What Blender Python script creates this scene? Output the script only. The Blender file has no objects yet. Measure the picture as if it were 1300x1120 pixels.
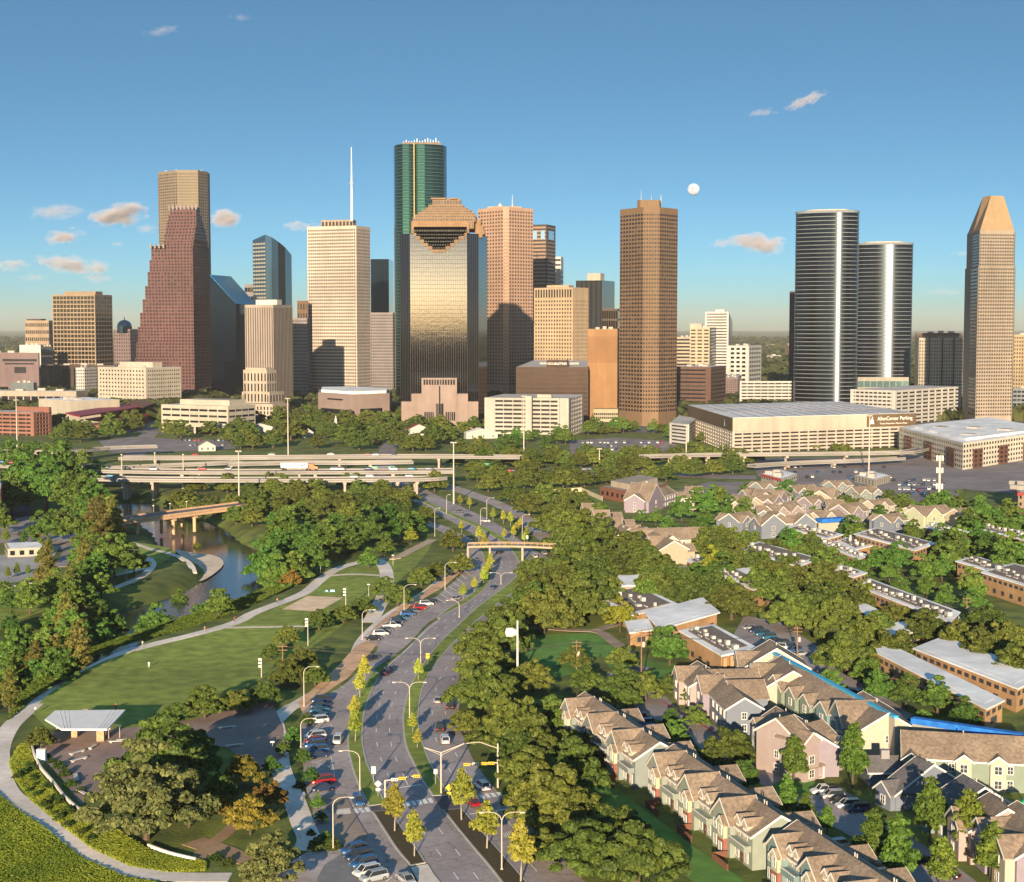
import bpy, bmesh, math, random
import numpy as np
from mathutils import Vector, Matrix
from mathutils.geometry import tessellate_polygon
R = math.radians
sc = bpy.context.scene
col = sc.collection

# ---------------------------------------------------------------- camera, sky, sun
H = 90.0; F = 2000.0; PITCH = math.atan(146 / 2000)
cd = bpy.data.cameras.new('camera'); cam = bpy.data.objects.new('camera', cd); col.objects.link(cam)
cam.location = (0, 0, H); cam.rotation_euler = (math.pi / 2 - PITCH, 0, 0)
cd.sensor_width = 36; cd.lens = F / 1300 * 36; cd.clip_start = 1; cd.clip_end = 200000
sc.camera = cam
SUN_AZ = 7.0; SUN_EL = 11          # shadows run away from the camera, a little to the right
w = bpy.data.worlds.new('World'); sc.world = w; w.use_nodes = True
nt = w.node_tree; nt.nodes.clear()
bg = nt.nodes.new('ShaderNodeBackground'); wo = nt.nodes.new('ShaderNodeOutputWorld')
sky = nt.nodes.new('ShaderNodeTexSky'); sky.sky_type = 'NISHITA'; sky.sun_disc = False
sky.sun_elevation = R(SUN_EL); sky.sun_rotation = R(180 + SUN_AZ)
sky.altitude = 0; sky.air_density = 2.0; sky.dust_density = 6; sky.ozone_density = 6.0
gco = nt.nodes.new('ShaderNodeTexCoord'); vmap = nt.nodes.new('ShaderNodeVectorMath'); vmap.operation = 'MULTIPLY_ADD'
vmap.inputs[1].default_value = (1, 1, 6); vmap.inputs[2].default_value = (0, 0, .13)        # the blue comes down nearer to the horizon, as in the clear evening air of the photograph
vn = nt.nodes.new('ShaderNodeVectorMath'); vn.operation = 'NORMALIZE'
nt.links.new(gco.outputs['Generated'], vmap.inputs[0]); nt.links.new(vmap.outputs[0], vn.inputs[0]); nt.links.new(vn.outputs[0], sky.inputs[0])
gam = nt.nodes.new('ShaderNodeGamma'); gam.inputs[1].default_value = 1.25; wbal = nt.nodes.new('ShaderNodeVectorMath'); wbal.operation = 'MULTIPLY'
wbal.inputs[1].default_value = (1.08, 1.03, .84)       # white balance of the evening sky
nt.links.new(sky.outputs[0], gam.inputs[0]); nt.links.new(gam.outputs[0], wbal.inputs[0]); nt.links.new(wbal.outputs[0], bg.inputs[0]); bg.inputs[1].default_value = 0.142
nt.links.new(bg.outputs[0], wo.inputs[0])
sd = bpy.data.lights.new('sun', 'SUN'); sun = bpy.data.objects.new('sun', sd); col.objects.link(sun)
sd.energy = 3.7; sd.angle = R(0.5); sd.color = (1.0, 0.79, 0.54)
to_sun = Vector((-math.sin(R(SUN_AZ)) * math.cos(R(SUN_EL)), -math.cos(R(SUN_AZ)) * math.cos(R(SUN_EL)), math.sin(R(SUN_EL))))
sun.rotation_euler = to_sun.to_track_quat('Z', 'Y').to_euler()
vs = sc.view_settings; vs.view_transform = 'Standard'; vs.look = 'None'; vs.gamma = 1; vs.exposure = 1.46
sc.cycles.max_bounces = 5; sc.cycles.diffuse_bounces = 2; sc.cycles.glossy_bounces = 3
sc.cycles.transparent_max_bounces = 6; sc.cycles.volume_bounces = 0
sc.cycles.use_denoising = True

# ---------------------------------------------------------------- helpers
cp, sp = math.cos(PITCH), math.sin(PITCH)
def G(px, py, z=0.0):
    """the point of height z that the photograph shows at pixel (px, py)"""
    u = (px - 650) / F; v = -(py - 560) / F
    t = (z - H) / (-sp + v * cp)
    return Vector((u * t, (cp + v * sp) * t, z))
def Zat(py, Y):
    v = -(py - 560) / F
    return H + Y * (-sp + v * cp) / (cp + v * sp)
def Xat(px, Y, z=90):
    return (px - 650) / F * (Y * cp + (H - z) * sp)
def ppm(Y): return F / Y
rnd = random.Random(7)

MATS = {}
def nodes(name):
    m = bpy.data.materials.new(name); m.use_nodes = True
    n = m.node_tree; return m, n, n.nodes['Principled BSDF'], n.nodes, n.links
def mat(name, c=(.5, .5, .5), rough=.8, var=.12, scale=.5, metal=0.0, bump=0.0, bscale=4.0, c2=None, emit=None, spec=.4, big=0, perobj=0, streak=0, cracks=0):
    if name in MATS: return MATS[name]
    m, t, b, N, L = nodes(name)
    b.inputs['Roughness'].default_value = rough; b.inputs['Metallic'].default_value = metal
    b.inputs['Specular IOR Level'].default_value = spec
    tc = N.new('ShaderNodeTexCoord')
    nz = N.new('ShaderNodeTexNoise'); nz.inputs['Scale'].default_value = scale; nz.inputs['Detail'].default_value = 5
    L.new(tc.outputs['Object'], nz.inputs['Vector'])
    mp = N.new('ShaderNodeMapRange'); mp.inputs[1].default_value = .3; mp.inputs[2].default_value = .7
    L.new(nz.outputs[0], mp.inputs[0])
    mx = N.new('ShaderNodeMix'); mx.data_type = 'RGBA'; L.new(mp.outputs[0], mx.inputs[0])
    a = tuple(x * (1 - var) for x in c); d = c2 or tuple(min(1, x * (1 + var)) for x in c)
    mx.inputs[6].default_value = (*a, 1); mx.inputs[7].default_value = (*d, 1)
    out = mx.outputs[2]
    if big:
        n2 = N.new('ShaderNodeTexNoise'); n2.inputs['Scale'].default_value = big; n2.inputs['Detail'].default_value = 3
        L.new(tc.outputs['Object'], n2.inputs['Vector'])
        m2 = N.new('ShaderNodeMapRange'); m2.inputs[1].default_value = .3; m2.inputs[2].default_value = .7
        m2.inputs[3].default_value = .78; m2.inputs[4].default_value = 1.18; L.new(n2.outputs[0], m2.inputs[0])
        v = N.new('ShaderNodeVectorMath'); v.operation = 'SCALE'; L.new(out, v.inputs[0]); L.new(m2.outputs[0], v.inputs['Scale']); out = v.outputs[0]
    if streak:      # rain streaks and panel-to-panel differences down a wall
        vm = N.new('ShaderNodeVectorMath'); vm.operation = 'MULTIPLY'; vm.inputs[1].default_value = (1, 1, .10); L.new(tc.outputs['Object'], vm.inputs[0])
        n4 = N.new('ShaderNodeTexNoise'); n4.inputs['Scale'].default_value = .22; n4.inputs['Detail'].default_value = 6; L.new(vm.outputs[0], n4.inputs['Vector'])
        m4 = N.new('ShaderNodeMapRange'); m4.inputs[1].default_value = .3; m4.inputs[2].default_value = .7; m4.inputs[3].default_value = 1-streak; m4.inputs[4].default_value = 1+streak*.6; L.new(n4.outputs[0], m4.inputs[0])
        v = N.new('ShaderNodeVectorMath'); v.operation = 'SCALE'; L.new(out, v.inputs[0]); L.new(m4.outputs[0], v.inputs['Scale']); out = v.outputs[0]
    if cracks:      # resurfaced patches and sealed cracks
        vo = N.new('ShaderNodeTexVoronoi'); vo.inputs['Scale'].default_value = .07; L.new(tc.outputs['Object'], vo.inputs['Vector']); bw = N.new('ShaderNodeSeparateXYZ'); L.new(vo.outputs['Color'], bw.inputs[0])
        m5 = N.new('ShaderNodeMapRange'); m5.inputs[3].default_value = .94; m5.inputs[4].default_value = 1.05; L.new(bw.outputs[0], m5.inputs[0])
        v2 = N.new('ShaderNodeTexVoronoi'); v2.feature = 'DISTANCE_TO_EDGE'; v2.inputs['Scale'].default_value = .11; nd = N.new('ShaderNodeVectorMath'); nd.operation = 'MULTIPLY_ADD'; L.new(nz.outputs['Color'], nd.inputs[0]); nd.inputs[1].default_value = (3, 3, 0); L.new(tc.outputs['Object'], nd.inputs[2]); L.new(nd.outputs[0], v2.inputs['Vector'])
        m6 = N.new('ShaderNodeMapRange'); m6.inputs[1].default_value = .004; m6.inputs[2].default_value = .012; m6.inputs[3].default_value = .6; m6.inputs[4].default_value = 1; L.new(v2.outputs['Distance'], m6.inputs[0])
        mu = N.new('ShaderNodeMath'); mu.operation = 'MULTIPLY'; L.new(m5.outputs[0], mu.inputs[0]); L.new(m6.outputs[0], mu.inputs[1])
        v = N.new('ShaderNodeVectorMath'); v.operation = 'SCALE'; L.new(out, v.inputs[0]); L.new(mu.outputs[0], v.inputs['Scale']); out = v.outputs[0]
    if perobj:
        oi = N.new('ShaderNodeObjectInfo'); m3 = N.new('ShaderNodeMapRange'); m3.inputs[3].default_value = 1 - perobj; m3.inputs[4].default_value = 1 + perobj
        L.new(oi.outputs['Random'], m3.inputs[0])
        v = N.new('ShaderNodeVectorMath'); v.operation = 'SCALE'; L.new(out, v.inputs[0]); L.new(m3.outputs[0], v.inputs['Scale']); out = v.outputs[0]
    L.new(out, b.inputs['Base Color'])
    if bump:
        n3 = N.new('ShaderNodeTexNoise'); n3.inputs['Scale'].default_value = bscale; n3.inputs['Detail'].default_value = 4
        L.new(tc.outputs['Object'], n3.inputs['Vector'])
        bp = N.new('ShaderNodeBump'); bp.inputs['Strength'].default_value = 1; bp.inputs['Distance'].default_value = bump
        L.new(n3.outputs[0], bp.inputs['Height']); L.new(bp.outputs[0], b.inputs['Normal'])
    if emit:
        b.inputs['Emission Color'].default_value = (*c, 1); b.inputs['Emission Strength'].default_value = emit
    MATS[name] = m; return m
def leafmat(name, c, c2, rough=.6, trans=.15, ns=.35):
    if name in MATS: return MATS[name]
    m, t, b, N, L = nodes(name)
    g = N.new('ShaderNodeNewGeometry'); oi = N.new('ShaderNodeObjectInfo')
    tc = N.new('ShaderNodeTexCoord'); nz = N.new('ShaderNodeTexNoise'); nz.inputs['Scale'].default_value = ns; nz.inputs['Detail'].default_value = 3
    L.new(tc.outputs['Object'], nz.inputs['Vector'])
    ad = N.new('ShaderNodeMath'); ad.operation = 'MULTIPLY_ADD'; L.new(g.outputs['Random Per Island'], ad.inputs[0]); ad.inputs[1].default_value = .5
    L.new(nz.outputs[0], ad.inputs[2])
    mp = N.new('ShaderNodeMapRange'); mp.inputs[1].default_value = .35; mp.inputs[2].default_value = 1.15; L.new(ad.outputs[0], mp.inputs[0])
    mx = N.new('ShaderNodeMix'); mx.data_type = 'RGBA'; L.new(mp.outputs[0], mx.inputs[0])
    mx.inputs[6].default_value = (*c, 1); mx.inputs[7].default_value = (*c2, 1)
    hs = N.new('ShaderNodeHueSaturation'); L.new(mx.outputs[2], hs.inputs['Color'])
    m3 = N.new('ShaderNodeMapRange'); m3.inputs[3].default_value = .47; m3.inputs[4].default_value = .525; L.new(oi.outputs['Random'], m3.inputs[0]); L.new(m3.outputs[0], hs.inputs['Hue'])
    wn = N.new('ShaderNodeTexWhiteNoise'); wn.noise_dimensions = '1D'; L.new(oi.outputs['Random'], wn.inputs['W'])
    m4 = N.new('ShaderNodeMapRange'); m4.inputs[3].default_value = .7; m4.inputs[4].default_value = 1.3; L.new(wn.outputs[0], m4.inputs[0]); L.new(m4.outputs[0], hs.inputs['Value'])
    L.new(hs.outputs[0], b.inputs['Base Color']); b.inputs['Roughness'].default_value = rough; b.inputs['Specular IOR Level'].default_value = .25
    tr = N.new('ShaderNodeBsdfTranslucent'); L.new(hs.outputs[0], tr.inputs['Color'])
    ms = N.new('ShaderNodeMixShader'); ms.inputs[0].default_value = trans
    L.new(b.outputs[0], ms.inputs[1]); L.new(tr.outputs[0], ms.inputs[2]); L.new(ms.outputs[0], N['Material Output'].inputs[0])
    MATS[name] = m; return m
def glass(name, c=(.35, .4, .42), rough=.06, metal=.9, wave=.0, pane=None, aniso=0):
    """coated window glass: a tinted mirror, a little uneven, each pane a touch different"""
    if name in MATS: return MATS[name]
    m, t, b, N, L = nodes(name)
    b.inputs['Metallic'].default_value = metal; b.inputs['Roughness'].default_value = rough
    b.inputs['Anisotropic'].default_value = aniso; b.inputs['Anisotropic Rotation'].default_value = .25 if aniso else 0
    tc = N.new('ShaderNodeTexCoord'); g = N.new('ShaderNodeNewGeometry')
    mp = N.new('ShaderNodeMapRange'); mp.inputs[3].default_value = .72; mp.inputs[4].default_value = 1.2; L.new(g.outputs['Random Per Island'], mp.inputs[0])
    v = N.new('ShaderNodeVectorMath'); v.operation = 'SCALE'; v.inputs[0].default_value = c; L.new(mp.outputs[0], v.inputs['Scale'])
    out = v.outputs[0]
    if pane:      # thin mullion lines of the curtain wall, following the real height
        sx = N.new('ShaderNodeSeparateXYZ'); L.new(tc.outputs['Object'], sx.inputs[0])
        fr = N.new('ShaderNodeMath'); fr.operation = 'PINGPONG'; fr.inputs[1].default_value = pane[0] / 2; L.new(sx.outputs[2], fr.inputs[0])
        lt = N.new('ShaderNodeMath'); lt.operation = 'LESS_THAN'; lt.inputs[1].default_value = pane[0] * pane[1] / 2; L.new(fr.outputs[0], lt.inputs[0])
        mx = N.new('ShaderNodeMix'); mx.data_type = 'RGBA'; L.new(lt.outputs[0], mx.inputs[0]); L.new(out, mx.inputs[6]); mx.inputs[7].default_value = (*pane[2], 1)
        out = mx.outputs[2]
    L.new(out, b.inputs['Base Color'])
    if wave:
        n3 = N.new('ShaderNodeTexNoise'); n3.inputs['Scale'].default_value = .12; n3.inputs['Detail'].default_value = 6; n3.inputs['Roughness'].default_value = .75
        L.new(tc.outputs['Object'], n3.inputs['Vector'])
        bp = N.new('ShaderNodeBump'); bp.inputs['Strength'].default_value = 1; bp.inputs['Distance'].default_value = wave
        L.new(n3.outputs[0], bp.inputs['Height']); L.new(bp.outputs[0], b.inputs['Normal'])
    MATS[name] = m; return m

class MB:
    """collects boxes, prisms, tubes and quads into one mesh"""
    def __init__(s): s.v = []; s.f = []; s.m = []; s.cur = 0
    def face(s, idx): s.f.append(tuple(idx)); s.m.append(s.cur)
    def quad(s, a, b, c, d):
        n = len(s.v); s.v += [tuple(a), tuple(b), tuple(c), tuple(d)]; s.face((n, n+1, n+2, n+3))
    def tri(s, a, b, c):
        n = len(s.v); s.v += [tuple(a), tuple(b), tuple(c)]; s.face((n, n+1, n+2))
    def box(s, x0, y0, z0, x1, y1, z1, M=None):
        P = [Vector(p) for p in ((x0,y0,z0),(x1,y0,z0),(x1,y1,z0),(x0,y1,z0),(x0,y0,z1),(x1,y0,z1),(x1,y1,z1),(x0,y1,z1))]
        if M is not None: P = [M @ p for p in P]
        n = len(s.v); s.v += [tuple(p) for p in P]
        for f in ((0,3,2,1),(4,5,6,7),(0,1,5,4),(1,2,6,5),(2,3,7,6),(3,0,4,7)): s.face([n+i for i in f])
    def prism(s, pts, z0, z1, top=None, bottom=False):
        """pts: list of xy; z0/z1 numbers or lists"""
        k = len(pts); a = [(p[0], p[1], z0[i] if isinstance(z0, list) else z0) for i, p in enumerate(pts)]
        tp = top or pts
        b = [(p[0], p[1], z1[i] if isinstance(z1, list) else z1) for i, p in enumerate(tp)]
        n = len(s.v); s.v += a + b
        for i in range(k): j = (i+1) % k; s.face((n+i, n+j, n+k+j, n+k+i))
        for tr in tessellate_polygon([[Vector((p[0], p[1], 0)) for p in tp]]): s.face([n+k+i for i in tr])
        if bottom:
            for tr in tessellate_polygon([[Vector((p[0], p[1], 0)) for p in pts]]): s.face([n+i for i in reversed(tr)])
    def tube(s, pts, r, k=6):
        rs = r if isinstance(r, (list, tuple)) else [r] * len(pts)
        n0 = len(s.v)
        for i, p in enumerate(pts):
            p = Vector(p); d = (Vector(pts[min(i+1, len(pts)-1)]) - Vector(pts[max(i-1, 0)])).normalized()
            u = d.cross(Vector((0, 0, 1)))
            if u.length < .05: u = d.cross(Vector((1, 0, 0)))
            u.normalize(); v = d.cross(u)
            for q in range(k):
                an = 2 * math.pi * q / k
                s.v.append(tuple(p + (u * math.cos(an) + v * math.sin(an)) * rs[i]))
        for i in range(len(pts)-1):
            for q in range(k):
                a = n0 + i*k + q; b = n0 + i*k + (q+1) % k
                s.face((a, b, b+k, a+k))
        s.face([n0+q for q in range(k)][::-1]); s.face([n0+(len(pts)-1)*k+q for q in range(k)])
    def lathe(s, prof, c=(0, 0), k=16):
        n0 = len(s.v)
        for r, z in prof:
            for q in range(k):
                an = 2*math.pi*q/k; s.v.append((c[0]+r*math.cos(an), c[1]+r*math.sin(an), z))
        for i in range(len(prof)-1):
            for q in range(k):
                a = n0+i*k+q; b = n0+i*k+(q+1) % k; s.face((a, b, b+k, a+k))
        s.face([n0+(len(prof)-1)*k+q for q in range(k)])
    def mesh(s, name, mats):
        me = bpy.data.meshes.new(name); me.from_pydata(s.v, [], s.f)
        for m in (mats if isinstance(mats, (list, tuple)) else [mats]): me.materials.append(m)
        if any(s.m): me.polygons.foreach_set('material_index', s.m)
        me.update(); return me
    def build(s, name, mats, parent=None, **kw):
        return link(name, s.mesh(name, mats), parent, **kw)
def link(name, data, parent=None, label=None, cat=None, group=None, kind=None, loc=None, rz=None):
    o = bpy.data.objects.new(name, data); col.objects.link(o)
    if parent is not None: o.parent = parent
    if loc is not None: o.location = loc
    if rz is not None: o.rotation_euler = (0, 0, rz)
    return tag(o, label, cat, group, kind)
def tag(o, label=None, cat=None, group=None, kind=None):
    if label: o['label'] = label
    if cat: o['category'] = cat
    if group: o['group'] = group
    if kind: o['kind'] = kind
    return o
def empty(name, loc=(0, 0, 0), rz=0, label=None, cat=None, group=None):
    return link(name, None, None, label, cat, group, loc=loc, rz=rz)
def copy_tree(o, parent=None):
    c = o.copy(); col.objects.link(c); c.parent = parent
    for ch in KIDS.get(o.name, []) or [x for x in o.children]: copy_tree(ch, c)
    return c
KIDS = {}
def relabel(o, label, group=None):
    o['label'] = label
    if group: o['group'] = group
    return o
def smooth(pts, n=6, closed=False):
    """Catmull-Rom through the points"""
    P = [Vector(p) for p in pts]; out = []; k = len(P)
    rng = range(k if closed else k-1)
    for i in rng:
        if closed: a, b, c, d = P[(i-1) % k], P[i], P[(i+1) % k], P[(i+2) % k]
        else: a, b, c, d = P[max(i-1, 0)], P[i], P[i+1], P[min(i+2, k-1)]
        for j in range(n):
            t = j/n
            out.append(.5*((2*b)+(c-a)*t+(2*a-5*b+4*c-d)*t*t+(3*b-a-3*c+d)*t*t*t))
    if not closed: out.append(P[-1])
    return out
def GP(lst, z=0): return [G(x, y, z) for x, y in lst]
def inside(p, poly):
    x, y = p[0], p[1]; c = False; j = len(poly)-1
    for i in range(len(poly)):
        if (poly[i][1] > y) != (poly[j][1] > y) and x < (poly[j][0]-poly[i][0])*(y-poly[i][1])/(poly[j][1]-poly[i][1])+poly[i][0]: c = not c
        j = i
    return c
SH = [0]
def sheet(name, pts, z, m, **kw):
    """a level surface; pts world xy"""
    SH[0] += 1; z += SH[0]*.0012; mb = MB(); P = [(p[0], p[1], z) for p in pts]; mb.v = P
    for tr in tessellate_polygon([[Vector((p[0], p[1], 0)) for p in pts]]):
        a, b, c = [Vector(P[i]) for i in tr]
        mb.face(tr if (b-a).cross(c-a).z > 0 else tr[::-1])
    return mb.build(name, m, **kw)
def ribbon(mb, pts, w, z0, z1=None, off=0):
    """a strip of width w along pts, as a slab when z1 is given"""
    P = [Vector((p[0], p[1], 0)) for p in pts]; L_ = []; R_ = []
    zs = [p[2] for p in pts] if len(pts[0]) > 2 else [0]*len(pts)
    for i in range(len(P)):
        d = (P[min(i+1, len(P)-1)]-P[max(i-1, 0)]).normalized(); n = Vector((-d.y, d.x, 0))
        L_.append(P[i]+n*(off+w/2)); R_.append(P[i]+n*(off-w/2))
    for i in range(len(P)-1):
        za, zb = z0+zs[i], z0+zs[i+1]
        a, b, c, d = R_[i], R_[i+1], L_[i+1], L_[i]
        if z1 is None: mb.quad((a.x, a.y, za), (b.x, b.y, zb), (c.x, c.y, zb), (d.x, d.y, za))
        else:
            ta, tb = z1+zs[i], z1+zs[i+1]
            mb.quad((a.x, a.y, ta), (b.x, b.y, tb), (c.x, c.y, tb), (d.x, d.y, ta))
            mb.quad((a.x, a.y, za), (b.x, b.y, zb), (b.x, b.y, tb), (a.x, a.y, ta))
            mb.quad((c.x, c.y, zb), (d.x, d.y, za), (d.x, d.y, ta), (c.x, c.y, tb))
            mb.quad((d.x, d.y, za), (c.x, c.y, zb), (b.x, b.y, zb), (a.x, a.y, za))
    if z1 is not None:
        for i in (0, len(P)-1):
            a, d = R_[i], L_[i]; mb.quad((a.x, a.y, z0+zs[i]), (d.x, d.y, z0+zs[i]), (d.x, d.y, z1+zs[i]), (a.x, a.y, z1+zs[i]))
ORD = ['first','second','third','fourth','fifth','sixth','seventh','eighth','ninth','tenth','eleventh','twelfth','thirteenth','fourteenth','fifteenth','sixteenth','seventeenth','eighteenth','nineteenth','twentieth']
def nth(i):
    if i < 20: return ORD[i]
    if i > 97: return 'number %d' % (i+1)
    t = ['twenty', 'thirty', 'forty', 'fifty', 'sixty', 'seventy', 'eighty', 'ninety'][(i+1)//10-2]; u = (i+1) % 10
    return t[:-1]+'ieth' if u == 0 else t+'-'+ORD[u-1]
# ---------------------------------------------------------------- ground, river, roads
asph = mat('asphalt', (.36, .31, .305), .9, .14, .8, bump=.01, big=.05, cracks=1)
asph2 = mat('asphalt worn', (.40, .34, .32), .9, .14, .6, bump=.01, big=.06, cracks=1)
conc = mat('concrete', (.80, .70, .60), .85, .12, .7, big=.05)
kerbm = mat('kerb concrete', (.5, .47, .42), .85, .1, .6)
paint = mat('road paint', (.85, .83, .78), .7, .1, 2)
lawnm = mat('mown grass', (.21, .28, .04), .95, .3, .25, bump=.05, bscale=6, c2=(.31, .38, .06), big=.018)
roughm = mat('rough grass', (.05, .085, .012), .95, .3, .3, bump=.3, bscale=1.5, c2=(.12, .14, .02), big=.03)
soil = mat('mulch', (.11, .055, .03), .95, .3, 1.2, bump=.05, c2=(.07, .07, .03))
gravelm = mat('decomposed granite', (.36, .235, .135), .95, .12, 1, big=.1)
tanpave = mat('tan paving', (.33, .26, .21), .9, .1, 1, big=.1)
sandm = mat('sand', (.85, .62, .40), .95, .08, 1, big=.2)

RIV = [(150,640),(228,668),(258,694),(300,710),(322,728),(304,748),(262,766),(215,780),(165,797),(115,812),(60,838),(10,862),(-60,900)]
RIVW = smooth(GP(RIV, -4), 5)
RHW = [13]*10+[14]*6+[15]*6
def rivd(x, y):
    best = 1e9
    for i, p in enumerate(RIVW):
        d = (x-p.x)**2+(y-p.y)**2
        if d < best: best = d
    return math.sqrt(best)
def gz(x, y):
    if x > 40 or y > 900 or y < 300: return 0.0
    d = rivd(x, y)
    t = (d-11.5)/15
    t = max(0, min(1, t)); t = t*t*(3-2*t)
    return -6.5*(1-t)
def ground_mesh():
    xs = [-30000, -15000, -8000, -3000, -1200, -600, -400] + [-300+5*i for i in range(62)] + [40, 100, 300, 700, 1500, 4000, 10000, 30000]
    ys = [-30000, -15000, -5000, -1500, -300, 0, 150, 250] + [300+6*i for i in range(101)] + [960, 1100, 1400, 2000, 3000, 5000, 9000, 16000, 30000]
    xs = sorted(set(xs)); ys = sorted(set(ys)); mb = MB()
    for y in ys:
        for x in xs: mb.v.append((x, y, gz(x, y)))
    n = len(xs)
    for j in range(len(ys)-1):
        for i in range(n-1): mb.face((j*n+i, j*n+i+1, (j+1)*n+i+1, (j+1)*n+i))
    me = mb.mesh('ground', groundm)
    for p in me.polygons: p.use_smooth = True
    return link('ground', me, kind='structure')
groundm = mat('park ground', (.07, .125, .022), .95, .3, .12, bump=.15, bscale=1.2, c2=(.19, .215, .035), big=.03)
ground_mesh()
# water
m, t, b, N, L = nodes('river water'); MATS['river water'] = m
b.inputs['Base Color'].default_value = (.035, .045, .04, 1); b.inputs['Roughness'].default_value = .07; b.inputs['IOR'].default_value = 1.5
b.inputs['Specular IOR Level'].default_value = 1
nz = N.new('ShaderNodeTexNoise'); nz.inputs['Scale'].default_value = .7; nz.inputs['Detail'].default_value = 5; tc = N.new('ShaderNodeTexCoord'); L.new(tc.outputs['Object'], nz.inputs['Vector'])
bp = N.new('ShaderNodeBump'); bp.inputs['Distance'].default_value = .05; L.new(nz.outputs[0], bp.inputs['Height']); L.new(bp.outputs[0], b.inputs['Normal'])
mb = MB(); ribbon(mb, [(p.x, p.y) for p in RIVW], 44, -4.0); mb.build('river_water', m, kind='structure')

# carriageways: left and right edges in photograph pixels, from the bottom of the frame to the freeway
A_R = [(545,1145),(528.6,1120),(521,1103),(503,1079),(486,1053),(468.6,1024),(457,1003),(448.6,981),(443,960),(441,947),(441.6,927),(444,911),(448,892),(455,879),(465.7,863),(474,850),(494,837),(518,818),(541,793),(558,782),(569,773),(595,757),(606,746),(612,728),(614,713),(612,703),(600,686),(575,672),(545,662)]
A_L = [(330,1150),(345,1120),(362,1100),(385,1085),(400,1075),(398,1050),(396,1020),(388,1000),(384,960),(383,930),(384,905),(390,897),(407,887),(424,877.6),(441.6,865.5),(465.7,841),(480,822),(466,816),(488,794),(514,778),(538,764),(554.5,757),(567,746),(584,732),(593,718),(595,700),(584,688),(565,678),(542,667)]
C_L = [(580,1150),(560,1122),(543,1097),(531.6,1081),(510,1050),(491.6,1023),(480,1000),(471.6,981),(465.7,967),(461.7,948.5),(460.4,934),(461.7,914),(465.7,895),(472.4,877.6),(483,859),(494,843),(518,822),(541.5,797),(558,785.5),(569,778),(597,763),(615,748),(624,735),(626,722),(626,712),(624,702),(612,688),(590,672),(552,651),(524,636),(495,624),(460,610),(420,596)]
C_R = [(655,1150),(637,1122),(620,1100),(597,1073),(577,1048.6),(558.6,1024),(548.6,1010),(534,988.6),(522,964.6),(515,948.5),(512,931),(511,911),(514,892),(518,877.6),(526,860),(538,841.4),(556,818),(580,795),(606,771),(634,750),(652,735),(658,724),(658.8,715),(654,706),(648.6,698),(638,689),(619.7,678),(603,668.6),(581,659),(557,648),(535,637),(510,626),(480,614),(440,598)]
E_L = [(690,1150),(668.6,1120),(645.7,1093),(621.4,1065.7),(603,1045.7),(570,1008.6),(557,987),(545.5,966),(537.5,944.5),(532.8,927),(531.5,911),(532.8,895),(536,877.6),(541.5,863),(548,852),(566,828),(590,803),(618,778),(645,757),(664,740),(669,728),(669,713),(666,704),(655,693),(640,683),(625,674),(603,663),(581,654),(557,643),(535,633),(515,625),(486,612),(450,597)]
E_R = [(775,1150),(738,1115),(711.4,1087),(688.6,1064),(665.7,1041.4),(645.7,1021.4),(628.6,1001.4),(605.7,972.9),(594,950),(587,931),(583,915),(583,895),(587,875),(594,858),(612,832),(636,806),(664,781),(688,757),(700,738),(703,722),(697,709),(677,698),(656.6,683),(642,672),(619.7,659),(581,641),(555,629),(538.5,621),(505,609),(470,597)]
def road(name, L_, R_, z, m):
    Lw = smooth(GP(L_), 4); Rw = smooth(GP(R_), 4)
    return sheet(name, [(p.x, p.y) for p in Rw] + [(p.x, p.y) for p in reversed(Lw)], z, m, kind='structure')
road('frontage_road', A_L, A_R, .03, asph2); road('parkway_road', C_L, C_R, .034, asph); road('eastbound_road', E_L, E_R, .03, asph)
def median(Lp, Rp, name, m, kb=.35):
    """Lp = west edge, Rp = east edge pixel lists (bottom to top): kerb stone round a planted top"""
    P = smooth(GP(Rp), 4) + list(reversed(smooth(GP(Lp), 4)))
    P = [(p.x, p.y) for p in P]
    mb = MB(); mb.prism(P, 0, .14); mb.build(name.replace('verge', 'kerb'), kerbm, kind='structure')
    c = Vector((sum(p[0] for p in P)/len(P), sum(p[1] for p in P)/len(P)))
    Q = []
    k = len(P)
    area = sum(P[i][0]*P[(i+1) % k][1]-P[(i+1) % k][0]*P[i][1] for i in range(k))
    sg = 1 if area > 0 else -1
    for i in range(k):
        d = Vector((P[(i+1) % k][0]-P[i-1][0], P[(i+1) % k][1]-P[i-1][1]))
        if d.length < 1e-6: continue
        d.normalize(); n = Vector((-d.y, d.x))*sg
        Q.append((P[i][0]+n.x*kb, P[i][1]+n.y*kb))
    sheet(name, Q, .16, m, kind='structure')
    return P
def cut(lst, y0, y1): return [p for p in lst if y1 <= p[1] <= y0]
MED = []
MED.append(median([(521,1100),(503,1079),(486,1053),(472,1031)], [(541,1096),(531.6,1081),(510,1050),(495,1029)], 'planted_verge', soil))
MED.append(median(cut(A_R, 1024, 850), [(490,1021),(480,1000),(471.6,981),(465.7,967),(461.7,948.5),(460.4,934),(461.7,914),(465.7,895),(472.4,877.6),(483,857)], 'planted_verge', lawnm))
MED.append(median([(555,785),(569,773),(595,757),(606,746),(612,728),(614,713),(612,703),(604,689)], [(558,785.5),(569,778),(597,763),(615,748),(624,735),(626,722),(626,712),(624,702),(612,689)], 'planted_verge', lawnm))
MED.append(median([(650,1140),(637,1122),(620,1100),(597,1073),(577,1048.6),(562,1029)], [(682,1140),(668.6,1120),(645.7,1093),(621.4,1065.7),(603,1045.7),(587,1027)], 'planted_verge', soil))
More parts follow.
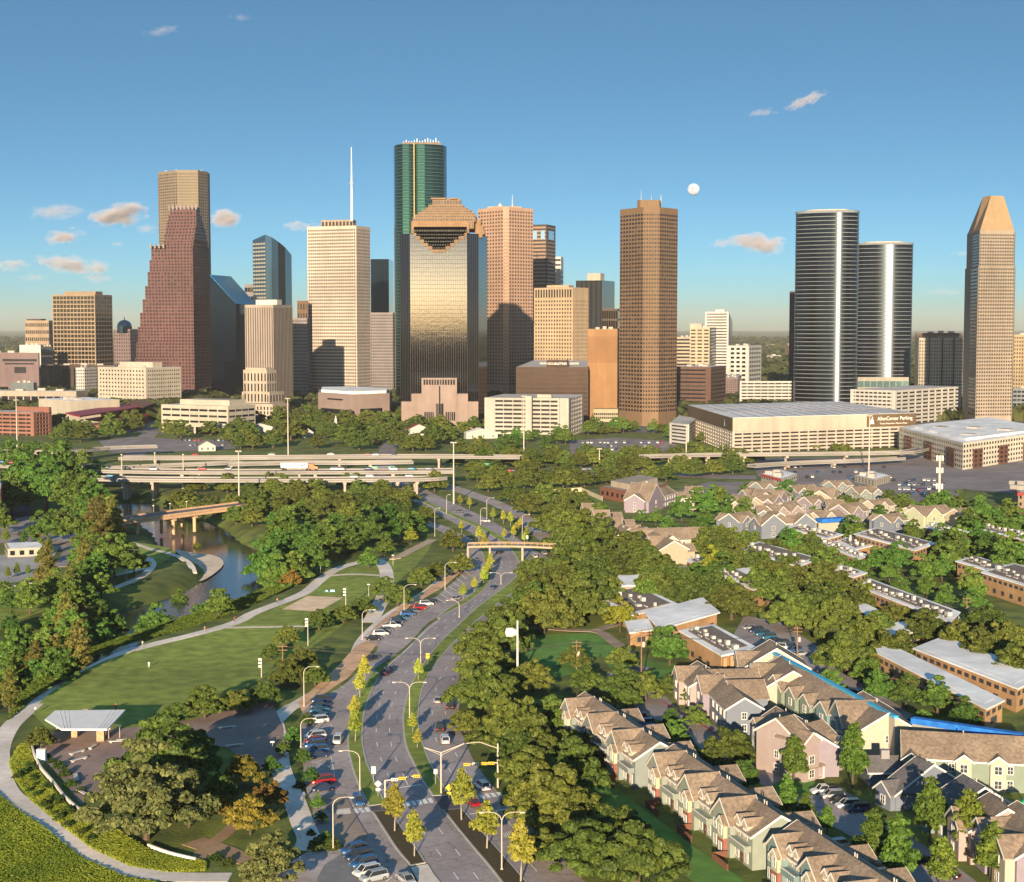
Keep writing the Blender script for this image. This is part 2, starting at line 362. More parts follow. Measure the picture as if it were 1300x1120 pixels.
MED.append(median([(549,1011),(534,988.6),(522,964.6),(515,948.5),(512,931),(511,911),(514,892),(518,877.6),(526,860),(538,841.4),(556,818),(580,795),(606,771),(634,750),(652,735),(658,724),(658.8,715),(654,706),(648.6,698),(638,689),(619.7,678),(603,668.6),(581,659),(557,648),(535,637)],
   [(571,1010),(557,987),(545.5,966),(537.5,944.5),(532.8,927),(531.5,911),(532.8,895),(536,877.6),(541.5,863),(548,852),(566,828),(590,803),(618,778),(645,757),(664,740),(669,728),(669,713),(666,704),(655,693),(640,683),(625,674),(603,663.6),(581,654.5),(557,643.5),(535,633.5)], 'planted_verge', lawnm))
# verge strip with trees and side road beyond the eastbound lanes
road('side_road', [(700,697),(672,676),(650,655),(620,640),(585,627),(548,615)], [(716,690),(690,668),(660,648),(628,634),(592,621),(556,610)], .03, asph2)
sheet('crossing_island', [p[:2] for p in GP([(521,1102),(543,1098),(551,1111),(566,1130),(536,1130)])], .15, conc, kind='structure')
for P in ([(472,1031),(468.6,1024),(490,1021),(495,1029)], [(549,1011),(571,1009),(587,1027),(562,1029)]):
    sheet('crossing_paving', [p[:2] for p in GP(P)], .05, mat('refuge asphalt', (.09, .09, .1), .9), kind='structure')
# lane marks
mk = MB()
def lerp_edges(a, b, t, n=5):
    """a curve between two edge lists at equal parameter along their lengths"""
    def res(l, k=160):
        P = smooth(GP(l), 5); D = [0]
        for i in range(1, len(P)): D.append(D[-1]+(P[i]-P[i-1]).length)
        out = []; j = 0
        for q in range(k):
            s = D[-1]*q/(k-1)
            while j < len(D)-2 and D[j+1] < s: j += 1
            out.append(P[j].lerp(P[j+1], (s-D[j])/max(1e-6, D[j+1]-D[j])))
        return out
    A, B = res(a), res(b); return [x.lerp(y, t) for x, y in zip(A, B)]
def walk(P, step, seg, w, z=.045, s0=0, skip=None):
    D = [0]
    for i in range(1, len(P)): D.append(D[-1]+(P[i]-P[i-1]).length)
    def at(s):
        for i in range(1, len(D)):
            if D[i] >= s: return P[i-1].lerp(P[i], (s-D[i-1])/(D[i]-D[i-1]))
        return P[-1]
    s = s0
    while s+seg < D[-1]:
        a, b, c = at(s), at(s+seg/2), at(s+seg)
        if not skip or not skip(b): ribbon(mk, [a.xy, b.xy, c.xy], w, z)
        s += step
def proj(p):
    d = Vector(p)-Vector((0, 0, H)); y = d.y*cp-d.z*sp; v = d.y*sp+d.z*cp
    return 650+F*d.x/y, 560-F*v/y
def near_cross(p):
    x, y = proj(p); return 992 < y < 1048
for t in (1/3, 2/3): walk(lerp_edges(C_L, C_R, t), 12, 3.6, .17, z=.05, skip=near_cross)
for t in (1/3, 2/3): walk(lerp_edges(E_L, E_R, t), 12, 3.6, .17, z=.05, s0=4, skip=near_cross)
def solid(px, w=.18, z=.05): ribbon(mk, [p.xy for p in smooth(GP(px), 4)], w, z)
solid([(497,841),(518,823.5),(541.5,799),(558,787)], .2); solid([(489,850),(497,841)])
solid([(510,830),(536,806),(556,790)], .14)
def bar(a, b, w, z=.05): ribbon(mk, [G(*a).xy, G(*b).xy], w, z)
bar((483,1003.5),(535,996.5), .5); bar((498,992),(502,1000), .2); bar((514,989),(518,997), .2)
for i in range(6):     # crossing bars, parkway
    x = 511+7.1*i; y = 1022-1.1*i
    bar((x-1.6,y-2.8),(x+1.8,y+3.0), .8)
for i in range(3): bar((450+7.4*i,1027-.8*i),(453.5+7.4*i,1032.5-.8*i), .8)
bar((443,1024),(466,1021.5), .4)
for i in range(7): bar((588+7.3*i,1012-1.0*i),(592+7.3*i,1017-1.0*i), .8)
bar((596,1034),(648,1027), .45); bar((640,1035),(649,1049), .15)
for j in (0, 1):
    for i in range(7): bar((639+18*j+2*i,1058-4*j-.6*i),(642+18*j+2*i,1064-4*j-.6*i), .14)
# parking stall lines
def stalls(pts, dx, dy, w=.12):
    for x, y in pts: bar((x, y), (x+dx, y+dy), w)
stalls([(405+1.2*i, 893.5+5.6*i) for i in range(0)], 0, 0)
for i in range(17): y = 893+6.0*i; x = 417-1.0*min(i, 9)+.4*max(0, i-9); bar((x, y), (x-14, y+4.2), .2)
for (a, b) in (((423,877),(432,881)),((431,871),(437,874)),((398,967),(421,975)),((401,981),(425,986)),((420,960),(425,986)),((417,921.5),(421,920)),((421,920),(421,928))): bar(a, b, .16)
for i in range(5): bar((473-.0+6.2*i,1077+9.2*i),(465+6.2*i,1083+9.2*i), .2)
for i in range(11): bar((554+5.2*i-(.3*i*i*.12), 759.5-5.1*i),(566+4.6*i-(.3*i*i*.1), 766-5.1*i), .3)
for i in range(12): bar((590+.4*i, 704-.0+i*.2),(590+.4*i, 704), .1)
mk.build('road_markings', paint, kind='structure')
# pavements, paths
def pathw(name, px, w, m, z=.03, k=5):
    SH[0] += 1; z += SH[0]*.0012; mb = MB(); P = smooth([G(x, y, 0) for x, y in px], k)
    P = [(p.x, p.y, max(gz(p.x, p.y), -3) if p.y < 900 else 0) for p in P]
    ribbon(mb, P, w, z-.3, z); return mb.build(name, m, kind='structure')
LOOP = [(292,1114),(217,1113),(163,1105),(112,1083),(68,1052),(30,1022),(8,1001),(0,971),(1,947),(13,923),(34,903),(61,879),(95,855),(136,835),(187,820),(237,808),(282,796),(305,788),(325,777),(384,754),(407,736),(427,723),(452,715),(478,710)]
sheet('lawn', [p.xy for p in smooth(GP([(40,905),(61,882),(95,858),(136,838),(187,823),(237,811),(282,799),(325,781),(384,758),(407,740),(427,726),(452,719),(478,714),(487,725),(486,746),(440,790),(395,822),(350,852),(300,880),(262,905),(240,925),(160,928),(60,925)]), 4)], .02, lawnm, kind='structure')
sheet('slope_lawn', [p.xy for p in GP([(482,712),(503,710),(525,700),(549,688),(543,700),(525,722),(500,742),(492,745)])], .02, lawnm, kind='structure')
pathw('concrete_path', LOOP, 4.2, conc)
pathw('park_path', [(478,710),(487,718),(491,731),(489,752),(470,790)], 5, conc, .034)
pathw('park_path', [(419,731),(450,729),(487,731)], 2.6, conc, .038)
pathw('park_path', [(282,797),(340,796),(390,795)], 2.2, conc, .036)
pathw('trail_edge', [(480,709),(503,709),(525,698),(549,686)], 4, mat('limestone', (.5, .4, .28)), .3)
pathw('pavement', [(345,905),(352,935),(356,975),(372,1012),(384,1045),(392,1065),(386,1080)], 4.2, conc)
pathw('pavement', [(350,915),(366,900),(381,892),(420,868),(449,838),(462,812),(490,785),(520,765),(545,750),(575,724)], 4, conc)
sheet('gravel_verge', [p.xy for p in GP([(384,905),(405,885),(441,862),(463,838),(479,818),(465,814),(452,820),(430,845),(405,868),(378,892)])], .06, mat('bare earth', (.70, .43, .25), .95, .12, .4, big=.1), kind='structure')
sheet('gravel_verge', [p.xy for p in GP([(465,812),(490,790),(516,774),(540,759),(560,748),(584,728),(578,722),(552,742),(525,760),(498,778),(474,798)])], .06, mat('bare earth'), kind='structure')
sheet('plaza_paving', [p.xy for p in GP([(40,948),(58,968),(80,992),(102,1022),(130,1008),(136,985),(172,962),(240,940),(290,950),(330,985),(360,960),(360,925),(345,890),(300,900),(240,915),(160,925),(60,930)])], .05, mat('plaza paving', (.30, .215, .18), .9, .12, .6, big=.08), kind='structure')
sheet('kerb_plaza', [p.xy for p in GP([(404,1011),(438,1010),(447,1027),(457,1046),(466.4,1061),(463,1066),(437,1083),(420,1060),(424,1040)])], .15, tanpave, kind='structure')
for P in ([(426,1029),(444,1027),(446,1034),(428,1036)],): sheet('crossing_paving', [p.xy for p in GP(P)], .16, conc, kind='structure')
sheet('parking_apron', [p.xy for p in GP([(403,1145),(403,1115),(412,1098),(438,1082),(460,1130),(470,1150)])], .04, mat('pale paving', (.22, .22, .22)), kind='structure')
pathw('park_path', [(245,1068),(275,1078),(300,1088),(330,1095)], 5, gravelm, .05); pathw('park_path', [(232,1106),(250,1092),(262,1075),(285,1060),(300,1045)], 2.5, gravelm, .055)
sheet('volleyball_court', [p.xy for p in GP([(358,774),(404,777),(436,759),(390,757)])], .06, sandm, kind='structure')
# left bank: lawns, skate park, streets
sheet('bank_lawn', [p.xy for p in smooth(GP([(110,735),(160,728),(205,715),(222,700),(195,692),(170,690),(178,700),(176,716),(150,726),(100,722),(30,745),(-30,755),(-30,800),(60,775)]), 3)], .06, lawnm, kind='structure')
pathw('park_path', [(165,688),(190,697),(215,703),(238,712),(246,722)], 2.4, conc, .1)
pathw('park_path', [(100,762),(120,755),(150,745),(180,732),(193,718),(188,708)], 3.2, conc, .1)
pathw('park_path', [(183,722),(150,730),(105,737)], 2.2, conc, .11)
pathw('park_path', [(-20,755),(20,744),(60,738),(100,737)], 2, conc, .1)
sheet('skate_park', [p.xy for p in smooth(GP([(-60,712),(0,705),(50,700),(75,690),(70,705),(60,725),(48,735),(0,742),(-60,748)]), 3)], .08, mat('skate concrete', (.40, .38, .36), .8, .08, .3, big=.05), kind='structure')
sheet('side_street', [p.xy for p in GP([(-40,668),(15,657),(40,655),(70,662),(110,672),(105,690),(80,700),(60,690),(0,690),(-60,700)])], .07, mat('street surface', (.34, .29, .28), .9, .15, .2, big=.04, cracks=1), kind='structure')
sheet('side_street', [p.xy for p in GP([(12,660),(38,655),(40,637),(22,637)])], .09, mat('red paving', (.13, .08, .1)), kind='structure')
pathw('side_street', [(78,672),(90,685),(88,700),(76,720)], 5, mat('street surface'), .1)
sheet('sand_bar', [p.xy for p in smooth(GP([(222,698),(245,702),(274,706),(284,716),(270,730),(252,738),(246,722),(232,708)], -3.6), 3, True)], -3.55, mat('pale sand', (.75, .60, .44), .95, .15, .15), kind='structure')
# streets and lots on the right
street = mat('street surface'); red = mat('red kerb paint', (.35, .07, .07), .8, .1, 1)
lotm = mat('parking lot', (.25, .215, .21), .9, .15, .12, big=.03)
dgr = mat('downtown ground', (.16, .15, .145), .9, .2, .05, big=.01)
sheet('downtown_ground', [(-900, 1330), (700, 1330), (760, 1500), (1600, 1500), (2600, 3400), (-2600, 3400)], .02, dgr, kind='structure')
pathw('back_street', [(811,872),(836,901),(868,916),(892,931),(925,955),(965,978),(1010,1002),(1070,1037),(1150,1082),(1215,1130)], 9.5, street, .06)
pathw('side_street', [(815,880),(800,868),(790,856),(812,846)], 8, street, .07)
for off in ((0,),):
    pathw('red_kerb', [(843,893),(868,907),(893,922),(925,944),(965,966),(1003,987)], .5, red, .16)
sheet('court_parking', [p.xy for p in GP([(1022,1000),(1062,998),(1120,1036),(1082,1052)])], .07, street, kind='structure')
sheet('court_parking', [p.xy for p in GP([(775,905),(800,898),(830,930),(860,958),(900,985),(880,990),(830,950)])], .07, street, kind='structure')
pathw('rear_street', [(985,800),(1010,828),(1040,850),(1090,878),(1140,912),(1190,945),(1260,962),(1340,975)], 8.5, street, .06)
sheet('hall_parking', [p.xy for p in GP([(945,782),(990,790),(1040,822),(1030,850),(985,832),(925,870),(880,875),(860,866),(900,862)])], .05, street, kind='structure')
pathw('park_path', [(672,796),(720,800),(758,802),(775,812),(800,830)], 3.5, tanpave, .07); pathw('park_path', [(758,800),(790,790),(800,786)], 3, tanpave, .075)
sheet('roundabout_street', [p.xy for p in smooth(GP([(838,722),(860,714),(905,712),(925,724),(930,742),(912,752),(880,748),(850,740)]), 3, True)], .06, street, kind='structure')
Pm = [(p.x, p.y) for p in smooth(GP([(862,730),(872,724),(898,724),(915,730),(908,737),(885,738)]), 4, True)]
mb = MB(); mb.prism(Pm, 0, .2); mb.build('roundabout_kerb', red, kind='structure'); sheet('roundabout_lawn', [(x*.97+.03*sum(p[0] for p in Pm)/len(Pm), y*.985+.015*sum(p[1] for p in Pm)/len(Pm)) for x, y in Pm], .24, lawnm, kind='structure')
sheet('big_parking_lot', [p.xy for p in GP([(955,592),(1010,582),(1145,584),(1160,600),(1225,618),(1210,640),(1150,640),(1085,634),(1040,626),(1010,622),(965,608)])], .05, lotm, kind='structure')
sheet('plaza_parking_lot', [p.xy for p in GP([(722,560),(780,556),(850,560),(872,572),(850,578),(790,580),(725,578)])], .05, lotm, kind='structure')
sheet('mid_street', [p.xy for p in GP([(845,628),(900,612),(985,612),(990,622),(950,628),(870,634)])], .05, lotm, kind='structure')
sheet('corner_street', [p.xy for p in GP([(1225,640),(1300,655),(1345,672),(1345,690),(1240,655),(1180,645)])], .05, lotm, kind='structure')
sheet('lower_street', [p.xy for p in GP([(590,602),(700,596),(960,604),(960,609),(840,606),(700,601),(600,607)])], .05, lotm, kind='structure')
sheet('sports_lawn', [p.xy for p in GP([(690,632),(740,622),(762,632),(765,640),(742,648),(712,645)])], .05, mat('bright turf', (.12, .22, .03), .95, .2, .2, big=.03), kind='structure')
for P in ([(680,808),(755,806),(768,822),(740,850),(700,862),(665,860),(662,830)], [(760,812),(800,835),(860,845),(880,875),(820,870),(775,850)], [(1150,940),(1345,975),(1345,1010),(1240,985)], [(975,1003),(1010,985),(1045,1000),(1020,1012)], [(684,935),(712,938),(750,975),(800,1015),(880,1075),(950,1125),(900,1130),(830,1085),(760,1030),(700,975)]):
    glz = globals().get('glz', .03)+.006
    sheet('green_lawn', [p.xy for p in smooth(GP(P), 3, True)], glz, mat('deep green turf', (.11, .25, .04), .95, .25, .25, big=.03), kind='structure')  # darker, greener grass colour than the mown lawns
mb = MB(); mb.lathe([(8, .09), (7.9, .1)], G(1140, 962).xy, 32); mb.build('garden_circle', tanpave, kind='structure'); mb = MB(); mb.lathe([(6.2, .1), (6.1, .13)], G(1140, 962).xy, 32); mb.build('garden_circle_lawn', lawnm, kind='structure')
# long street into the city, left streets by the garages
pathw('city_street', [(489,612),(488,590),(492,572),(498,560)], 12, lotm, .05); pathw('city_street', [(168,585),(180,562),(192,548),(200,535)], 14, lotm, .05)
sheet('court_car_park', [p.xy for p in GP([(125,560),(165,555),(290,560),(300,570),(200,575),(140,575)])], .05, lotm, kind='structure')

sheet('service_ground', [p.xy for p in GP([(1140,575),(1345,572),(1345,632),(1230,622),(1150,600)])], .04, lotm, kind='structure'); sheet('service_ground', [p.xy for p in GP([(850,583),(1145,580),(1140,586),(955,592),(850,592)])], .04, dgr, kind='structure')
# ---------------------------------------------------------------- towers of the city
gl_dark = mat('dark window glass', (.010, .012, .017), .12, .3, .08, spec=.35)
m, t, b, N, L = nodes('office window glass'); MATS['dark window glass'] = gl_dark = m
b.inputs['Roughness'].default_value = .12; b.inputs['Specular IOR Level'].default_value = .4; g_ = N.new('ShaderNodeNewGeometry'); oi_ = N.new('ShaderNodeObjectInfo'); ad_ = N.new('ShaderNodeMath'); ad_.operation = 'ADD'; L.new(g_.outputs['Random Per Island'], ad_.inputs[0]); L.new(oi_.outputs['Random'], ad_.inputs[1]); fr_ = N.new('ShaderNodeMath'); fr_.operation = 'FRACT'; L.new(ad_.outputs[0], fr_.inputs[0])
cr_ = N.new('ShaderNodeValToRGB'); L.new(fr_.outputs[0], cr_.inputs[0]); cr_.color_ramp.elements[0].position = .7; cr_.color_ramp.elements[0].color = (.010, .012, .017, 1); cr_.color_ramp.elements[1].position = 1; cr_.color_ramp.elements[1].color = (.06, .055, .05, 1); L.new(cr_.outputs[0], b.inputs['Base Color'])
gl_blue = glass('blue curtain glass', (.07, .14, .20), .05, .95, wave=.004, pane=(3.9, .10, (.10, .12, .14)))
gl_green = glass('green curtain glass', (.022, .082, .068), .12, .95, wave=.03, pane=(3.9, .12, (.10, .2, .16)))
gl_silver = glass('silver curtain glass', (.078, .085, .112), .04, .97, wave=.018, pane=(3.6, .16, (.05, .055, .065)))
gl_navy = glass('navy curtain glass', (.010, .022, .045), .05, .9, wave=.01, pane=(3.9, .12, (.02, .03, .05)))
gl_curve = glass('curved tower glass', (.055, .068, .08), .27, .95, wave=.004, aniso=.85)
gl_bronze = glass('bronze curtain glass', (.13, .105, .075), .08, .9, wave=.03)
roofgrey = mat('roof membrane grey', (.48, .46, .43), .9, .15, .1, big=.02)
roofwhite = mat('white roof membrane', (.86, .85, .82), .8, .08, .2, big=.05)
plantm = mat('plant box', (.36, .33, .3), .8, .15, .2)
steel = mat('galvanised steel', (.5, .5, .48), .5, .1, 2, metal=.3)

def rot2(v, a): return Vector((v.x*math.cos(a)-v.y*math.sin(a), v.x*math.sin(a)+v.y*math.cos(a)))
def foot(xl, xc, xr, D, a, depth=None):
    """footprint from the pixel columns of the left, near and right corners; a = turn of the near-left face in degrees"""
    a = R(a); C = Vector((Xat(xc, D), D)); dl = Vector((-math.cos(a), math.sin(a))); dr = Vector((math.sin(a), math.cos(a)))
    def solve(x, d):
        u = (x-650)/F*cp
        return (u*C.y-C.x)/(d.x-u*d.y)
    wl = solve(xl, dl) if xl != xc else (depth or 40)
    wr = solve(xr, dr) if xr != xc else (depth or 40)
    if wr < 3: wr = 3
    if wl < 3: wl = 3
    return [C, C+dr*wr, C+dr*wr+dl*wl, C+dl*wl]
class Wins:
    def __init__(s): s.q = []; s.cache = {}
    def add(s, o, u, w, h, n): s.q.append((o, u, w, h, n))
    def grid(s, p0, p1, z0, z1, nf, nc, fw=.6, fh=.6, off=.05, m0=0, zb=None):
        """nf floors by nc bays of openings on the wall p0-p1 (seen from outside p0 left, p1 right)"""
        d = (p1-p0); L_ = d.length; d = d/L_; n = Vector((d.y, -d.x))
        fl = (z1-z0)/nf; bw = (L_-2*m0)/nc
        for k in range(nf-1, -1, -1):
            for j in range(nc):
                a = p0+d*(m0+bw*(j+.5-fw/2))+n*off
                s.add((a.x, a.y, z0+fl*(k+.5-fh/2)), d, bw*fw, fl*fh, n)
    def emit(s, root, m, name='window', limit=100, thick=.0, frame=None):
        q = s.q
        ind = q if len(q) <= limit else q[:limit]
        for (o, u, w_, h, n) in ind:
            key = (round(w_, 2), round(h, 2))
            if key not in s.cache:
                b = MB(); b.quad((0, 0, 0), (w_, 0, 0), (w_, 0, h), (0, 0, h))
                s.cache[key] = b.mesh('pane', m)
            ob = link(name, s.cache[key], root); ob.location = Vector(o)-(root.location if root else Vector()); ob.rotation_euler = (0, 0, math.atan2(u.y, u.x))
        if len(q) > limit:
            b = MB(); rl = root.location if root else Vector()
            for (o, u, w_, h, n) in q[limit:]:
                x, y, z = o[0]-rl.x, o[1]-rl.y, o[2]-rl.z
                b.quad((x, y, z), (x+u.x*w_, y+u.y*w_, z), (x+u.x*w_, y+u.y*w_, z+h), (x, y, z+h))
            b.build(name, m, root, kind='stuff')
def body(root, name, P, z0, z1, m, roof=None, parapet=0):
    """a solid storey block with its own roof sheet; coordinates relative to the root"""
    rl = root.location; Q = [(p.x-rl.x, p.y-rl.y) for p in P]
    mb = MB(); mb.prism(Q, z0, z1); ob = mb.build(name, m, root)
    return ob
def inset(P, d):
    """shrink a convex polygon whose points run counterclockwise"""
    k = len(P); out = []
    c = sum((Vector((p.x, p.y)) for p in P), Vector((0, 0)))/k
    for i in range(k):
        a, b, e = P[i-1], P[i], P[(i+1) % k]
        d1 = (b-a).normalized(); d2 = (e-b).normalized()
        n1 = Vector((-d1.y, d1.x)); n2 = Vector((-d2.y, d2.x))
        if n1.dot(c-b) < 0: n1 = -n1
        if n2.dot(c-b) < 0: n2 = -n2
        bis = (n1+n2); bl = bis.length
        out.append(b+bis/bl*(d/max(.3, bis.normalized().dot(n1))))
    return out
def rooftop(root, P, z, m=None, n=3, seed=1, box=None):
    """parapet, plant room and machines on a flat roof"""
    r = random.Random(seed); rl = root.location
    Q = inset(P, .9)
    mb = MB(); mb.prism([(p.x-rl.x, p.y-rl.y) for p in Q], z-.5, z+.06); mb.build('roof', m or roofgrey, root)
    u = (P[1]-P[0]); v = (P[3]-P[0])
    for i in range(n):
        mb = MB(); a, b = r.uniform(.15, .7), r.uniform(.15, .7); s = r.uniform(.06, .16)
        c = P[0]+u*a+v*b-rl.xy; w1, w2 = min(9, u.length*s), min(9, v.length*s)
        M = Matrix.Translation((c.x, c.y, 0)) @ Matrix.Rotation(math.atan2(u.y, u.x), 4, 'Z')
        mb.box(0, 0, z+.05, w1, w2, z+r.uniform(1.5, 3), M); mb.build('roof_unit', plantm, root)
def tower(name, label, xl, xc, xr, ytop, D, a, wall, nf, ncl, ncr, fw=.6, fh=.6, wm=None, pent=None, cap=None, z0=0, group=None, base=None, depth=None, cat='tower', zwin=None, mL=0, seed=1, roofm=None, fwr=None):
    P = foot(xl, xc, xr, D, a, depth); zt = Zat(ytop, D)
    root = empty(name, (P[0].x, P[0].y, 0), 0, label, cat, group)
    body(root, 'wall', P, z0, zt, wall)
    W = Wins(); zb = zwin if zwin is not None else z0+4; tp = zt-(cap or 1.5)
    if ncl and xl != xc: W.grid(P[3], P[0], zb, tp, nf, ncl, fw, fh, m0=mL)
    if ncr and xr != xc: W.grid(P[0], P[1], zb, tp, nf, ncr, fwr or fw, fh, m0=mL)
    W.emit(root, wm or gl_dark)
    rooftop(root, P, zt, roofm, seed=seed, n=3 if zt < 90 else 0)
    if pent:
        for (x0, x1, yt) in pent:
            f = foot(x0, x1, x1, D+8, a, depth=min(18, (P[1]-P[0]).length*.6)); body(root, 'penthouse', f, zt, Zat(yt, D), wall)
    return root, P, zt
def cap_box(root, xl, xc, xr, D, a, y0, y1, m, name='penthouse', depth=None):
    P = foot(xl, xc, xr, D, a, depth); body(root, name, P, Zat(y0, D), Zat(y1, D), m); return P
def mast(root, px, D, yb, yt, r=.8, name='antenna', m=None, Yoff=10):
    Y = D+Yoff; x = Xat(px, Y); mb = MB(); rl = root.location
    z0, z1 = Zat(yb, Y), Zat(yt, Y)
    mb.tube([(x-rl.x, Y-rl.y, z0-1), (x-rl.x, Y-rl.y, (z0+z1)/2), (x-rl.x, Y-rl.y, z1)], [r, r*.7, r*.25], 6)
    mb.build(name, m or steel, root)

def W3(c, **k): return mat('stone %.2f %.2f %.2f' % c, tuple(min(.8, x*(.47+.22*sum(c)/3*2)) for x in c), .8, .06, .15, big=.01, streak=.12, **k)
white = W3((.62, .60, .56)); cream = W3((.60, .54, .44)); beige = W3((.55, .44, .31)); tan = W3((.46, .34, .23))
gold = W3((.50, .36, .22)); brown = W3((.26, .15, .09)); dkbrown = W3((.12, .075, .055)); pinkst = W3((.50, .35, .27)); maroon = W3((.235, .105, .10))
greyst = W3((.36, .33, .32)); mauve = W3((.30, .21, .21)); ochre = W3((.40, .22, .11)); trav = W3((.52, .44, .36)); brick = W3((.36, .14, .085)); black = W3((.04, .04, .045))

# far left
r_, P, z = tower('hotel_tower', 'small tan tower with two flat caps at far left behind the bronze glass block', 32, 62, 67, 407, 2600, 8, tan, 8, 12, 3, .6, .5)
cap_box(r_, 34, 52, 52, 2604, 8, 407, 405, dkbrown, 'roof_cap', 20)
r_, P, z = tower('office_tower', 'bronze glass office block with low penthouse at left end of the skyline', 67, 121, 143, 374, 2150, 14, tan, 22, 12, 6, .84, .74, gl_bronze, mL=1)
cap_box(r_, 82, 122, 131, 2156, 14, 374, 370, tan, 'penthouse', 20)
r_, P, z = tower('podium_building', 'brown podium with tall dark bays beneath the bronze glass block', 50, 145, 150, 464, 2080, 14, dkbrown, 1, 7, 2, .7, .8, cat='building')
r_, P, z = tower('domed_tower', 'mauve stone bank tower with round dome beside the stepped maroon tower', 144, 165, 176, 418, 2500, 12, mauve, 14, 7, 4, .45, .55)
D = 2510; x = Xat(158, D); mb = MB(); zc = Zat(418, D); rr = 9/F*D
mb.lathe([(rr*1.05, zc-6-0), (rr*1.05, zc+5), (rr, zc+5)] + [(rr*math.cos(t), zc+5+rr*.85*math.sin(t)) for t in [i*math.pi/2/7 for i in range(1, 7)]] + [(.8, zc+5+rr*.86), (.3, zc+9+rr)], (x-r_.location.x, D-r_.location.y), 20); mb.build('dome', gl_blue, r_)
tower('office_building', 'pale slab at far left with blank white side wall', 24, 51, 51, 438, 2120, 0, white, 5, 0, 0, cat='building', depth=15)
tower('office_building', 'small dark glass block joined to the pale slab at far left', 51, 66, 67, 440, 2110, 0, black, 5, 5, 1, .9, .8, gl_blue, cat='building')
r_, P, z = tower('theatre_building', 'mauve windowless theatre with dark arched recess at left edge', -30, 48, 49, 448, 2000, 10, mauve, 1, 0, 0, cat='theatre')
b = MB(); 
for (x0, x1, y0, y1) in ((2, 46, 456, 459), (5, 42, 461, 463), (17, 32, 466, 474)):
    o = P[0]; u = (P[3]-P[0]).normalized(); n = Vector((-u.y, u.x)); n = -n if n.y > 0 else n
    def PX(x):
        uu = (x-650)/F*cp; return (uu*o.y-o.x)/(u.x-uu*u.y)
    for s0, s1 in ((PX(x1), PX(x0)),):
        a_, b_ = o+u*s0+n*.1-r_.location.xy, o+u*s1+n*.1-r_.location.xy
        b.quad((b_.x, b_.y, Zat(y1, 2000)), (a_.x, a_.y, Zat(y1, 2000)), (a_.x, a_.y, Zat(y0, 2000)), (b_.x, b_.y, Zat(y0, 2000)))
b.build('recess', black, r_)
tower('plant_building', 'low grey-green metal hall in front of the mauve theatre', 12, 41, 45, 486, 1850, 10, W3((.22, .26, .27)), 1, 0, 0, cat='building')
tower('car_park_deck', 'low concrete parking deck with cars on top at left edge', -20, 95, 110, 497, 1700, 10, trav, 1, 12, 2, .85, .4, cat='car park')
tower('office_building', 'small white gridded block left of the big cream courthouse', 95, 106, 122, 467, 1900, 20, white, 9, 4, 6, .5, .45, cat='building')
r_, P, z = tower('courthouse', 'big cream box with rows of small square windows below the maroon tower', 123, 184, 229, 467, 1700, 32, cream, 9, 15, 15, .4, .42, cat='courthouse', mL=2)
cap_box(r_, 151, 193, 205, 1712, 32, 467, 460, cream, 'penthouse')
# theatre with the red roofs
P = foot(47, 87, 150, 1450, 48); root = empty('concert_hall', (P[0].x, P[0].y, 0), 0, 'cream windowless hall with white flat roof above the red canopies', 'theatre')
body(root, 'wall', P, 0, 21, cream); rooftop(root, P, 21, roofwhite, n=2, seed=4)
redroof = mat('red metal roof', (.30, .022, .03), .5, .1, .3)
def slab(name, pts, z, th, m, root=None, kind=None, **kw):
    rl = root.location if root else Vector(); mb = MB(); mb.prism([(p[0]-rl.x, p[1]-rl.y) for p in pts], z-th, z, bottom=True); return mb.build(name, m, root, kind=kind, **kw)
def gp(px, z): return [G(x, y, z).xy for x, y in px]
slab('canopy', gp([(83, 524), (170, 511), (188, 515), (102, 528)], 14), 14, 1.2, redroof, root)
for x, y in ((87, 545), (103, 546)):
    p = G(x, y, 0); mb = MB(); mb.tube([(p.x-root.location.x, p.y-root.location.y, 0), (p.x-root.location.x, p.y-root.location.y, 13)], .5); mb.build('column', white, root)
slab('lower_roof', gp([(108, 532), (172, 522), (190, 527), (138, 536)], 7), 7, .9, redroof, root)
Pb = [G(114, 549).xy, G(137, 549).xy, G(188, 537).xy, G(170, 531).xy]; mb = MB(); mb.prism([(p.x-root.location.x, p.y-root.location.y) for p in Pb], 0, 6.1); mb.build('brick_wing', brick, root)
slab('side_roof', gp([(160, 512), (176, 507), (196, 512), (182, 517)], 15), 15, .8, W3((.3, .12, .08)), root)
P = foot(-20, 40, 63, 1290, 20); root = empty('parking_garage', (P[0].x, P[0].y, 0), 0, 'salmon brick parking garage with open decks at left edge', 'car park')
zt = Zat(524, 1290)
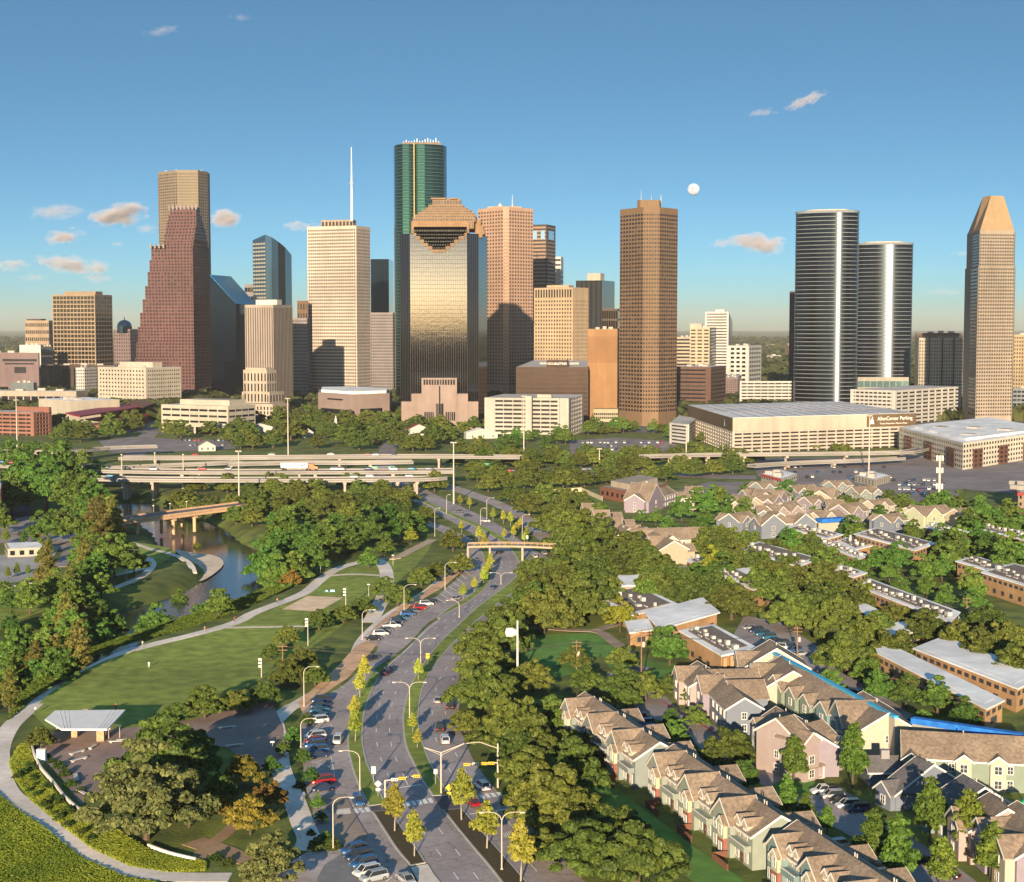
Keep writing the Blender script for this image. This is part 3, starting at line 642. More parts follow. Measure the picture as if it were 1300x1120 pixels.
def garage(root, P, zt, n, m, faces=((3, 0), (0, 1)), dark=None, solid_end=3.0, bays=0, frac=.5):
    """open decks: a dark core with a spandrel band to every level and end piers"""
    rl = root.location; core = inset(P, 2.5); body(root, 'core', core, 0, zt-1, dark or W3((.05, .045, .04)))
    fl = zt/n
    for k in range(n):
        mb = MB(); mb.prism([(p.x-rl.x, p.y-rl.y) for p in P], fl*(k+1)-fl*frac, fl*(k+1), bottom=True); mb.build('parapet', m, root)
    mb = MB()
    for (i, j) in faces:
        a, b = P[i], P[j]; d = (b-a).normalized(); n_ = Vector((d.y, -d.x)); L_ = (b-a).length
        sp_ = [0, L_-solid_end] + ([L_*q/bays for q in range(1, bays)] if bays else [])
        for q, s in enumerate(sp_):
            w_ = solid_end if q < 2 else .7
            o = a+d*s-rl.xy; M = Matrix.Translation((o.x, o.y, 0)) @ Matrix.Rotation(math.atan2(d.y, d.x), 4, 'Z')
            mb.box(0, -.12, 0, w_, 1.2, zt+.1, M)
    mb.build('pier', m, root)
    rl = root.location; Q = inset(P, .6); mb = MB(); mb.prism([(p.x-rl.x, p.y-rl.y) for p in Q], zt-.4, zt+.05); mb.build('roof', roofgrey, root)
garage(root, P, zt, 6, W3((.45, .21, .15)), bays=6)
cap_box(root, 18, 60, 63, 1302, 20, 524, 517, W3((.40, .17, .12)), 'stair_tower', 10)
r_, P, z = tower('low_office_building', 'long low cream office block raised on columns over a car park', 203, 288, 323, 516, 1304, 28, cream, 3, 7, 4, .88, .36, cat='office building', z0=5.5, zwin=7.5, mL=1)
cap_box(r_, 227, 290, 311, 1312, 28, 516, 508.5, cream, 'upper_storey')
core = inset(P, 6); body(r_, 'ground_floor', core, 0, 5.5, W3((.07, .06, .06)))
for t in (0, .25, .5, .75, 1):
    for A_, B_ in ((P[3], P[0]), (P[0], P[1])):
        p = A_.lerp(B_, t)-r_.location.xy; c = (P[0]+P[2])/2-r_.location.xy; p = p.lerp(c, .03); mb = MB(); mb.box(p.x-.8, p.y-.8, 0, p.x+.8, p.y+.8, 5.6); mb.build('column', cream, r_)

# stepped maroon tower
D = 1960; root = empty('stepped_tower', (Xat(246, D), D, 0), 0, 'maroon granite tower with stepped gables rising in three tiers', 'tower')
steps = [(171, 268, 505, 455), (172.5, 268, 455, 435), (175, 268, 435, 415), (178, 268, 415, 397), (181.5, 268, 397, 380), (185, 268, 380, 363), (188.5, 268, 363, 345), (191, 267, 345, 330), (193.5, 266.5, 330, 312), (209, 265, 312, 305), (210.5, 264, 305, 297), (212, 262.5, 297, 289), (214, 260.5, 289, 281), (216, 258.5, 281, 273), (218, 256, 273, 263)]
W = Wins()
for i, (xl, xr, y0, y1) in reversed(list(enumerate(steps))):
    xc = 246 if i < 9 else 246+(i-8)*1.2 if i < 12 else 251
    P = foot(xl, xc, xr, D+(0 if i < 9 else 0), 10); z0_ = 0 if i == 0 else Zat(y0, D); z1_ = Zat(y1, D)
    body(root, 'wall', P, z0_, z1_, maroon)
    nf = max(1, round((z1_-z0_)/4)); wl = (P[3]-P[0]).length; wr = (P[1]-P[0]).length
    W.grid(P[3], P[0], z0_, z1_, nf, max(2, round(wl/4.2)), .6, .55); W.grid(P[0], P[1], z0_, z1_, nf, max(2, round(wr/4.2)), .6, .55)
W.emit(root, gl_dark)
for i, (x0, x1, y) in enumerate(((193, 209, 312), (217, 251, 263))):    # pale pinnacles along the top of the tiers
    mb = MB(); zt = Zat(y, D); nn = 4 if i == 0 else 8; P = foot(x0, x1, x1, D, 10, 3)
    for k in range(nn):
        p = P[0].lerp(P[3], k/(nn-1)); q = p-root.location.xy; mb.box(q.x-1, q.y-.4, zt-3, q.x+1, q.y+1.4, zt+2.5); mb.v[-1]
    mb.build('pinnacle', greyst, root)
# tall tower behind it
D = 2160
def polytower(name, label, D, pts, ytop, cat='tower', parts=()):
    """pts: (px, dY) corners, left to right, the visible front edge of a prism; the back is closed 50 m behind"""
    Q = [Vector((Xat(x, D+dy), D+dy)) for x, dy in pts]
    back = [Vector((Q[-1].x-4, max(q.y for q in Q)+30)), Vector((Q[0].x+4, max(q.y for q in Q)+30))]
    root = empty(name, (Q[0].x, Q[0].y, 0), 0, label, cat); zt = Zat(ytop, D)
    return root, Q, Q+back, zt
root, Q, P, zt = polytower('granite_skyscraper', 'tall grey-bronze tower with cut corner standing behind the maroon stepped tower', D, [(203.5, 30), (228, 0), (254, 0), (266.5, 25)], 216)
body(root, 'wall', P, 0, zt, W3((.34, .27, .19)))
W = Wins(); W.grid(Q[0], Q[1], zt-190, zt-3, 48, 9, .5, .5); W.grid(Q[2], Q[3], zt-190, zt-3, 48, 5, .5, .5); W.emit(root, gl_dark)
W = Wins(); W.grid(Q[1], Q[2], zt-190, zt-3, 48, 1, .94, .62); W.emit(root, gl_bronze)
mb = MB()
for i in range(8): mb.box(8+i*7, 12, zt, 9+i*7, 13, zt+rnd.uniform(2, 6))
mb.build('roof_mast', steel, root)
# navy wedge
D = 1900; P = foot(267, 300, 326, D, 12); root = empty('wedge_tower', (P[0].x, P[0].y, 0), 0, 'dark navy glass tower with slanted bright blue roof', 'tower')
zl, zr = Zat(349, D), Zat(386, D); q = [p-root.location.xy for p in P]
mb = MB(); mb.prism([(p.x, p.y) for p in q], 0, [zr, zr, zl, zl]); mb.build('wall', gl_navy, root)
inn = [p.lerp((q[0]+q[2])/2, .02) for p in q]; mb = MB(); mb.prism([(p.x, p.y) for p in inn], [zr-.5, zr-.5, zl-.5, zl-.5], [zr+.4, zr+.4, zl+.4, zl+.4]); mb.build('slanted_roof', glass('blue roof glass', (.05, .32, .52), .25, .75), root)
# pale block with crown, glass sail tower
r_, P, z = tower('office_building', 'small pale banded block with round crown behind the striped stone tower', 311, 345, 350, 361, 2150, 8, greyst, 12, 9, 1, .9, .5)
cap_box(r_, 322, 336, 336, 2160, 8, 361, 354, greyst, 'crown', 14)
D = 2050; root, Q, P, zt = polytower('sail_tower', 'glass tower with curved blue sail top and narrow stone side', D, [(322, 20), (338, 0), (346, 3), (354, 10), (363, 22), (371, 38)], 299)
rl = root.location; ys = [304, 298, 301, 306, 313, 322, 322, 304]; k = len(P)
mb = MB(); mb.prism([(p.x-rl.x, p.y-rl.y) for p in P], 0, [Zat(y, D) for y in ys]); mb.build('wall', glass('sail glass', (.14, .22, .27), .06, .9, wave=.02, pane=(4, .15, (.16, .22, .26))), root)
W = Wins(); W.grid(Q[0], Q[1], 20, zt-8, 36, 5, .8, .45); W.emit(root, W3((.52, .46, .36)), 'spandrel')
# vertical striped stone
D = 1700; P = foot(311, 347, 371.5, D, 22); zt = Zat(387, D); root = empty('striped_tower', (P[0].x, P[0].y, 0), 0, 'stone tower with tall vertical stripes behind the old city hall', 'tower')
body(root, 'wall', P, 0, zt, W3((.46, .39, .33)))
W = Wins(); W.grid(P[3], P[0], 8, zt-3, 1, 12, .42, 1); W.grid(P[0], P[1], 8, zt-3, 1, 14, .42, 1); W.emit(root, W3((.13, .09, .075)), 'window_strip')
cap_box(root, 325, 352, 358, D+6, 22, 387, 380.5, white, 'penthouse'); rooftop(root, P, zt, n=0)
# old city hall
D = 1500; root = empty('city_hall', (Xat(338, D), D, 0), 0, 'stepped limestone city hall with tall windows in front of striped tower', 'city hall')
W = Wins(); lim = W3((.56, .47, .37))
for (xl, xc, xr, yt, yb, nf, nl, nr) in ((303, 345, 366, 512, 545, 3, 10, 6), (306, 341, 360, 498, 512, 1, 9, 5), (308, 338, 350, 470, 512, 3, 7, 4), (311, 337, 347.5, 467, 470, 1, 0, 0)):
    P = foot(xl, xc, xr, D if yt != 512 else D-20, 24); body(root, 'wall', P, 0 if yb > 511 else Zat(yb, D), Zat(yt, D), lim)
    zb, zt = (2 if yb > 520 else Zat(512, D)), Zat(yt, D)-2
    if nl: W.grid(P[3], P[0], zb, zt, nf, nl, .4, .75); W.grid(P[0], P[1], zb, zt, nf, nr, .4, .75)
W.emit(root, gl_dark)
tower('granite_block', 'grey stone office block left of the tall white gridded tower', 371, 390, 393, 404, 1850, 10, W3((.33, .29, .28)), 24, 7, 1, .55, .45, cat='office tower')
tower('office_building', 'small brown block poking above the grey stone block', 377.5, 391, 392, 382, 1980, 10, brown, 10, 4, 1, .5, .6, cat='building')
# white tower with antenna
D = 1978
r_, P, z = tower('gridded_tower', 'white gridded tower with long spire on its roof', 391, 453, 470.5, 286.5, D, 22, W3((.68, .57, .47)), 50, 22, 16, .62, .58, cap=3, fwr=.35, mL=1)
for (i, j) in ((3, 0), (0, 1)):
    pass
Pp = cap_box(r_, 409, 449, 453, D+14, 14, 286.5, 279, W3((.50, .38, .26)), 'penthouse', 22)
mb = MB(); u = (Pp[3]-Pp[0])
for k in range(9):
    p = Pp[0]+u*((k+.5)/9)-r_.location.xy; mb.box(p.x-1.3, p.y-.5, z+1, p.x+1.3, p.y+.3, z+6.2)
mb.build('louvre', black, r_)
mast(r_, 447.7, D, 280, 187, 1.6, m=mat('white antenna', (.75, .72, .7), .6, .15, .1)); mast(r_, 447.7, D, 233, 231, 3, name='antenna_platform')
tower('glass_tower', 'slim dark blue glass tower behind the grey gridded block', 471, 494, 500, 329, 2350, 1, gl_blue, 30, 0, 0)
tower('granite_block', 'grey gridded block between the spire tower and the stepped glass tower', 470, 499, 504, 397, 1900, 10, W3((.34, .30, .30)), 28, 12, 2, .55, .5, cat='office tower')
# tall green glass tower: two quarter rounds set back to back
D = 1797; pts = [(501, 26), (502.5, 14), (506, 6), (512, 1), (520, 0), (527, 1.5)]
root, Q, P, zt = polytower('green_glass_tower', 'tallest tower, green glass with rounded corners, behind the stepped glass tower', D, pts + [(540, 0), (550, 3), (558, 7), (564, 14), (567.5, 26)], 183)
body(root, 'wall', P, 0, zt, gl_green)
mb = MB(); q = Q[5]-root.location.xy; mb.box(q.x-.5, q.y-9, 0, q.x+.8, q.y, zt+.5); mb.build('fin', W3((.5, .44, .2)), root)
W = Wins()
for i in list(range(0, len(Q)-1)):
    W.grid(Q[i], Q[i+1], 20, zt-2, 70, 1, 1.0, .1, off=.08)
W.emit(root, W3((.12, .22, .16)), 'spandrel', 60)
body(root, 'penthouse', [Vector((Xat(x, D+y), D+y)) for x, y in ((512, 12), (560, 12), (560, 32), (512, 32))], zt, zt+3.5, W3((.3, .22, .16)))
mb = MB()
for i in range(14): a = Xat(513+3.4*i, D+12)-root.location.x; h = rnd.uniform(1, 5); mb.box(a, -12, zt+3, a+.5, -11.5, zt+3.5+h)
mb.build('roof_mast', steel, root)
# stepped glass tower with the temple top
D = 1374; root = empty('temple_tower', (Xat(600, D), D, 0), 0, 'silver glass tower crowned by a stepped bronze granite pyramid', 'tower')
rl = root.location
pts = [(508.5, 9), (521, 0), (593, 0), (607.5, 6), (618.5, 44)]
Q = [Vector((Xat(x, D+dy), D+dy)) for x, dy in pts]; P = Q + [Vector((Q[-1].x-30, D+58)), Vector((Q[0].x, D+50))]
zs = Zat(296, D); zs2 = Zat(296.5, D)
body(root, 'shaft', P, 0, zs2, gl_silver)
mul = MB()          # the proud mullions of the shaft
for i in range(4):
    a, b_ = Q[i], Q[i+1]; d = (b_-a); n = int(d.length/1.9); 
    for k in range(n+1):
        p = a+d*(k/n)-rl.xy; nn = Vector((d.y, -d.x)).normalized()*.12
        t = d.normalized()*.09
        mul.quad((p.x+nn.x-t.x, p.y+nn.y-t.y, 0), (p.x+nn.x+t.x, p.y+nn.y+t.y, 0), (p.x+nn.x+t.x, p.y+nn.y+t.y, zs2), (p.x+nn.x-t.x, p.y+nn.y-t.y, zs2))
mul.build('mullion', W3((.22, .2, .17)), root)
graniteT = W3((.42, .25, .13))
# inverted steps down the face
tiers = [(523, 596, 290, 296), (526, 593, 296, 300), (529, 590, 300, 304.5), (534, 583, 304.5, 309), (539, 577, 309, 313), (544, 572, 313, 317), (549.5, 566, 317, 321)]
for (x0, x1, y0, y1) in tiers:
    mb = MB(); xa, xb = Xat(x0, D)-rl.x, Xat(x1, D)-rl.x; mb.box(xa, -2.2, Zat(y1, D), xb, 10, Zat(y0, D)+.01*x0); mb.build('crown_step', graniteT, root)
    W = Wins(); W.grid(Vector((xa+rl.x, D-2.2)), Vector((xb+rl.x, D-2.2)), Zat(y1, D)+.4, Zat(y0, D)-.6, 1, max(4, int((x1-x0)/3)), .55, .5); W.emit(root, gl_dark)
# upward steps
ups = [(523, 602, 290, 281, -1), (524.5, 604, 281, 276, 2), (527, 604, 276, 272, 6), (531, 602, 272, 268.5, 9), (535, 598, 268.5, 265, 12), (539.5, 593, 265, 262, 15), (543, 588, 262, 258, 18), (548, 584, 258, 250, 22)]
for i, (x0, x1, y0, y1, dy) in enumerate(ups):
    mb = MB(); xa, xb = Xat(x0, D)-rl.x, Xat(x1, D)-rl.x; mb.box(xa, dy, Zat(y0, D)-.2, xb, 58-dy*.8, Zat(y1, D)); mb.build('crown_step', graniteT, root)
    W = Wins(); W.grid(Vector((xa+rl.x, D+dy)), Vector((xb+rl.x, D+dy)), Zat(y0, D), Zat(y1, D)-.6, 4 if i == 0 else 1, int((x1-x0)/3.4), .7, .62); W.emit(root, gl_dark)
mb = MB()
for (x0, x1, z0_, z1_) in ((546, 566, 252, 251), (570, 580, 253, 252)): mb.box(Xat(x0, D)-rl.x, 20, Zat(250.5, D), Xat(x1, D)-rl.x, 42, Zat(248.8, D))
mb.build('crown_rim', W3((.45, .28, .16)), root)
for (x0, x1, y0, y1) in ((600, 609, 278, 286), (601, 612, 286, 292), (603, 614, 292, 297), (606, 611, 297, 301)):
    mb = MB(); mb.box(Xat(x0, D)-rl.x, 8, Zat(y1, D), Xat(x1, D)-rl.x+1, 40, Zat(y0, D)); mb.build('crown_step', graniteT, root)
pg = W3((.44, .33, .28)); dd = D-6
for (x0, x1, yt) in ((509, 607, 510), (522, 594, 500), (535, 580, 480)):
    mb = MB(); mb.box(Xat(x0, dd)-rl.x, {510: -6, 500: -7, 480: -8}[yt], 0, Xat(x1, dd)-rl.x, 8, Zat(yt, dd)); mb.build('granite_base', pg, root)
W = Wins()
W.grid(Vector((Xat(537, dd), D-8)), Vector((Xat(578, dd), D-8)), Zat(489, dd), Zat(481.5, dd), 1, 12, .7, .9, off=.12)
W.grid(Vector((Xat(553, dd), D-8)), Vector((Xat(563, dd), D-8)), Zat(538, dd), Zat(512, dd), 1, 3, .9, .98, off=.12)
W.grid(Vector((Xat(557, dd), D-8)), Vector((Xat(559, dd), D-8)), Zat(512, dd), Zat(490, dd), 1, 1, .9, 1, off=.12)
W.grid(Vector((Xat(538, dd), D-8)), Vector((Xat(551, dd), D-8)), Zat(534, dd), Zat(523, dd), 1, 5, .7, 1, off=.12)
W.grid(Vector((Xat(565, dd), D-8)), Vector((Xat(578, dd), D-8)), Zat(534, dd), Zat(523, dd), 1, 5, .7, 1, off=.12)
W.emit(root, gl_dark)
# library
z = 29
Q = [G(403, 525).xy, G(450, 530).xy, G(494, 528).xy, G(498, 520).xy, G(440, 512).xy, G(403, 516).xy]
Q = [Vector((Xat(x, Y), Y)) for x, Y in ((403, 1490), (447, 1440), (494, 1470), (497, 1530), (440, 1570), (404, 1560))]
root = empty('library_building', (Q[0].x, Q[0].y, 0), 0, 'low pinkish stone library with long dark openings among the trees', 'library')
zt = Zat(501, 1440); body(root, 'wall', Q, 0, zt, W3((.40, .30, .27))); mb = MB(); mb.prism([(p.x-Q[0].x, p.y-Q[0].y) for p in inset(Q, 3)], zt, zt+2.5); mb.build('roof', roofwhite, root)
W = Wins(); W.grid(Q[1], Q[2], 8, 14, 1, 1, .6, 1); W.grid(Q[0], Q[1], 6, 13, 1, 1, .8, 1, m0=-1); W.grid(Q[0], Q[1], 21, 23, 1, 1, .45, .7); W.emit(root, gl_dark)
# pink granite tower right of the temple tower
D = 1850; root, Q, P, zt = polytower('pink_granite_tower', 'pink granite tower with square windows right of the temple topped tower', D, [(607, 34), (639, 0), (646, 0), (676.5, 26)], 263)
body(root, 'wall', P, 0, zt, W3((.56, .36, .25)))
W = Wins(); W.grid(Q[0], Q[1], 20, zt-3, 50, 9, .56, .52); W.grid(Q[2], Q[3], 20, zt-3, 50, 9, .56, .52); W.grid(Q[1], Q[2], 20, zt-12, 50, 3, .35, .45); W.emit(root, mat('pale window', (.06, .045, .04), .1, .3, .08, spec=.5))
body(root, 'penthouse', [Vector((Xat(x, D+y), D+y)) for x, y in ((619, 25), (662, 25), (662, 50), (619, 50))], zt, zt+2.6, W3((.5, .34, .24)))
mast(root, 650.5, D, 262, 247, .9, Yoff=30); mast(root, 635, D, 262, 258, 3, name='satellite_dish', Yoff=30)
r_, P, z = tower('dark_tower', 'dark brown tower with open crown right of the pink granite tower', 674, 694, 705, 285, 2150, 20, W3((.10, .07, .06)), 44, 1, 1, .97, .5, mat('bronze band', (.24, .16, .11), .5, .1, .2), mL=1)
mb = MB(); p = P[0]-r_.location.xy
W = Wins(); W.grid(P[3], P[0], z-20, z-8, 1, 2, .5, 1, off=.2); W.grid(P[0], P[1], z-20, z-8, 1, 1, .6, 1, off=.2); W.emit(r_, glass('sky glass', (.6, .7, .75), .05, .9), 'crown_opening')
tower('white_tower', 'slim white banded tower just right of the dark brown tower', 703, 712, 715, 326, 2450, 14, white, 26, 1, 1, .9, .45)
# beige tower
D = 1750
r_, P, z = tower('beige_tower', 'golden beige tower with square windows above the brown hotel', 678, 727, 747, 365, D, 36, W3((.62, .46, .29)), 27, 14, 12, .5, .52, cap=13, fwr=.22, mL=1)
W = Wins(); W.grid(P[3], P[0], z-11, z-2, 1, 14, .55, 1, m0=1); W.emit(r_, gl_dark, 'louvre')
cap_box(r_, 694, 722, 728, D+12, 22, 365, 362, W3((.6, .46, .3)), 'penthouse', 14)
# mirrored tower
r_, P, z = tower('mirror_tower', 'mirrored glass tower with white penthouse behind the beige tower', 731, 764, 780, 356, 2050, 22, glass('pale mirror', (.2, .22, .23), .04, .9), 28, 5, 0, .45, 1.0, black, mL=1)
cap_box(r_, 745, 762, 767, 2060, 22, 356, 347, cream, 'penthouse', 14)
tower('office_building', 'dark bronze block left of the brown octagonal tower', 764, 784, 787, 392, 1900, 12, W3((.15, .11, .08)), 9, 7, 1, .8, .8, gl_bronze, cat='office block')
r_, P, z = tower('slab_tower', 'orange brown ribbed slab between the hotel and the octagonal tower', 746, 784, 786, 418, 1500, 6, W3((.46, .25, .11)), 1, 30, 1, .35, .72, W3((.30, .14, .06)), zwin=50, cap=2)
P2 = foot(754, 785, 786, 1480, 6, 12); body(r_, 'lobby', P2, 0, 12, W3((.5, .45, .3))); W = Wins(); W.grid(P2[3], P2[0], 2, 9, 2, 12, .7, .6); W.emit(r_, gl_dark)
# hotel
D = 1480
r_, P, z = tower('hotel_building', 'wide dark brown hotel block with sign box on its roof', 655, 747, 757, 466, D, 4, W3((.15, .085, .055)), 11, 30, 4, .86, .5, mat('brown hotel glass', (.035, .02, .014), .15, .3, .05), mL=.5, cat='hotel')
Ps = cap_box(r_, 694, 721, 722, D+1, 4, 466, 458, W3((.10, .06, .045)), 'sign_box', 10)
def text(body_, root, loc, rz, size, m, align='CENTER', name='sign_lettering', tilt=math.pi/2):
    fc = bpy.data.curves.new('lettering', 'FONT'); fc.body = body_; fc.size = size; fc.align_x = align; fc.align_y = 'CENTER'; fc.extrude = .03
    tmp = bpy.data.objects.new('tmp', fc); col.objects.link(tmp); me = bpy.data.meshes.new_from_object(tmp.evaluated_get(bpy.context.evaluated_depsgraph_get()))
    bpy.data.objects.remove(tmp); me.materials.clear(); me.materials.append(m); o = bpy.data.objects.new(name, me); col.objects.link(o); o.parent = root
    o.location = Vector(loc)-(root.location if root else Vector()); o.rotation_euler = (tilt, 0, rz); return o
wp = mat('white lettering', (.85, .84, .8), .6, .02)
c = (Ps[0]+Ps[3])/2; text('DOUBLETREE', r_, (c.x, c.y-.6, Zat(462, D)), R(-4), 3.0, wp)
# white parking structure in front of it
D = 1277; P = foot(615, 722, 741, D, 12); root = empty('parking_structure', (P[0].x, P[0].y, 0), 0, 'white multi-level parking structure with curved plinth below brown hotel', 'car park')
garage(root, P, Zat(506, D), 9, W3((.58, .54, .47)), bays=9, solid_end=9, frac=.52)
cap_box(root, 667, 675, 676, D-.5, 12, 560, 503, W3((.58, .54, .47)), 'stair_tower', 6); cap_box(root, 682, 700, 701, D+12, 12, 506, 501, cream, 'penthouse', 8)
# brown octagonal tower
D = 1417; root, Q, P, zt = polytower('octagonal_tower', 'tall brown eight-sided tower with rows of square windows', D, [(786.5, 30), (816, 0), (836.5, 0), (859.5, 24)], 263)
ob = W3((.31, .195, .11)); body(root, 'wall', P, 0, zt, ob)
W = Wins(); W.grid(Q[1], Q[2], 12, zt-5, 50, 6, .58, .45); W.grid(Q[0], Q[1], 12, zt-5, 50, 8, .66, .52); W.grid(Q[2], Q[3], 12, zt-5, 50, 8, .66, .52); W.emit(root, gl_dark)
body(root, 'penthouse', [Vector((Xat(x, D+y), D+y)) for x, y in ((808, 8), (812, 4), (836, 4), (838, 10), (838, 30), (808, 30))], zt, Zat(253.5, D), ob)
mast(root, 813, D, 254, 240, .3); mast(root, 838, D, 256, 246, .5); mast(root, 826, D, 254, 248, .3)
# mid group right of it
tower('apartment_tower', 'pale banded block partly hidden right of the octagonal tower', 858, 882, 884, 428, 2500, 8, W3((.55, .46, .34)), 12, 1, 1, .9, .5)
r_, P, z = tower('stepped_office', 'cream stepped tower with small roof sign right of octagonal tower', 876, 901, 909, 416, 2350, 10, W3((.62, .50, .34)), 16, 3, 1, .7, .45)
cap_box(r_, 876, 891, 892, 2352, 10, 416, 411, W3((.6, .5, .4)), 'sign_box', 10)
r_, P, z = tower('white_tower', 'bright white tower with dark window bands standing farthest back', 895, 925, 930, 396, 2700, 8, white, 22, 1, 1, .85, .42)
cap_box(r_, 908, 920, 921, 2705, 8, 396, 393, white, 'penthouse', 10)
tower('white_office', 'white blank-sided office block with blue glass end', 924, 951, 967, 439, 2100, 25, white, 10, 3, 6, .6, .5, gl_blue, mL=3)
tower('granite_block', 'pinkish gridded block between brown block and white garage', 918, 938, 942, 480, 1900, 10, mauve, 8, 8, 1, .5, .5, cat='office block')
tower('brown_block', 'dark brown block with long window slots right of the octagonal tower', 856, 903, 922, 466, 1650, 22, W3((.20, .11, .08)), 10, 1, 10, .8, .35, mL=2, cat='office block')
P = foot(940, 1011, 1015, 1690, -2); root = empty('parking_structure', (P[0].x, P[0].y, 0), 0, 'white banded garage left of the tall oval tower', 'car park'); garage(root, P, Zat(484, 1690), 9, white, solid_end=2, bays=8, frac=.55)
tower('maroon_slab', 'narrow maroon slab tucked behind left edge of the tall oval tower', 1002, 1013, 1020, 370, 2050, 8, W3((.13, .07, .08)), 26, 3, 2, .5, .6)
# two oval glass towers
def oval(name, label, cx, D, wpx, ytop, rot, k, floors, cat='tower', top=None):
    a = wpx/2/F*D; X0 = Xat(cx, D); b_ = a*.62; zt = Zat(ytop, D)
    root = empty(name, (X0, D+a*.6, 0), 0, label, cat); pts = []
    N_ = 64
    def el(sx): return [rot2(Vector((a*sx*math.copysign(abs(math.cos(t))**.8, math.cos(t)), b_*sx*math.copysign(abs(math.sin(t))**.8, math.sin(t)))), R(rot)) for t in [2*math.pi*i/N_ for i in range(N_)]]
    E1 = el(1); xs = [p.x for p in E1]; s = a/max(xs); E1 = [p*s for p in E1]
    mb = MB(); mb.v = [(p.x, p.y, z_) for z_ in (0, zt-1) for p in E1]
    for i in range(N_): mb.face((i, (i+1) % N_, N_+(i+1) % N_, N_+i))
    me = mb.mesh('wall', gl_curve); me.polygons.foreach_set('use_smooth', [True]*N_)
    link('wall', me, root)
    fl = zt/floors
    for kf in range(1, floors+1):
        mb = MB(); E2 = [p*1.012 for p in E1]; mb.prism([(p.x, p.y) for p in E2], fl*kf-.95, fl*kf-.35 if kf < floors else zt+1.5, bottom=True); mb.build('floor_band', W3((.30, .33, .35)), root)
    mb = MB(); mb.prism([(p.x*.7, p.y*.7) for p in E1], zt, zt+3); mb.build('penthouse', cream, root)
    return root
oval('oval_tower', 'tallest oval glass tower with thin white floor bands and gold glint', 1053, 1624, 77.5, 269, -24, 0, 50)
oval('oval_tower', 'shorter oval glass tower to the right with dark glazed crown', 1126, 1880, 71, 309.5, -14, 0, 40)
P = foot(1090, 1155, 1161, 1770, 4); root = empty('podium_building', (P[0].x, P[0].y, 0), 0, 'low pale podium with green glass strips at foot of shorter oval tower', 'building')
body(root, 'wall', P, 0, Zat(479, 1770), W3((.5, .46, .38))); W = Wins(); W.grid(P[3], P[0], 4, Zat(479, 1770)-1, 2, 8, .92, .5); W.emit(root, glass('teal strip', (.3, .5, .5), .1, .8))
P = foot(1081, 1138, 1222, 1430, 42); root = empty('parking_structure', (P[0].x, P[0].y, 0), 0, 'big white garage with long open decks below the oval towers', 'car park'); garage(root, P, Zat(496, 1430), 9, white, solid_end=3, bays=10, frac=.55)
r_, P, z = tower('apartment_tower', 'dark brown flats partly hidden behind the ribbed beige flats', 1163, 1222, 1231, 423, 1780, 4, W3((.18, .12, .10)), 16, 18, 3, .5, .55)
for i, (x0, x1) in enumerate(((1167, 1180), (1182, 1196), (1198, 1211), (1213, 1224))):
    f = foot(x0, x1, x1, 1760-(i % 2)*4, 2, 20); body(r_, 'bay', f, 0, Zat(429, 1760), W3((.50, .44, .35))); W = Wins(); W.grid(f[3], f[0], 8, Zat(429, 1760)-2, 18, 4, .5, .5); W.emit(r_, gl_dark, limit=24)
# tapering tower at right
D = 1428; pts = [(1231.5, 36), (1240.5, 0), (1286.5, 6), (1287.5, 40)]
root, Q, P, zt = polytower('tapered_tower', 'tall beige tower with sloping pyramid top near right edge', D, pts, 292)
wl = W3((.46, .375, .29)); z1 = Zat(338, D)
def scaleP(P, s, c): return [c+(p-c)*s for p in P]
c = sum(P, Vector((0, 0)))/len(P)
body(root, 'wall', P, 0, z1, wl); Pm = scaleP(P, .955, c); Pm = [p+Vector((0, -.5)) for p in Pm]; body(root, 'upper_wall', Pm, z1, zt, wl)
zt2 = Zat(247, D); top = [Vector((Xat(x, D+15), D+y)) for x, y in ((1249, 26), (1254, 14), (1271, 16), (1272, 34))] + [Vector((Xat(1271, D+50), D+50)), Vector((Xat(1250, D+50), D+50))]
rl = root.location; mb = MB(); Pq = scaleP(Pm, .98, c); mb.prism([(p.x-rl.x, p.y-rl.y) for p in Pq], zt, zt2, top=[(p.x-rl.x, p.y-rl.y) for p in top]); mb.build('pyramid_roof', W3((.50, .34, .19)), root)
W = Wins(); W.grid(Q[1], Q[2], 8, z1-1, 42, 15, .58, .52); W.grid(Q[0], Q[1], 8, z1-1, 42, 8, .65, .55); q = Pm; W.grid(q[1], q[2], z1, zt-3, 10, 14, .58, .52); W.grid(q[0], q[1], z1, zt-3, 11, 9, .6, .55); W.emit(root, gl_dark)
tower('apartment_tower', 'tan flats at right edge of the frame behind tapered tower', 1284, 1330, 1340, 425, 1900, 4, W3((.50, .38, .22)), 16, 14, 2, .5, .5)
tower('office_building', 'low blue-grey glass block at right edge beside the tapered tower', 1288, 1330, 1340, 493, 1600, 4, W3((.3, .32, .34)), 5, 8, 2, .8, .5, gl_blue, cat='building')

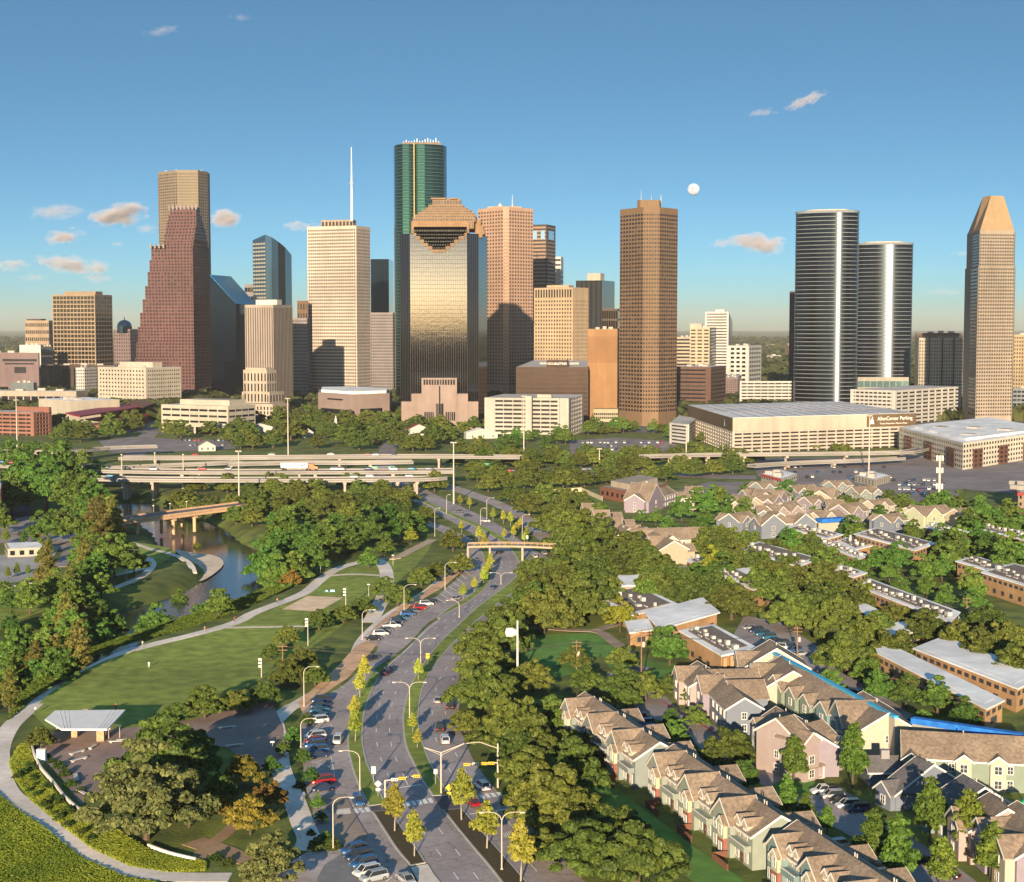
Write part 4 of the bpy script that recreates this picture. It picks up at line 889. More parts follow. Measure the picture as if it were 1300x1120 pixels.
# big car park with the sign
zt = 25.0
Q = [G(873, 553).xy, G(930, 576).xy, G(1162, 567).xy]; Q.append(Q[0]+(Q[2]-Q[1])*.95)
root = empty('parking_garage', (Q[1].x, Q[1].y, 0), 0, 'huge tan garage with long sign panel and grey metal roof', 'car park')
P = [Q[1], Q[2], Q[3], Q[0]]
garage(root, P, 15.5, 6, W3((.66, .58, .49)), bays=20, solid_end=1.5, frac=.52)
rl = root.location
tanp = W3((.68, .58, .46)); dkp = W3((.24, .16, .085))
mb = MB(); mb.prism([(p.x-rl.x, p.y-rl.y) for p in P], 15.6, zt); mb.build('upper_wall', tanp, root)
mb = MB(); Qi = inset(P, .5); cc = [(p.x-rl.x, p.y-rl.y) for p in Qi]; mb.prism(cc, zt-.5, [zt+.3, zt+.3, zt+.3, zt+.3]); mb.build('roof', mat('grey metal roof', (.70, .68, .66), .6, .08, .2, big=.02), root)
mb = MB()          # roof seams
for i in range(1, 14):
    a, b_ = P[0].lerp(P[1], i/14)-rl.xy, P[3].lerp(P[2], i/14)-rl.xy; mb.tube([(a.x, a.y, zt+.4), (b_.x, b_.y, zt+.4)], .25, 4)
for j in (.33, .66):
    a, b_ = P[0].lerp(P[3], j)-rl.xy, P[1].lerp(P[2], j)-rl.xy; mb.tube([(a.x, a.y, zt+.5), (b_.x, b_.y, zt+.5)], .4, 4)
mb.build('roof_seam', mat('seam', (.22, .22, .25)), root)
def panel(name, a, b_, z0, z1, off, m, root):
    d = (b_-a).normalized(); n = Vector((d.y, -d.x)); a = a+n*off-root.location.xy; b_ = b_+n*off-root.location.xy
    mb = MB(); M = Matrix.Translation((a.x, a.y, 0)) @ Matrix.Rotation(math.atan2(d.y, d.x), 4, 'Z'); mb.box(0, 0, z0, (b_-a).length, .25, z1, M); return mb.build(name, m, root)
s0 = (1097-930)/(1162-930)
panel('sign_panel', P[0].lerp(P[1], s0), P[1], 15.8, zt+.1, .3, dkp, root); panel('side_panel', P[3], P[0], 15.8, zt+.1, .3, dkp, root)
d = (P[1]-P[0]).normalized(); n = Vector((d.y, -d.x)); pa = P[0].lerp(P[1], s0); mid = pa.lerp(P[1], .56)+n*.75; rz = math.atan2(d.y, d.x)
text('AllenCenter Parking', root, (mid.x, mid.y, 21.6), rz, 3.9, wp); text('Theater Remembers Discount Rates', root, (mid.x-1, mid.y, 18.0), rz, 1.7, wp)
def logo(o, d, z, root):
    mb = MB(); o = o-root.location.xy
    for (x0, x1, za, zb) in ((-1.6, -.9, 0, 2.6), (-.9, -.2, 0, 3.9), (0, .7, 0, 5.2), (.9, 1.5, 0, 2.8), (-1.9, -1.2, -.2, .6), (1.2, 1.9, -.2, .6)):
        a, b_ = o+d*x0, o+d*x1; mb.prism([(a.x, a.y), (b_.x, b_.y), (b_.x, b_.y+.12), (a.x, a.y+.12)], z+za, z+zb)
    mb.build('logo', wp, root)
logo(pa.lerp(P[1], .1)+n*.6, d, 18, root)
d2 = (P[0]-P[3]).normalized(); n2 = Vector((d2.y, -d2.x)); logo(P[3].lerp(P[0], .86)+n2*.8, d2, 18, root)
P = [G(850, 563).xy, G(873, 566).xy, G(885, 556).xy, G(862, 552).xy]; root = empty('parking_annex', (*P[0], 0), 0, 'small white banded garage wing at left end of the tan garage', 'car park')
garage(root, P, 16, 6, white, solid_end=1, frac=.55)

# apartment block with brick bays, right
def block(name, label, px, z, wall, cat='building', nf=3, pitch=4, fw=.4, fh=.45, wm=None, roofm=None, faces=2, seed=1, group=None, units=3):
    """px: ground pixels of left, near and right corners; closed as a parallelogram"""
    A, B, C = [G(*p).xy for p in px]; Dd = A+(C-B); P = [B, C, Dd, A]
    root = empty(name, (B.x, B.y, 0), 0, label, cat, group); body(root, 'wall', P, 0, z, wall); W = Wins()
    for (a, b_) in ((A, B), (B, C))[:faces]:
        L_ = (b_-a).length; W.grid(a, b_, .6, z-.6, nf, max(1, int(L_/pitch)), fw, fh)
    W.emit(root, wm or gl_dark); rooftop(root, P, z, roofm, seed=seed, n=units); return root, P
rt, P = block('apartment_building', 'cream and brick flats with white roof in front of the right garage', [(1141, 572), (1222, 597), (1345, 577)], 17, W3((.80, .72, .58)), 'flats', nf=5, pitch=4.2, roofm=roofwhite, fw=.5, fh=.5, units=5)
for (a, b_, n) in ((P[3], P[0], 3), (P[0], P[1], 4)):
    for i in range(n):
        s = (i+.35)/n; e = s+.35/n; panel('brick_bay', a.lerp(b_, s), a.lerp(b_, e), 0, 12.2, .9, W3((.28, .12, .08)), rt)
        Wq = Wins(); d = (b_-a).normalized(); nn = Vector((d.y, -d.x))*.95; Wq.grid(a.lerp(b_, s)+nn, a.lerp(b_, e)+nn, .6, 12, 4, 2, .5, .5); Wq.emit(rt, gl_dark, limit=10)
cap = inset(P, 8); body(rt, 'upper_storey', cap, 17, 18.5, roofwhite)
block('low_building', 'pale low hall with flat white roof among trees left of parking garage', [(1085, 612), (1110, 618), (1130, 612)], 4, cream, roofm=roofwhite)
# ---------------------------------------------------------------- brick flats, townhouses
shingle = mat('brown roof shingle', (.235, .175, .125), .92, .25, 1.6, bump=.02, bscale=5, c2=(.33, .25, .18), big=.15)
greysh = mat('grey roof shingle', (.13, .12, .12), .92, .25, 1.6, bump=.02, bscale=5, big=.15)
trim = mat('white trim', (.70, .68, .62), .7, .06, 1)
clap = {k: mat('clapboard '+k, tuple(.75*x+.06*sum(c)/3 for x in c), .8, .06, .6) for k, c in dict(bluegrey=(.27, .31, .30), sage=(.31, .35, .29), cream=(.52, .47, .37), pink=(.43, .34, .32), green=(.24, .30, .24), lavender=(.32, .27, .33), lime=(.50, .54, .36), teal=(.20, .30, .31), slate=(.20, .23, .29), tan=(.46, .38, .26)).items()}
housebrick = mat('house brick', (.26, .10, .075), .9, .15, 1.5)
flatbrick = mat('buff brick', (.42, .25, .125), .9, .12, .8, big=.12)
pane = glass('house window glass', (.10, .12, .15), .1, .5)
fascia = trim
class House:
    """wings are laid out in the house's own frame: x along the row, y into the row, front at y=0"""
    def __init__(s, name, label, A, B, group=None, cat='townhouses', wall='bluegrey', roofm=None):
        """A, B: world ends of the front base line, A left seen from the front"""
        A, B = Vector(A[:2]), Vector(B[:2]); d = B-A; s.L = d.length; s.root = empty(name, (A.x, A.y, 0), math.atan2(d.y, d.x), label, cat, group)
        s.wall = MB(); s.roof = MB(); s.trim = MB(); s.wm = clap[wall] if isinstance(wall, str) else wall; s.rm = roofm or shingle; s.extra = {}; s.win = {}
        s.A, s.d = A, d.normalized(); s.fp = []
        s.eps = 0
    def W(s, x, y): n = Vector((-s.d.y, s.d.x)); return s.A+s.d*x+n*y
    def wingm(s, m):
        k = m.name if m else ''
        if m is None: return s.wall
        s.extra[(k, len(s.extra))] = (MB(), m)
        return list(s.extra.values())[-1][0]
    def wing(s, x0, x1, y0, y1, h, axis='x', pitch=.62, oh=.55, m=None, z0=0, roof=True, hipl=0, hipr=0):
        """box with a gable roof, ridge along axis; hipl/hipr pull the ridge ends in"""
        s.eps += .013; e = s.eps; x0 -= e*.3; x1 += e*.3; h += e
        mb = s.wingm(m); mb.box(x0, y0, z0, x1, y1, h)
        if not roof: return
        t = .18
        if axis == 'x':
            half = (y1-y0)/2; zr = h+half*pitch; ym = (y0+y1)/2
            if not hipl: mb.tri((x0, y1, h), (x0, y0, h), (x0, ym, zr-.02))
            if not hipr: mb.tri((x1, y0, h), (x1, y1, h), (x1, ym, zr-.02))
            ze = h-oh*pitch; a0, a1 = x0-oh*.7, x1+oh*.7
            for (ya, sgn) in ((y0-oh, 1), (y1+oh, -1)):
                P = [(a0, ya, ze), (a1, ya, ze), (a1-hipr, ym, zr), (a0+hipl, ym, zr)]
                if sgn < 0: P = [P[1], P[0], P[3], P[2]]
                s.slab(P, t)
            for xx, hp, o in ((a0, hipl, 0), (a1, hipr, 1)):
                if hp:
                    P = [(xx, y1+oh, ze), (xx, y0-oh, ze), (xx+(hp if not o else -hp), ym, zr)]
                    if o: P = [P[1], P[0], P[2]]
                    s.slab(P, t)
                else:
                    for ya in (y0-oh, y1+oh): s.rake((xx, ya, ze), (xx, ym, zr), (-1 if not o else 1, 0))
            if True:
                s.edge((a0, y0-oh, ze), (a1, y0-oh, ze)); s.edge((a0, y1+oh, ze), (a1, y1+oh, ze))
        else:
            half = (x1-x0)/2; zr = h+half*pitch; xm = (x0+x1)/2
            mb.tri((x0, y0, h), (x1, y0, h), (xm, y0, zr-.02)); mb.tri((x1, y1, h), (x0, y1, h), (xm, y1, zr-.02))
            ze = h-oh*pitch; b0, b1 = y0-oh*.7, y1+oh*.7
            s.slab([(x0-oh, b1, ze), (x0-oh, b0, ze), (xm, b0, zr), (xm, b1, zr)], t); s.slab([(x1+oh, b0, ze), (x1+oh, b1, ze), (xm, b1, zr), (xm, b0, zr)], t)
            for yy, o in ((b0, -1), (b1, 1)):
                for xa in (x0-oh, x1+oh): s.rake((xa, yy, ze), (xm, yy, zr), (0, o))
        s.fp.append([s.W(x0, y0), s.W(x1, y0), s.W(x1, y1), s.W(x0, y1)])
    def slab(s, P, t):
        P = [Vector(p) for p in P]; n = len(s.roof.v); k = len(P)
        s.roof.v += [tuple(p) for p in P]+[tuple(p+Vector((0, 0, t))) for p in P]
        s.roof.face([n+k+i for i in range(k)]); s.roof.face([n+i for i in range(k)][::-1])
        for i in range(k): j = (i+1) % k; s.roof.face((n+i, n+j, n+k+j, n+k+i))
    def rake(s, a, b, o):
        a, b = Vector(a), Vector(b); w_ = .06; ov = Vector((o[0], o[1], 0))*w_
        q = [a+Vector((0, 0, -.16)), b+Vector((0, 0, -.16)), b+Vector((0, 0, .24)), a+Vector((0, 0, .24))]
        n = len(s.trim.v); s.trim.v += [tuple(p) for p in q]+[tuple(p+ov) for p in q]
        for f in ((0,1,2,3),(7,6,5,4),(0,4,5,1),(1,5,6,2),(2,6,7,3),(3,7,4,0)): s.trim.face([n+i for i in f])
    def edge(s, a, b):
        s.trim.box(min(a[0], b[0])+.1, a[1]-.05, a[2]-.1, max(a[0], b[0])-.1, a[1]+.05, a[2]+.2)
    def window(s, x, y, z, w_=1.1, h=1.5, face='front', dbl=False):
        """face: front, back, left, right"""
        key = (w_, h)
        if key not in s.win:
            f = MB(); t = .13
            for (a0, b0, a1, b1) in ((-w_/2-t, -t, w_/2+t, 0), (-w_/2-t, h, w_/2+t, h+t), (-w_/2-t, 0, -w_/2, h), (w_/2, 0, w_/2+t, h), (-.035, 0, .035, h), (-w_/2, h/2-.03, w_/2, h/2+.03)): f.box(a0, -.09, b0, a1, .02, b1)
            p = MB(); p.box(-w_/2, -.035, 0, w_/2, .02, h); s.win[key] = (f.mesh('window_frame', trim), p.mesh('window_pane', pane))
        f, p = s.win[key]; o = link('window', f, s.root); o.location = (x, y, z); o.rotation_euler = (0, 0, dict(front=0, back=math.pi, left=-math.pi/2, right=math.pi/2)[face]); link('pane', p, o)
    def door(s, x, y, m=None):
        mb = MB(); mb.box(x-.5, y-.08, .1, x+.5, y+.02, 2.2); o = mb.build('door', m or mat('dark door', (.12, .06, .04)), s.root); mb = MB(); mb.box(x+.3, y-.14, 1.05, x+.38, y-.08, 1.15); mb.build('handle', steel, o)
    def porch(s, x0, x1, d, z=2.6, m=None):
        mb = MB(); mb.v += [(x0-.3, -d-.3, z), (x1+.3, -d-.3, z), (x1+.3, 0, z+.9), (x0-.3, 0, z+.9)]; n = len(mb.v)-4; mb.face((n, n+1, n+2, n+3)); mb.v += [(x0-.3, -d-.3, z-.2), (x1+.3, -d-.3, z-.2), (x1+.3, 0, z-.2), (x0-.3, 0, z-.2)]; mb.face((n+7, n+6, n+5, n+4)); mb.face((n+4, n+5, n+1, n)); mb.face((n+5, n+6, n+2, n+1)); mb.face((n+7, n+4, n, n+3)); mb.build('porch_roof', s.rm, s.root)
        for x in (x0, x1):
            mb = MB(); mb.box(x-.12, -d-.12, 0, x+.12, -d+.12, z-.2); mb.build('porch_post', trim, s.root)
        mb = MB(); mb.box(x0-.2, -d-.2, 0, x1+.2, 0, .18); mb.build('porch_floor', conc, s.root)
    def balcony(s, x0, x1, z=2.9, m=None, d=1.3):
        mb = MB(); mb.box(x0, -d, z, x1, -.0, z+1.05); mb.build('balcony', m or s.wm, s.root); mb = MB(); mb.box(x0-.05, -d-.06, z+1.05, x1+.05, -d+.1, z+1.2); mb.build('balcony_rail', trim, s.root)
    def vents(s, pts):
        for x, y, z in pts:
            mb = MB(); mb.tube([(x, y, z-.3), (x, y, z+.7)], .12, 6); mb.build('vent_pipe', mat('vent pipe', (.5, .45, .38)), s.root)
    def done(s):
        s.wall.build('wall', s.wm, s.root); s.roof.build('roof', s.rm, s.root)
        if s.trim.v: s.trim.build('roof_trim', trim, s.root)
        for k, (mb, m) in s.extra.items(): mb.build('bay_wall', m, s.root)
        for f in s.fp: BLOCKS.append(f)
        return s.root
BLOCKS = []
EAVE = 5.9
def long_row(label, A, B, units, wall, seed=1, depth=10, group='townhouse rows', rear=True, detail=True, hip=False, dorm='lime', end=None, patio=True):
    """a row of two-storey houses: ridge along the row, cross gables with narrow bays in front, garages behind"""
    h = House('townhouse_row', label, A, B, group, wall=wall); g = random.Random(seed); L_ = h.L; u = L_/units
    h.wing(0, L_, 0, depth, EAVE, 'x', .58, hipl=5 if hip else 0)
    for i in range(units):
        x = i*u; gx0, gx1 = x+u*.10, x+u*.56
        h.wing(gx0, gx1, -1.0, depth*.5, EAVE, 'y', .88)
        bx = gx0+(gx1-gx0)*.52
        h.wing(bx, bx+2.3, -1.75, 2.0, EAVE-.5, 'y', .9, .3, m=clap[dorm]) if not detail else (h.wing(bx, bx+2.3, -1.75, -1.02, EAVE-.5, 'y', .9, .35, m=clap[dorm], z0=2.9), h.wing(bx, bx+2.3, -1.72, -1.02, 2.9, 'y', m=housebrick, roof=False))
        if detail:
            h.window(bx+1.15, -1.76, 3.7, 1.0, 1.5); h.window(bx+1.15, -1.76, .8, 1.0, 1.4)
            h.window(gx0+1.0, -1.02, 3.6, 1.1, 1.5); h.window(gx0+1.0, -1.02, .8, 1.1, 1.5)
            if u > 9:
                for dx in (.64, .82):
                    xx = x+u*dx; h.wing(xx-.85, xx+.85, -.12, 3.4, EAVE+.9, 'y', .9, .22, z0=EAVE-1.5, m=clap['cream']); h.window(xx, -.14, EAVE-.75, .7, 1.1)
                h.balcony(x+u*.56, x+u*.96); h.window(x+u*.62, -.03, .7, 1.2, 1.6); h.window(x+u*.86, -.03, .7, 1.0, 1.6); h.door(x+u*.74, -.03)
            h.vents([(x+u*.5, depth*.5+.8, EAVE+depth*.27), (x+u*.56, depth*.5+.8, EAVE+depth*.27)])
        else:
            h.window(gx0+(gx1-gx0)*.3, -1.02, 3.4, 1.1, 1.5); h.window(gx0+(gx1-gx0)*.3, -1.02, .8, 1.1, 1.5)
        if rear:
            h.wing(x+u*.30, x+u*.78, depth*.55, depth+4, EAVE-1.4, 'y', .5)
            if detail: h.window(x+u*.54, depth+4, 2.2, 1.2, 1.2, 'back')
    if detail:
        h.window(L_+.02, depth*.4, 3.2, 1.0, 1.4, 'right'); h.window(L_+.02, depth*.7, .9, 1.0, 1.4, 'right')
        if patio:
            for i in range(units):
                mb = MB(); x = i*u+u*.54; mb.box(x, -4.2, 0, x+u*.42, -4.05, 1.25); mb.box(x, -4.06, 0, x+.12, -1.3, 1.25)
                mb.build('patio_fence', mat('stained wood fence', (.17, .075, .045), .9, .2, 3), h.root)
    if end: h.wing(L_-.2, L_+.05, .3, depth-.3, EAVE-.2, 'x', roof=False, m=clap[end])
    return h.done()
def g2(x, y): return G(x, y).xy
ga, gb = g2(716, 931), g2(925, 1094)
dv = (gb-ga)
def along(t): return ga+dv*t
long_row('long sage townhouse row with lime bays nearest the parkway, its far section', along(0), along(.50), 3, 'bluegrey', 1, patio=True)
long_row('long sage townhouse row with lime bays nearest the parkway, its middle section', along(.535)+Vector((1.8, .6)), along(1.06)+Vector((1.8, .6)), 3, 'sage', 2)
long_row('near end section of the sage townhouse row at the bottom edge', along(1.10)+Vector((3.2, 1)), along(1.5)+Vector((3.2, 1)), 3, 'teal', 3)
# second street: gabled houses
def house(label, A, B, depth, wall, gables, dorm=None, group='townhouses by the back streets', hip=True, roofm=None, detail=True, eave=EAVE, porch=None, rear=None, wins=True, name='townhouse', cat='townhouse', side=None):
    """gables: (x0 fraction, x1 fraction, how far out, material) cross gables in front of the main block"""
    h = House(name, label, A, B, group, cat, wall, roofm); L_ = h.L
    h.wing(0, L_, 0, depth, eave, 'x', .6)
    for (a, b, out, m) in gables:
        h.wing(L_*a, L_*b, -out, depth*.5, eave, 'y', .72, m=clap[m] if m else None)
        if detail:
            for z in ([.8, 3.6] if eave > 4 else [.9]): h.window(L_*(a+b)/2, -out-.02, z, 1.3, 1.5)
    if detail and wins:
        g = [(a, b) for a, b, _, _ in gables]; n = max(2, int(L_/3.4))
        for i in range(n):
            x = L_*(i+.5)/n
            if any(L_*a-.8 < x < L_*b+.8 for a, b in g): continue
            for z in ([.8, 3.6] if eave > 4 else [.9]): h.window(x, -.02, z, 1.0, 1.4)
        for z in ([.9, 3.6] if eave > 4 else [.9]): h.window(L_+.02, depth*.5, z, 1.0, 1.4, 'right'); h.window(-.02, depth*.5, z, 1.0, 1.4, 'left')
        h.door(L_*.5 if not gables else min(L_-1, L_*gables[0][1]+.9), -.03)
    if porch: h.porch(*porch)
    if rear: h.wing(L_*rear[0], L_*rear[1], depth*.5, depth+rear[2], eave, 'y', .6)
    if detail: h.vents([(L_*.4, depth*.5+.9, eave+depth*.28)])
    return h.done()
house('pink gabled house left of the blue-grey gable, beside two green trees', g2(862, 885), g2(876, 903), 9, 'pink', [(.05, .55, 1.5, None)], rear=(.3, .9, 8))
house('slate blue gabled house with wide end wall behind the bright green trees', g2(890, 900), g2(922, 934), 8, 'slate', [(.0, .34, 1.6, 'lavender')], rear=(.2, .6, 4))
house('cream gabled house at the top of the court by the parked cars', g2(937, 866), g2(944, 878), 16, 'cream', [(.1, .9, 1, None)])
house('tall cream house with pale side wall at end of the blue-edged row', g2(957, 884), g2(971, 905), 13, 'cream', [(.0, .5, 1.2, None)])
h1 = house('dark green four-gabled row in front of the light blue eave', g2(974, 896), g2(1056, 940), 12, 'green', [(.05, .28, .8, None), (.36, .5, .9, None), (.58, .72, .9, None), (.82, .98, .9, 'teal')])
house('teal and cream gabled house with trees before its right wall', g2(1058, 935), g2(1088, 965), 13, 'cream', [(.15, .75, 1.6, 'teal')])
house('peach gabled house left of the lavender gable on the court', g2(960, 950), g2(977, 962), 9, 'pink', [(.05, .5, 1.2, 'cream')], porch=(3.5, 6.5, 1.6))
house('lavender gabled house with cream bay in the court row', g2(979, 963), g2(1003, 988), 10, 'lavender', [(.1, .62, 1.8, 'cream')])
house('tall pink gable-fronted house with porch facing the court lawn', g2(1012, 992), g2(1031, 987), 11, 'pink', [(.0, .97, 1.8, 'pink')], porch=(2, 6, 1.6), eave=8.2)
house('low pink gabled house between the round trees', g2(1040, 982), g2(1066, 975), 10, 'pink', [(.4, .98, 1.2, None)])
# blue edged back wall of the row
eblue = mat('bright blue edging', (.05, .38, .62), .6, .1, 1)
root = empty('party_wall', G(982, 842), 0, 'long cream wall with bright blue coping behind the green row', 'wall'); a, b_ = g2(979, 848), g2(1135, 930)
pA = Vector((Xat(979, 400), 400)); 
def wallrun(root, a, b_, z, m, mt, th=.5, cap=.5, capw=.5):
    d = (b_-a).normalized(); L_ = (b_-a).length; o = a-root.location.xy; M = Matrix.Translation((o.x, o.y, -root.location.z)) @ Matrix.Rotation(math.atan2(d.y, d.x), 4, 'Z')
    mb = MB(); mb.box(0, 0, 0, L_, th, z, M); mb.build('wall', m, root); mb = MB(); mb.box(-.1, -capw/2, z, L_+.1, th+capw/2, z+cap, M); mb.build('coping', mt, root)
wallrun(root, G(979, 829, 9.4).xy, G(1136, 912, 9.4).xy, 9.4, clap['cream'], eblue)
eb2 = mat('blue tarp', (.02, .16, .55), .5, .3, .6)
house('long cream and green row at right with blue tarp along its ridge back', g2(1146, 998), g2(1345, 1010), 12, 'green', [(.0, .10, 1.5, None), (.34, .44, .8, 'cream'), (.56, .66, .8, 'cream')], name='townhouse_row', cat='townhouses')
root = empty('blue_tarp', G(1176, 950, 0), 0, 'blue tarp strip running behind the long cream and green row', 'tarp')
wallrun(root, G(1158, 911, 9).xy, G(1340, 938, 9).xy, 7.8, mat('back wall', (.3, .3, .26)), eb2, .6, 1.2, 1.2)
house('single-storey slate clubhouse with brick base, white gable window and chimney', g2(1117, 1020), g2(1137, 1030), 16, 'slate', [(.0, .95, 1, None)], roofm=greysh, eave=3.2, name='clubhouse', cat='house')
hb = House('clubhouse_chimney', 'x', g2(1116, 1008), g2(1120, 1008)); hb.root['label'] = 'small side wing of the clubhouse with square grey chimney'; hb.root['category'] = 'house'; hb.root.name = 'clubhouse_wing'; hb.rm = greysh; hb.wm = clap['slate']; hb.root.pop('group', None) if 'group' in hb.root else None
hb.wing(-1, 9, 4, 12, 3.2, 'x', .5); hb.wing(2, 3.6, 7, 8.4, 6.6, 'x', roof=False, m=W3((.45, .42, .44))); hb.done()
house('grey-roofed house with teal wall left of the pink gables', g2(1176, 1050), g2(1200, 1068), 14, 'teal', [(.0, .45, 1.2, None)], roofm=greysh, eave=5)
house('pink gabled house with pale bay before the playground', g2(1212, 1076), g2(1232, 1098), 12, 'pink', [(.05, .8, 1.5, 'pink')])
house('lavender gabled house at the bottom right corner', g2(1243, 1092), g2(1290, 1135), 13, 'lavender', [(.0, .42, 1.6, None), (.55, .95, 1.6, 'cream')])
# middle distance rows
long_row('tan gabled townhouse row beyond the oaks, upper section by the sports lawn', g2(738, 668), g2(782, 700), 3, 'tan', 5, depth=11, detail=False, dorm='cream')
long_row('tan gabled townhouse row beyond the oaks, lower section', g2(790, 694), g2(838, 718), 3, 'tan', 6, depth=11, detail=False, dorm='cream')
house('yellow lit row of houses facing the traffic island', g2(806, 706), g2(896, 703), 13, 'cream', [(.0, .12, 2, None), (.42, .58, 2, None), (.88, 1.0, 1, None)], name='townhouse_row', cat='townhouses', detail=True)
house('small gabled porch building in front of the yellow lit row', g2(822, 712), g2(846, 712), 6, 'cream', [(.0, .3, 1, None), (.6, .95, 1, None)], eave=3, wins=False)
FL = []
hs = [('lavender two-gabled house with tall left bay behind the lime tree', 818,652, 858,640, 10,'lavender'), ('small house with white gable right of the two-gabled lavender house', 862,648, 884,648, 9,'pink'),
 ('grey house with twin gables at left of the cluster beyond the oaks', 922,652, 948,656, 10,'tan'), ('pale house with porch left of the round green tree', 932,655, 950,657, 7,'cream'), ('dark roofed house at top left of the far cluster', 940,642, 962,646, 10,'slate'), ('slate house with tall white gable in the far cluster', 955,652, 982,654, 10,'lavender'),
 ('tall lavender house at right end of the far cluster', 985,650, 1005,644, 10,'lavender'), ('blue house with white dormer in the second far cluster', 1012,640, 1040,638, 10,'slate'), ('brown gabled house half hidden right of the blue dormer house', 1052,646, 1068,640, 9,'tan'), ('grey gabled house alone among trees left of the white mast', 1090,642, 1118,640, 10,'bluegrey'),
 ('slate house with white gable left of the pink double gable', 962,668, 985,668, 9,'slate'), ('long pink double-gabled house with small windows', 984,668, 1016,664, 9,'pink'), ('low slate house left of the blue tarpaulin roof', 938,680, 962,676, 10,'slate'), ('long dark roofed house in front of the blue tarpaulin', 965,684, 1035,680, 9,'slate'),
 ('cream house with blue tarpaulin on its roof', 1042,676, 1074,672, 8,'cream'), ('grey gabled house left of the lavender gable beyond the tarpaulin', 1050,660, 1072,660, 10,'slate'), ('lavender gabled house right of the blue tarpaulin', 1078,668, 1104,664, 11,'lavender'), ('cream gabled house left of the pale green gable', 1160,670, 1178,668, 9,'cream'), ('pale green gabled house near the white antenna mast', 1172,672, 1210,668, 11,'lime')]
for i, (lb, xa, ya, xb, yb, dp, wl_) in enumerate(hs):
    house(lb, g2(xa, ya), g2(xb, yb), dp, wl_, [(.0, .42, 1.2, None), (.6, .98, 1.0, None)] if i % 2 else [(.05, .5, 1.4, None)], rear=(.2, .7, 4))
for lb, px, nf in (('flats roof between the second line and the far houses, left one', [(1000, 690), (1050, 704), (1068, 698)], 2), ('flats among right trees behind the near long flats', [(1215, 735), (1268, 752), (1290, 744)], 2), ('small flats left of the long brick flats, above an oak', [(1040, 742), (1082, 756), (1098, 750)], 2), ('narrow flats roof at the right edge beyond the corner street', [(1240, 690), (1300, 706), (1320, 700)], 2)):
    FL.append((lb, px, nf))
hs2 = [('tan gabled house behind the curved-roof school, right end', 872,640, 892,640, 9,'tan'), ('grey gabled house in front of the shop with red front', 968,634, 990,632, 9,'bluegrey'), ('lavender house between blue dormer house and tarpaulin', 1030,655, 1050,653, 9,'lavender'), ('pale cream house right of the lavender gable beyond the tarpaulin', 1112,660, 1136,657, 9,'cream'), ('slate house left of the pale green gable, half in trees', 1130,680, 1152,677, 9,'slate'), ('tan house at far right beyond the pale green gable', 1222,672, 1246,669, 9,'tan'), ('grey house in the first far line beside the lot', 1060,632, 1082,630, 8,'bluegrey'), ('brown-roofed house beside the tall lavender house', 1000,662, 1018,660, 8,'tan')]
for i, (lb, xa, ya, xb, yb, dp, wl_) in enumerate(hs2):
    house(lb, g2(xa, ya), g2(xb, yb), dp, wl_, [(.05, .5, 1.4, None)], rear=(.2, .7, 4))
root = empty('roof_tarpaulin', G(1058, 655), 0, 'flat bright blue tarpaulin over a wall between two houses', 'tarpaulin'); wallrun(root, G(1040, 664, 5).xy, G(1073, 662, 5).xy, 5.2, clap['cream'], eb2, 1, 1.6, 4)
# flat-roofed brick flats
def flats(label, px, z=6.6, nf=2, seed=1, ov=.7, strip=True, group='buff brick flats', name='brick_flats', units=4):
    A, B, C = [G(*p).xy for p in px]; Dd = A+(C-B); P = [B, C, Dd, A]; root = empty(name, (B.x, B.y, 0), 0, label, 'flats', group)
    body(root, 'wall', P, 0, z, flatbrick); rl = root.location; W = Wins()
    for (a, b_) in ((A, B), (B, C)):
        L_ = (b_-a).length
        if nf > 1: W.grid(a, b_, z-1.9, z-.7, 1, max(1, int(L_/3.2)), .62, .85)
        W.grid(a, b_, .5, 3.2, 1, max(1, int(L_/5.5)), .36, .55)
    W.emit(root, pane)
    out = [p+(p-(P[0]+P[2])/2).normalized()*ov*1.4 for p in P]
    mb = MB(); mb.prism([(p.x-rl.x, p.y-rl.y) for p in out], z, z+.35, bottom=True); mb.build('roof', roofwhite, root)
    Q = inset(P, 1.6)
    if (P[1]-P[0]).length > 5 and (P[3]-P[0]).length > 5:
        mb = MB(); mb.prism([(p.x-rl.x, p.y-rl.y) for p in Q], z+.36, z+.62 if units else z+.4); mb.build('roof_deck', mat('roof gravel', (.20, .16, .13), .95, .2, .6) if units else roofwhite, root)
    g = random.Random(seed); u, v = P[1]-P[0], P[3]-P[0]
    big, sm_ = (u, v) if u.length > v.length else (v, u)
    nu = int(big.length/4.5) if units else 0
    for i in range(nu):
        c = P[0]+big*((i+.5)/nu)+sm_*g.uniform(.3, .6)-rl.xy; M = Matrix.Translation((c.x, c.y, 0)) @ Matrix.Rotation(math.atan2(big.y, big.x), 4, 'Z')
        mb = MB(); s_ = g.uniform(.5, 1.1); mb.box(-s_, -s_*.7, z+.6, s_, s_*.7, z+.6+g.uniform(.6, 1.3), M)
        m2 = MB(); m2.box(-1.6, sm_.length*.12, z+.62, 1.2, sm_.length*.12+.3, z+.95, M); m2.build('roof_pipe', roofgrey, root); mb.build('roof_unit', mat('roof unit', (.45, .43, .40), .6, .2, 1), root)
    BLOCKS.append(P); return root
flats('long brick flats block with rooftop pipes in the centre of the right trees', [(1090, 772), (1204, 820), (1216, 806)], seed=1)
flats('small single-storey brick block in front of the long flats, right one', [(1172, 800), (1176, 812), (1218, 808)], 4, 1, 2, units=0)
flats('small single-storey brick block in front of the long flats, left one', [(1120, 815), (1135, 828), (1168, 818)], 4, 1, 3, units=0)
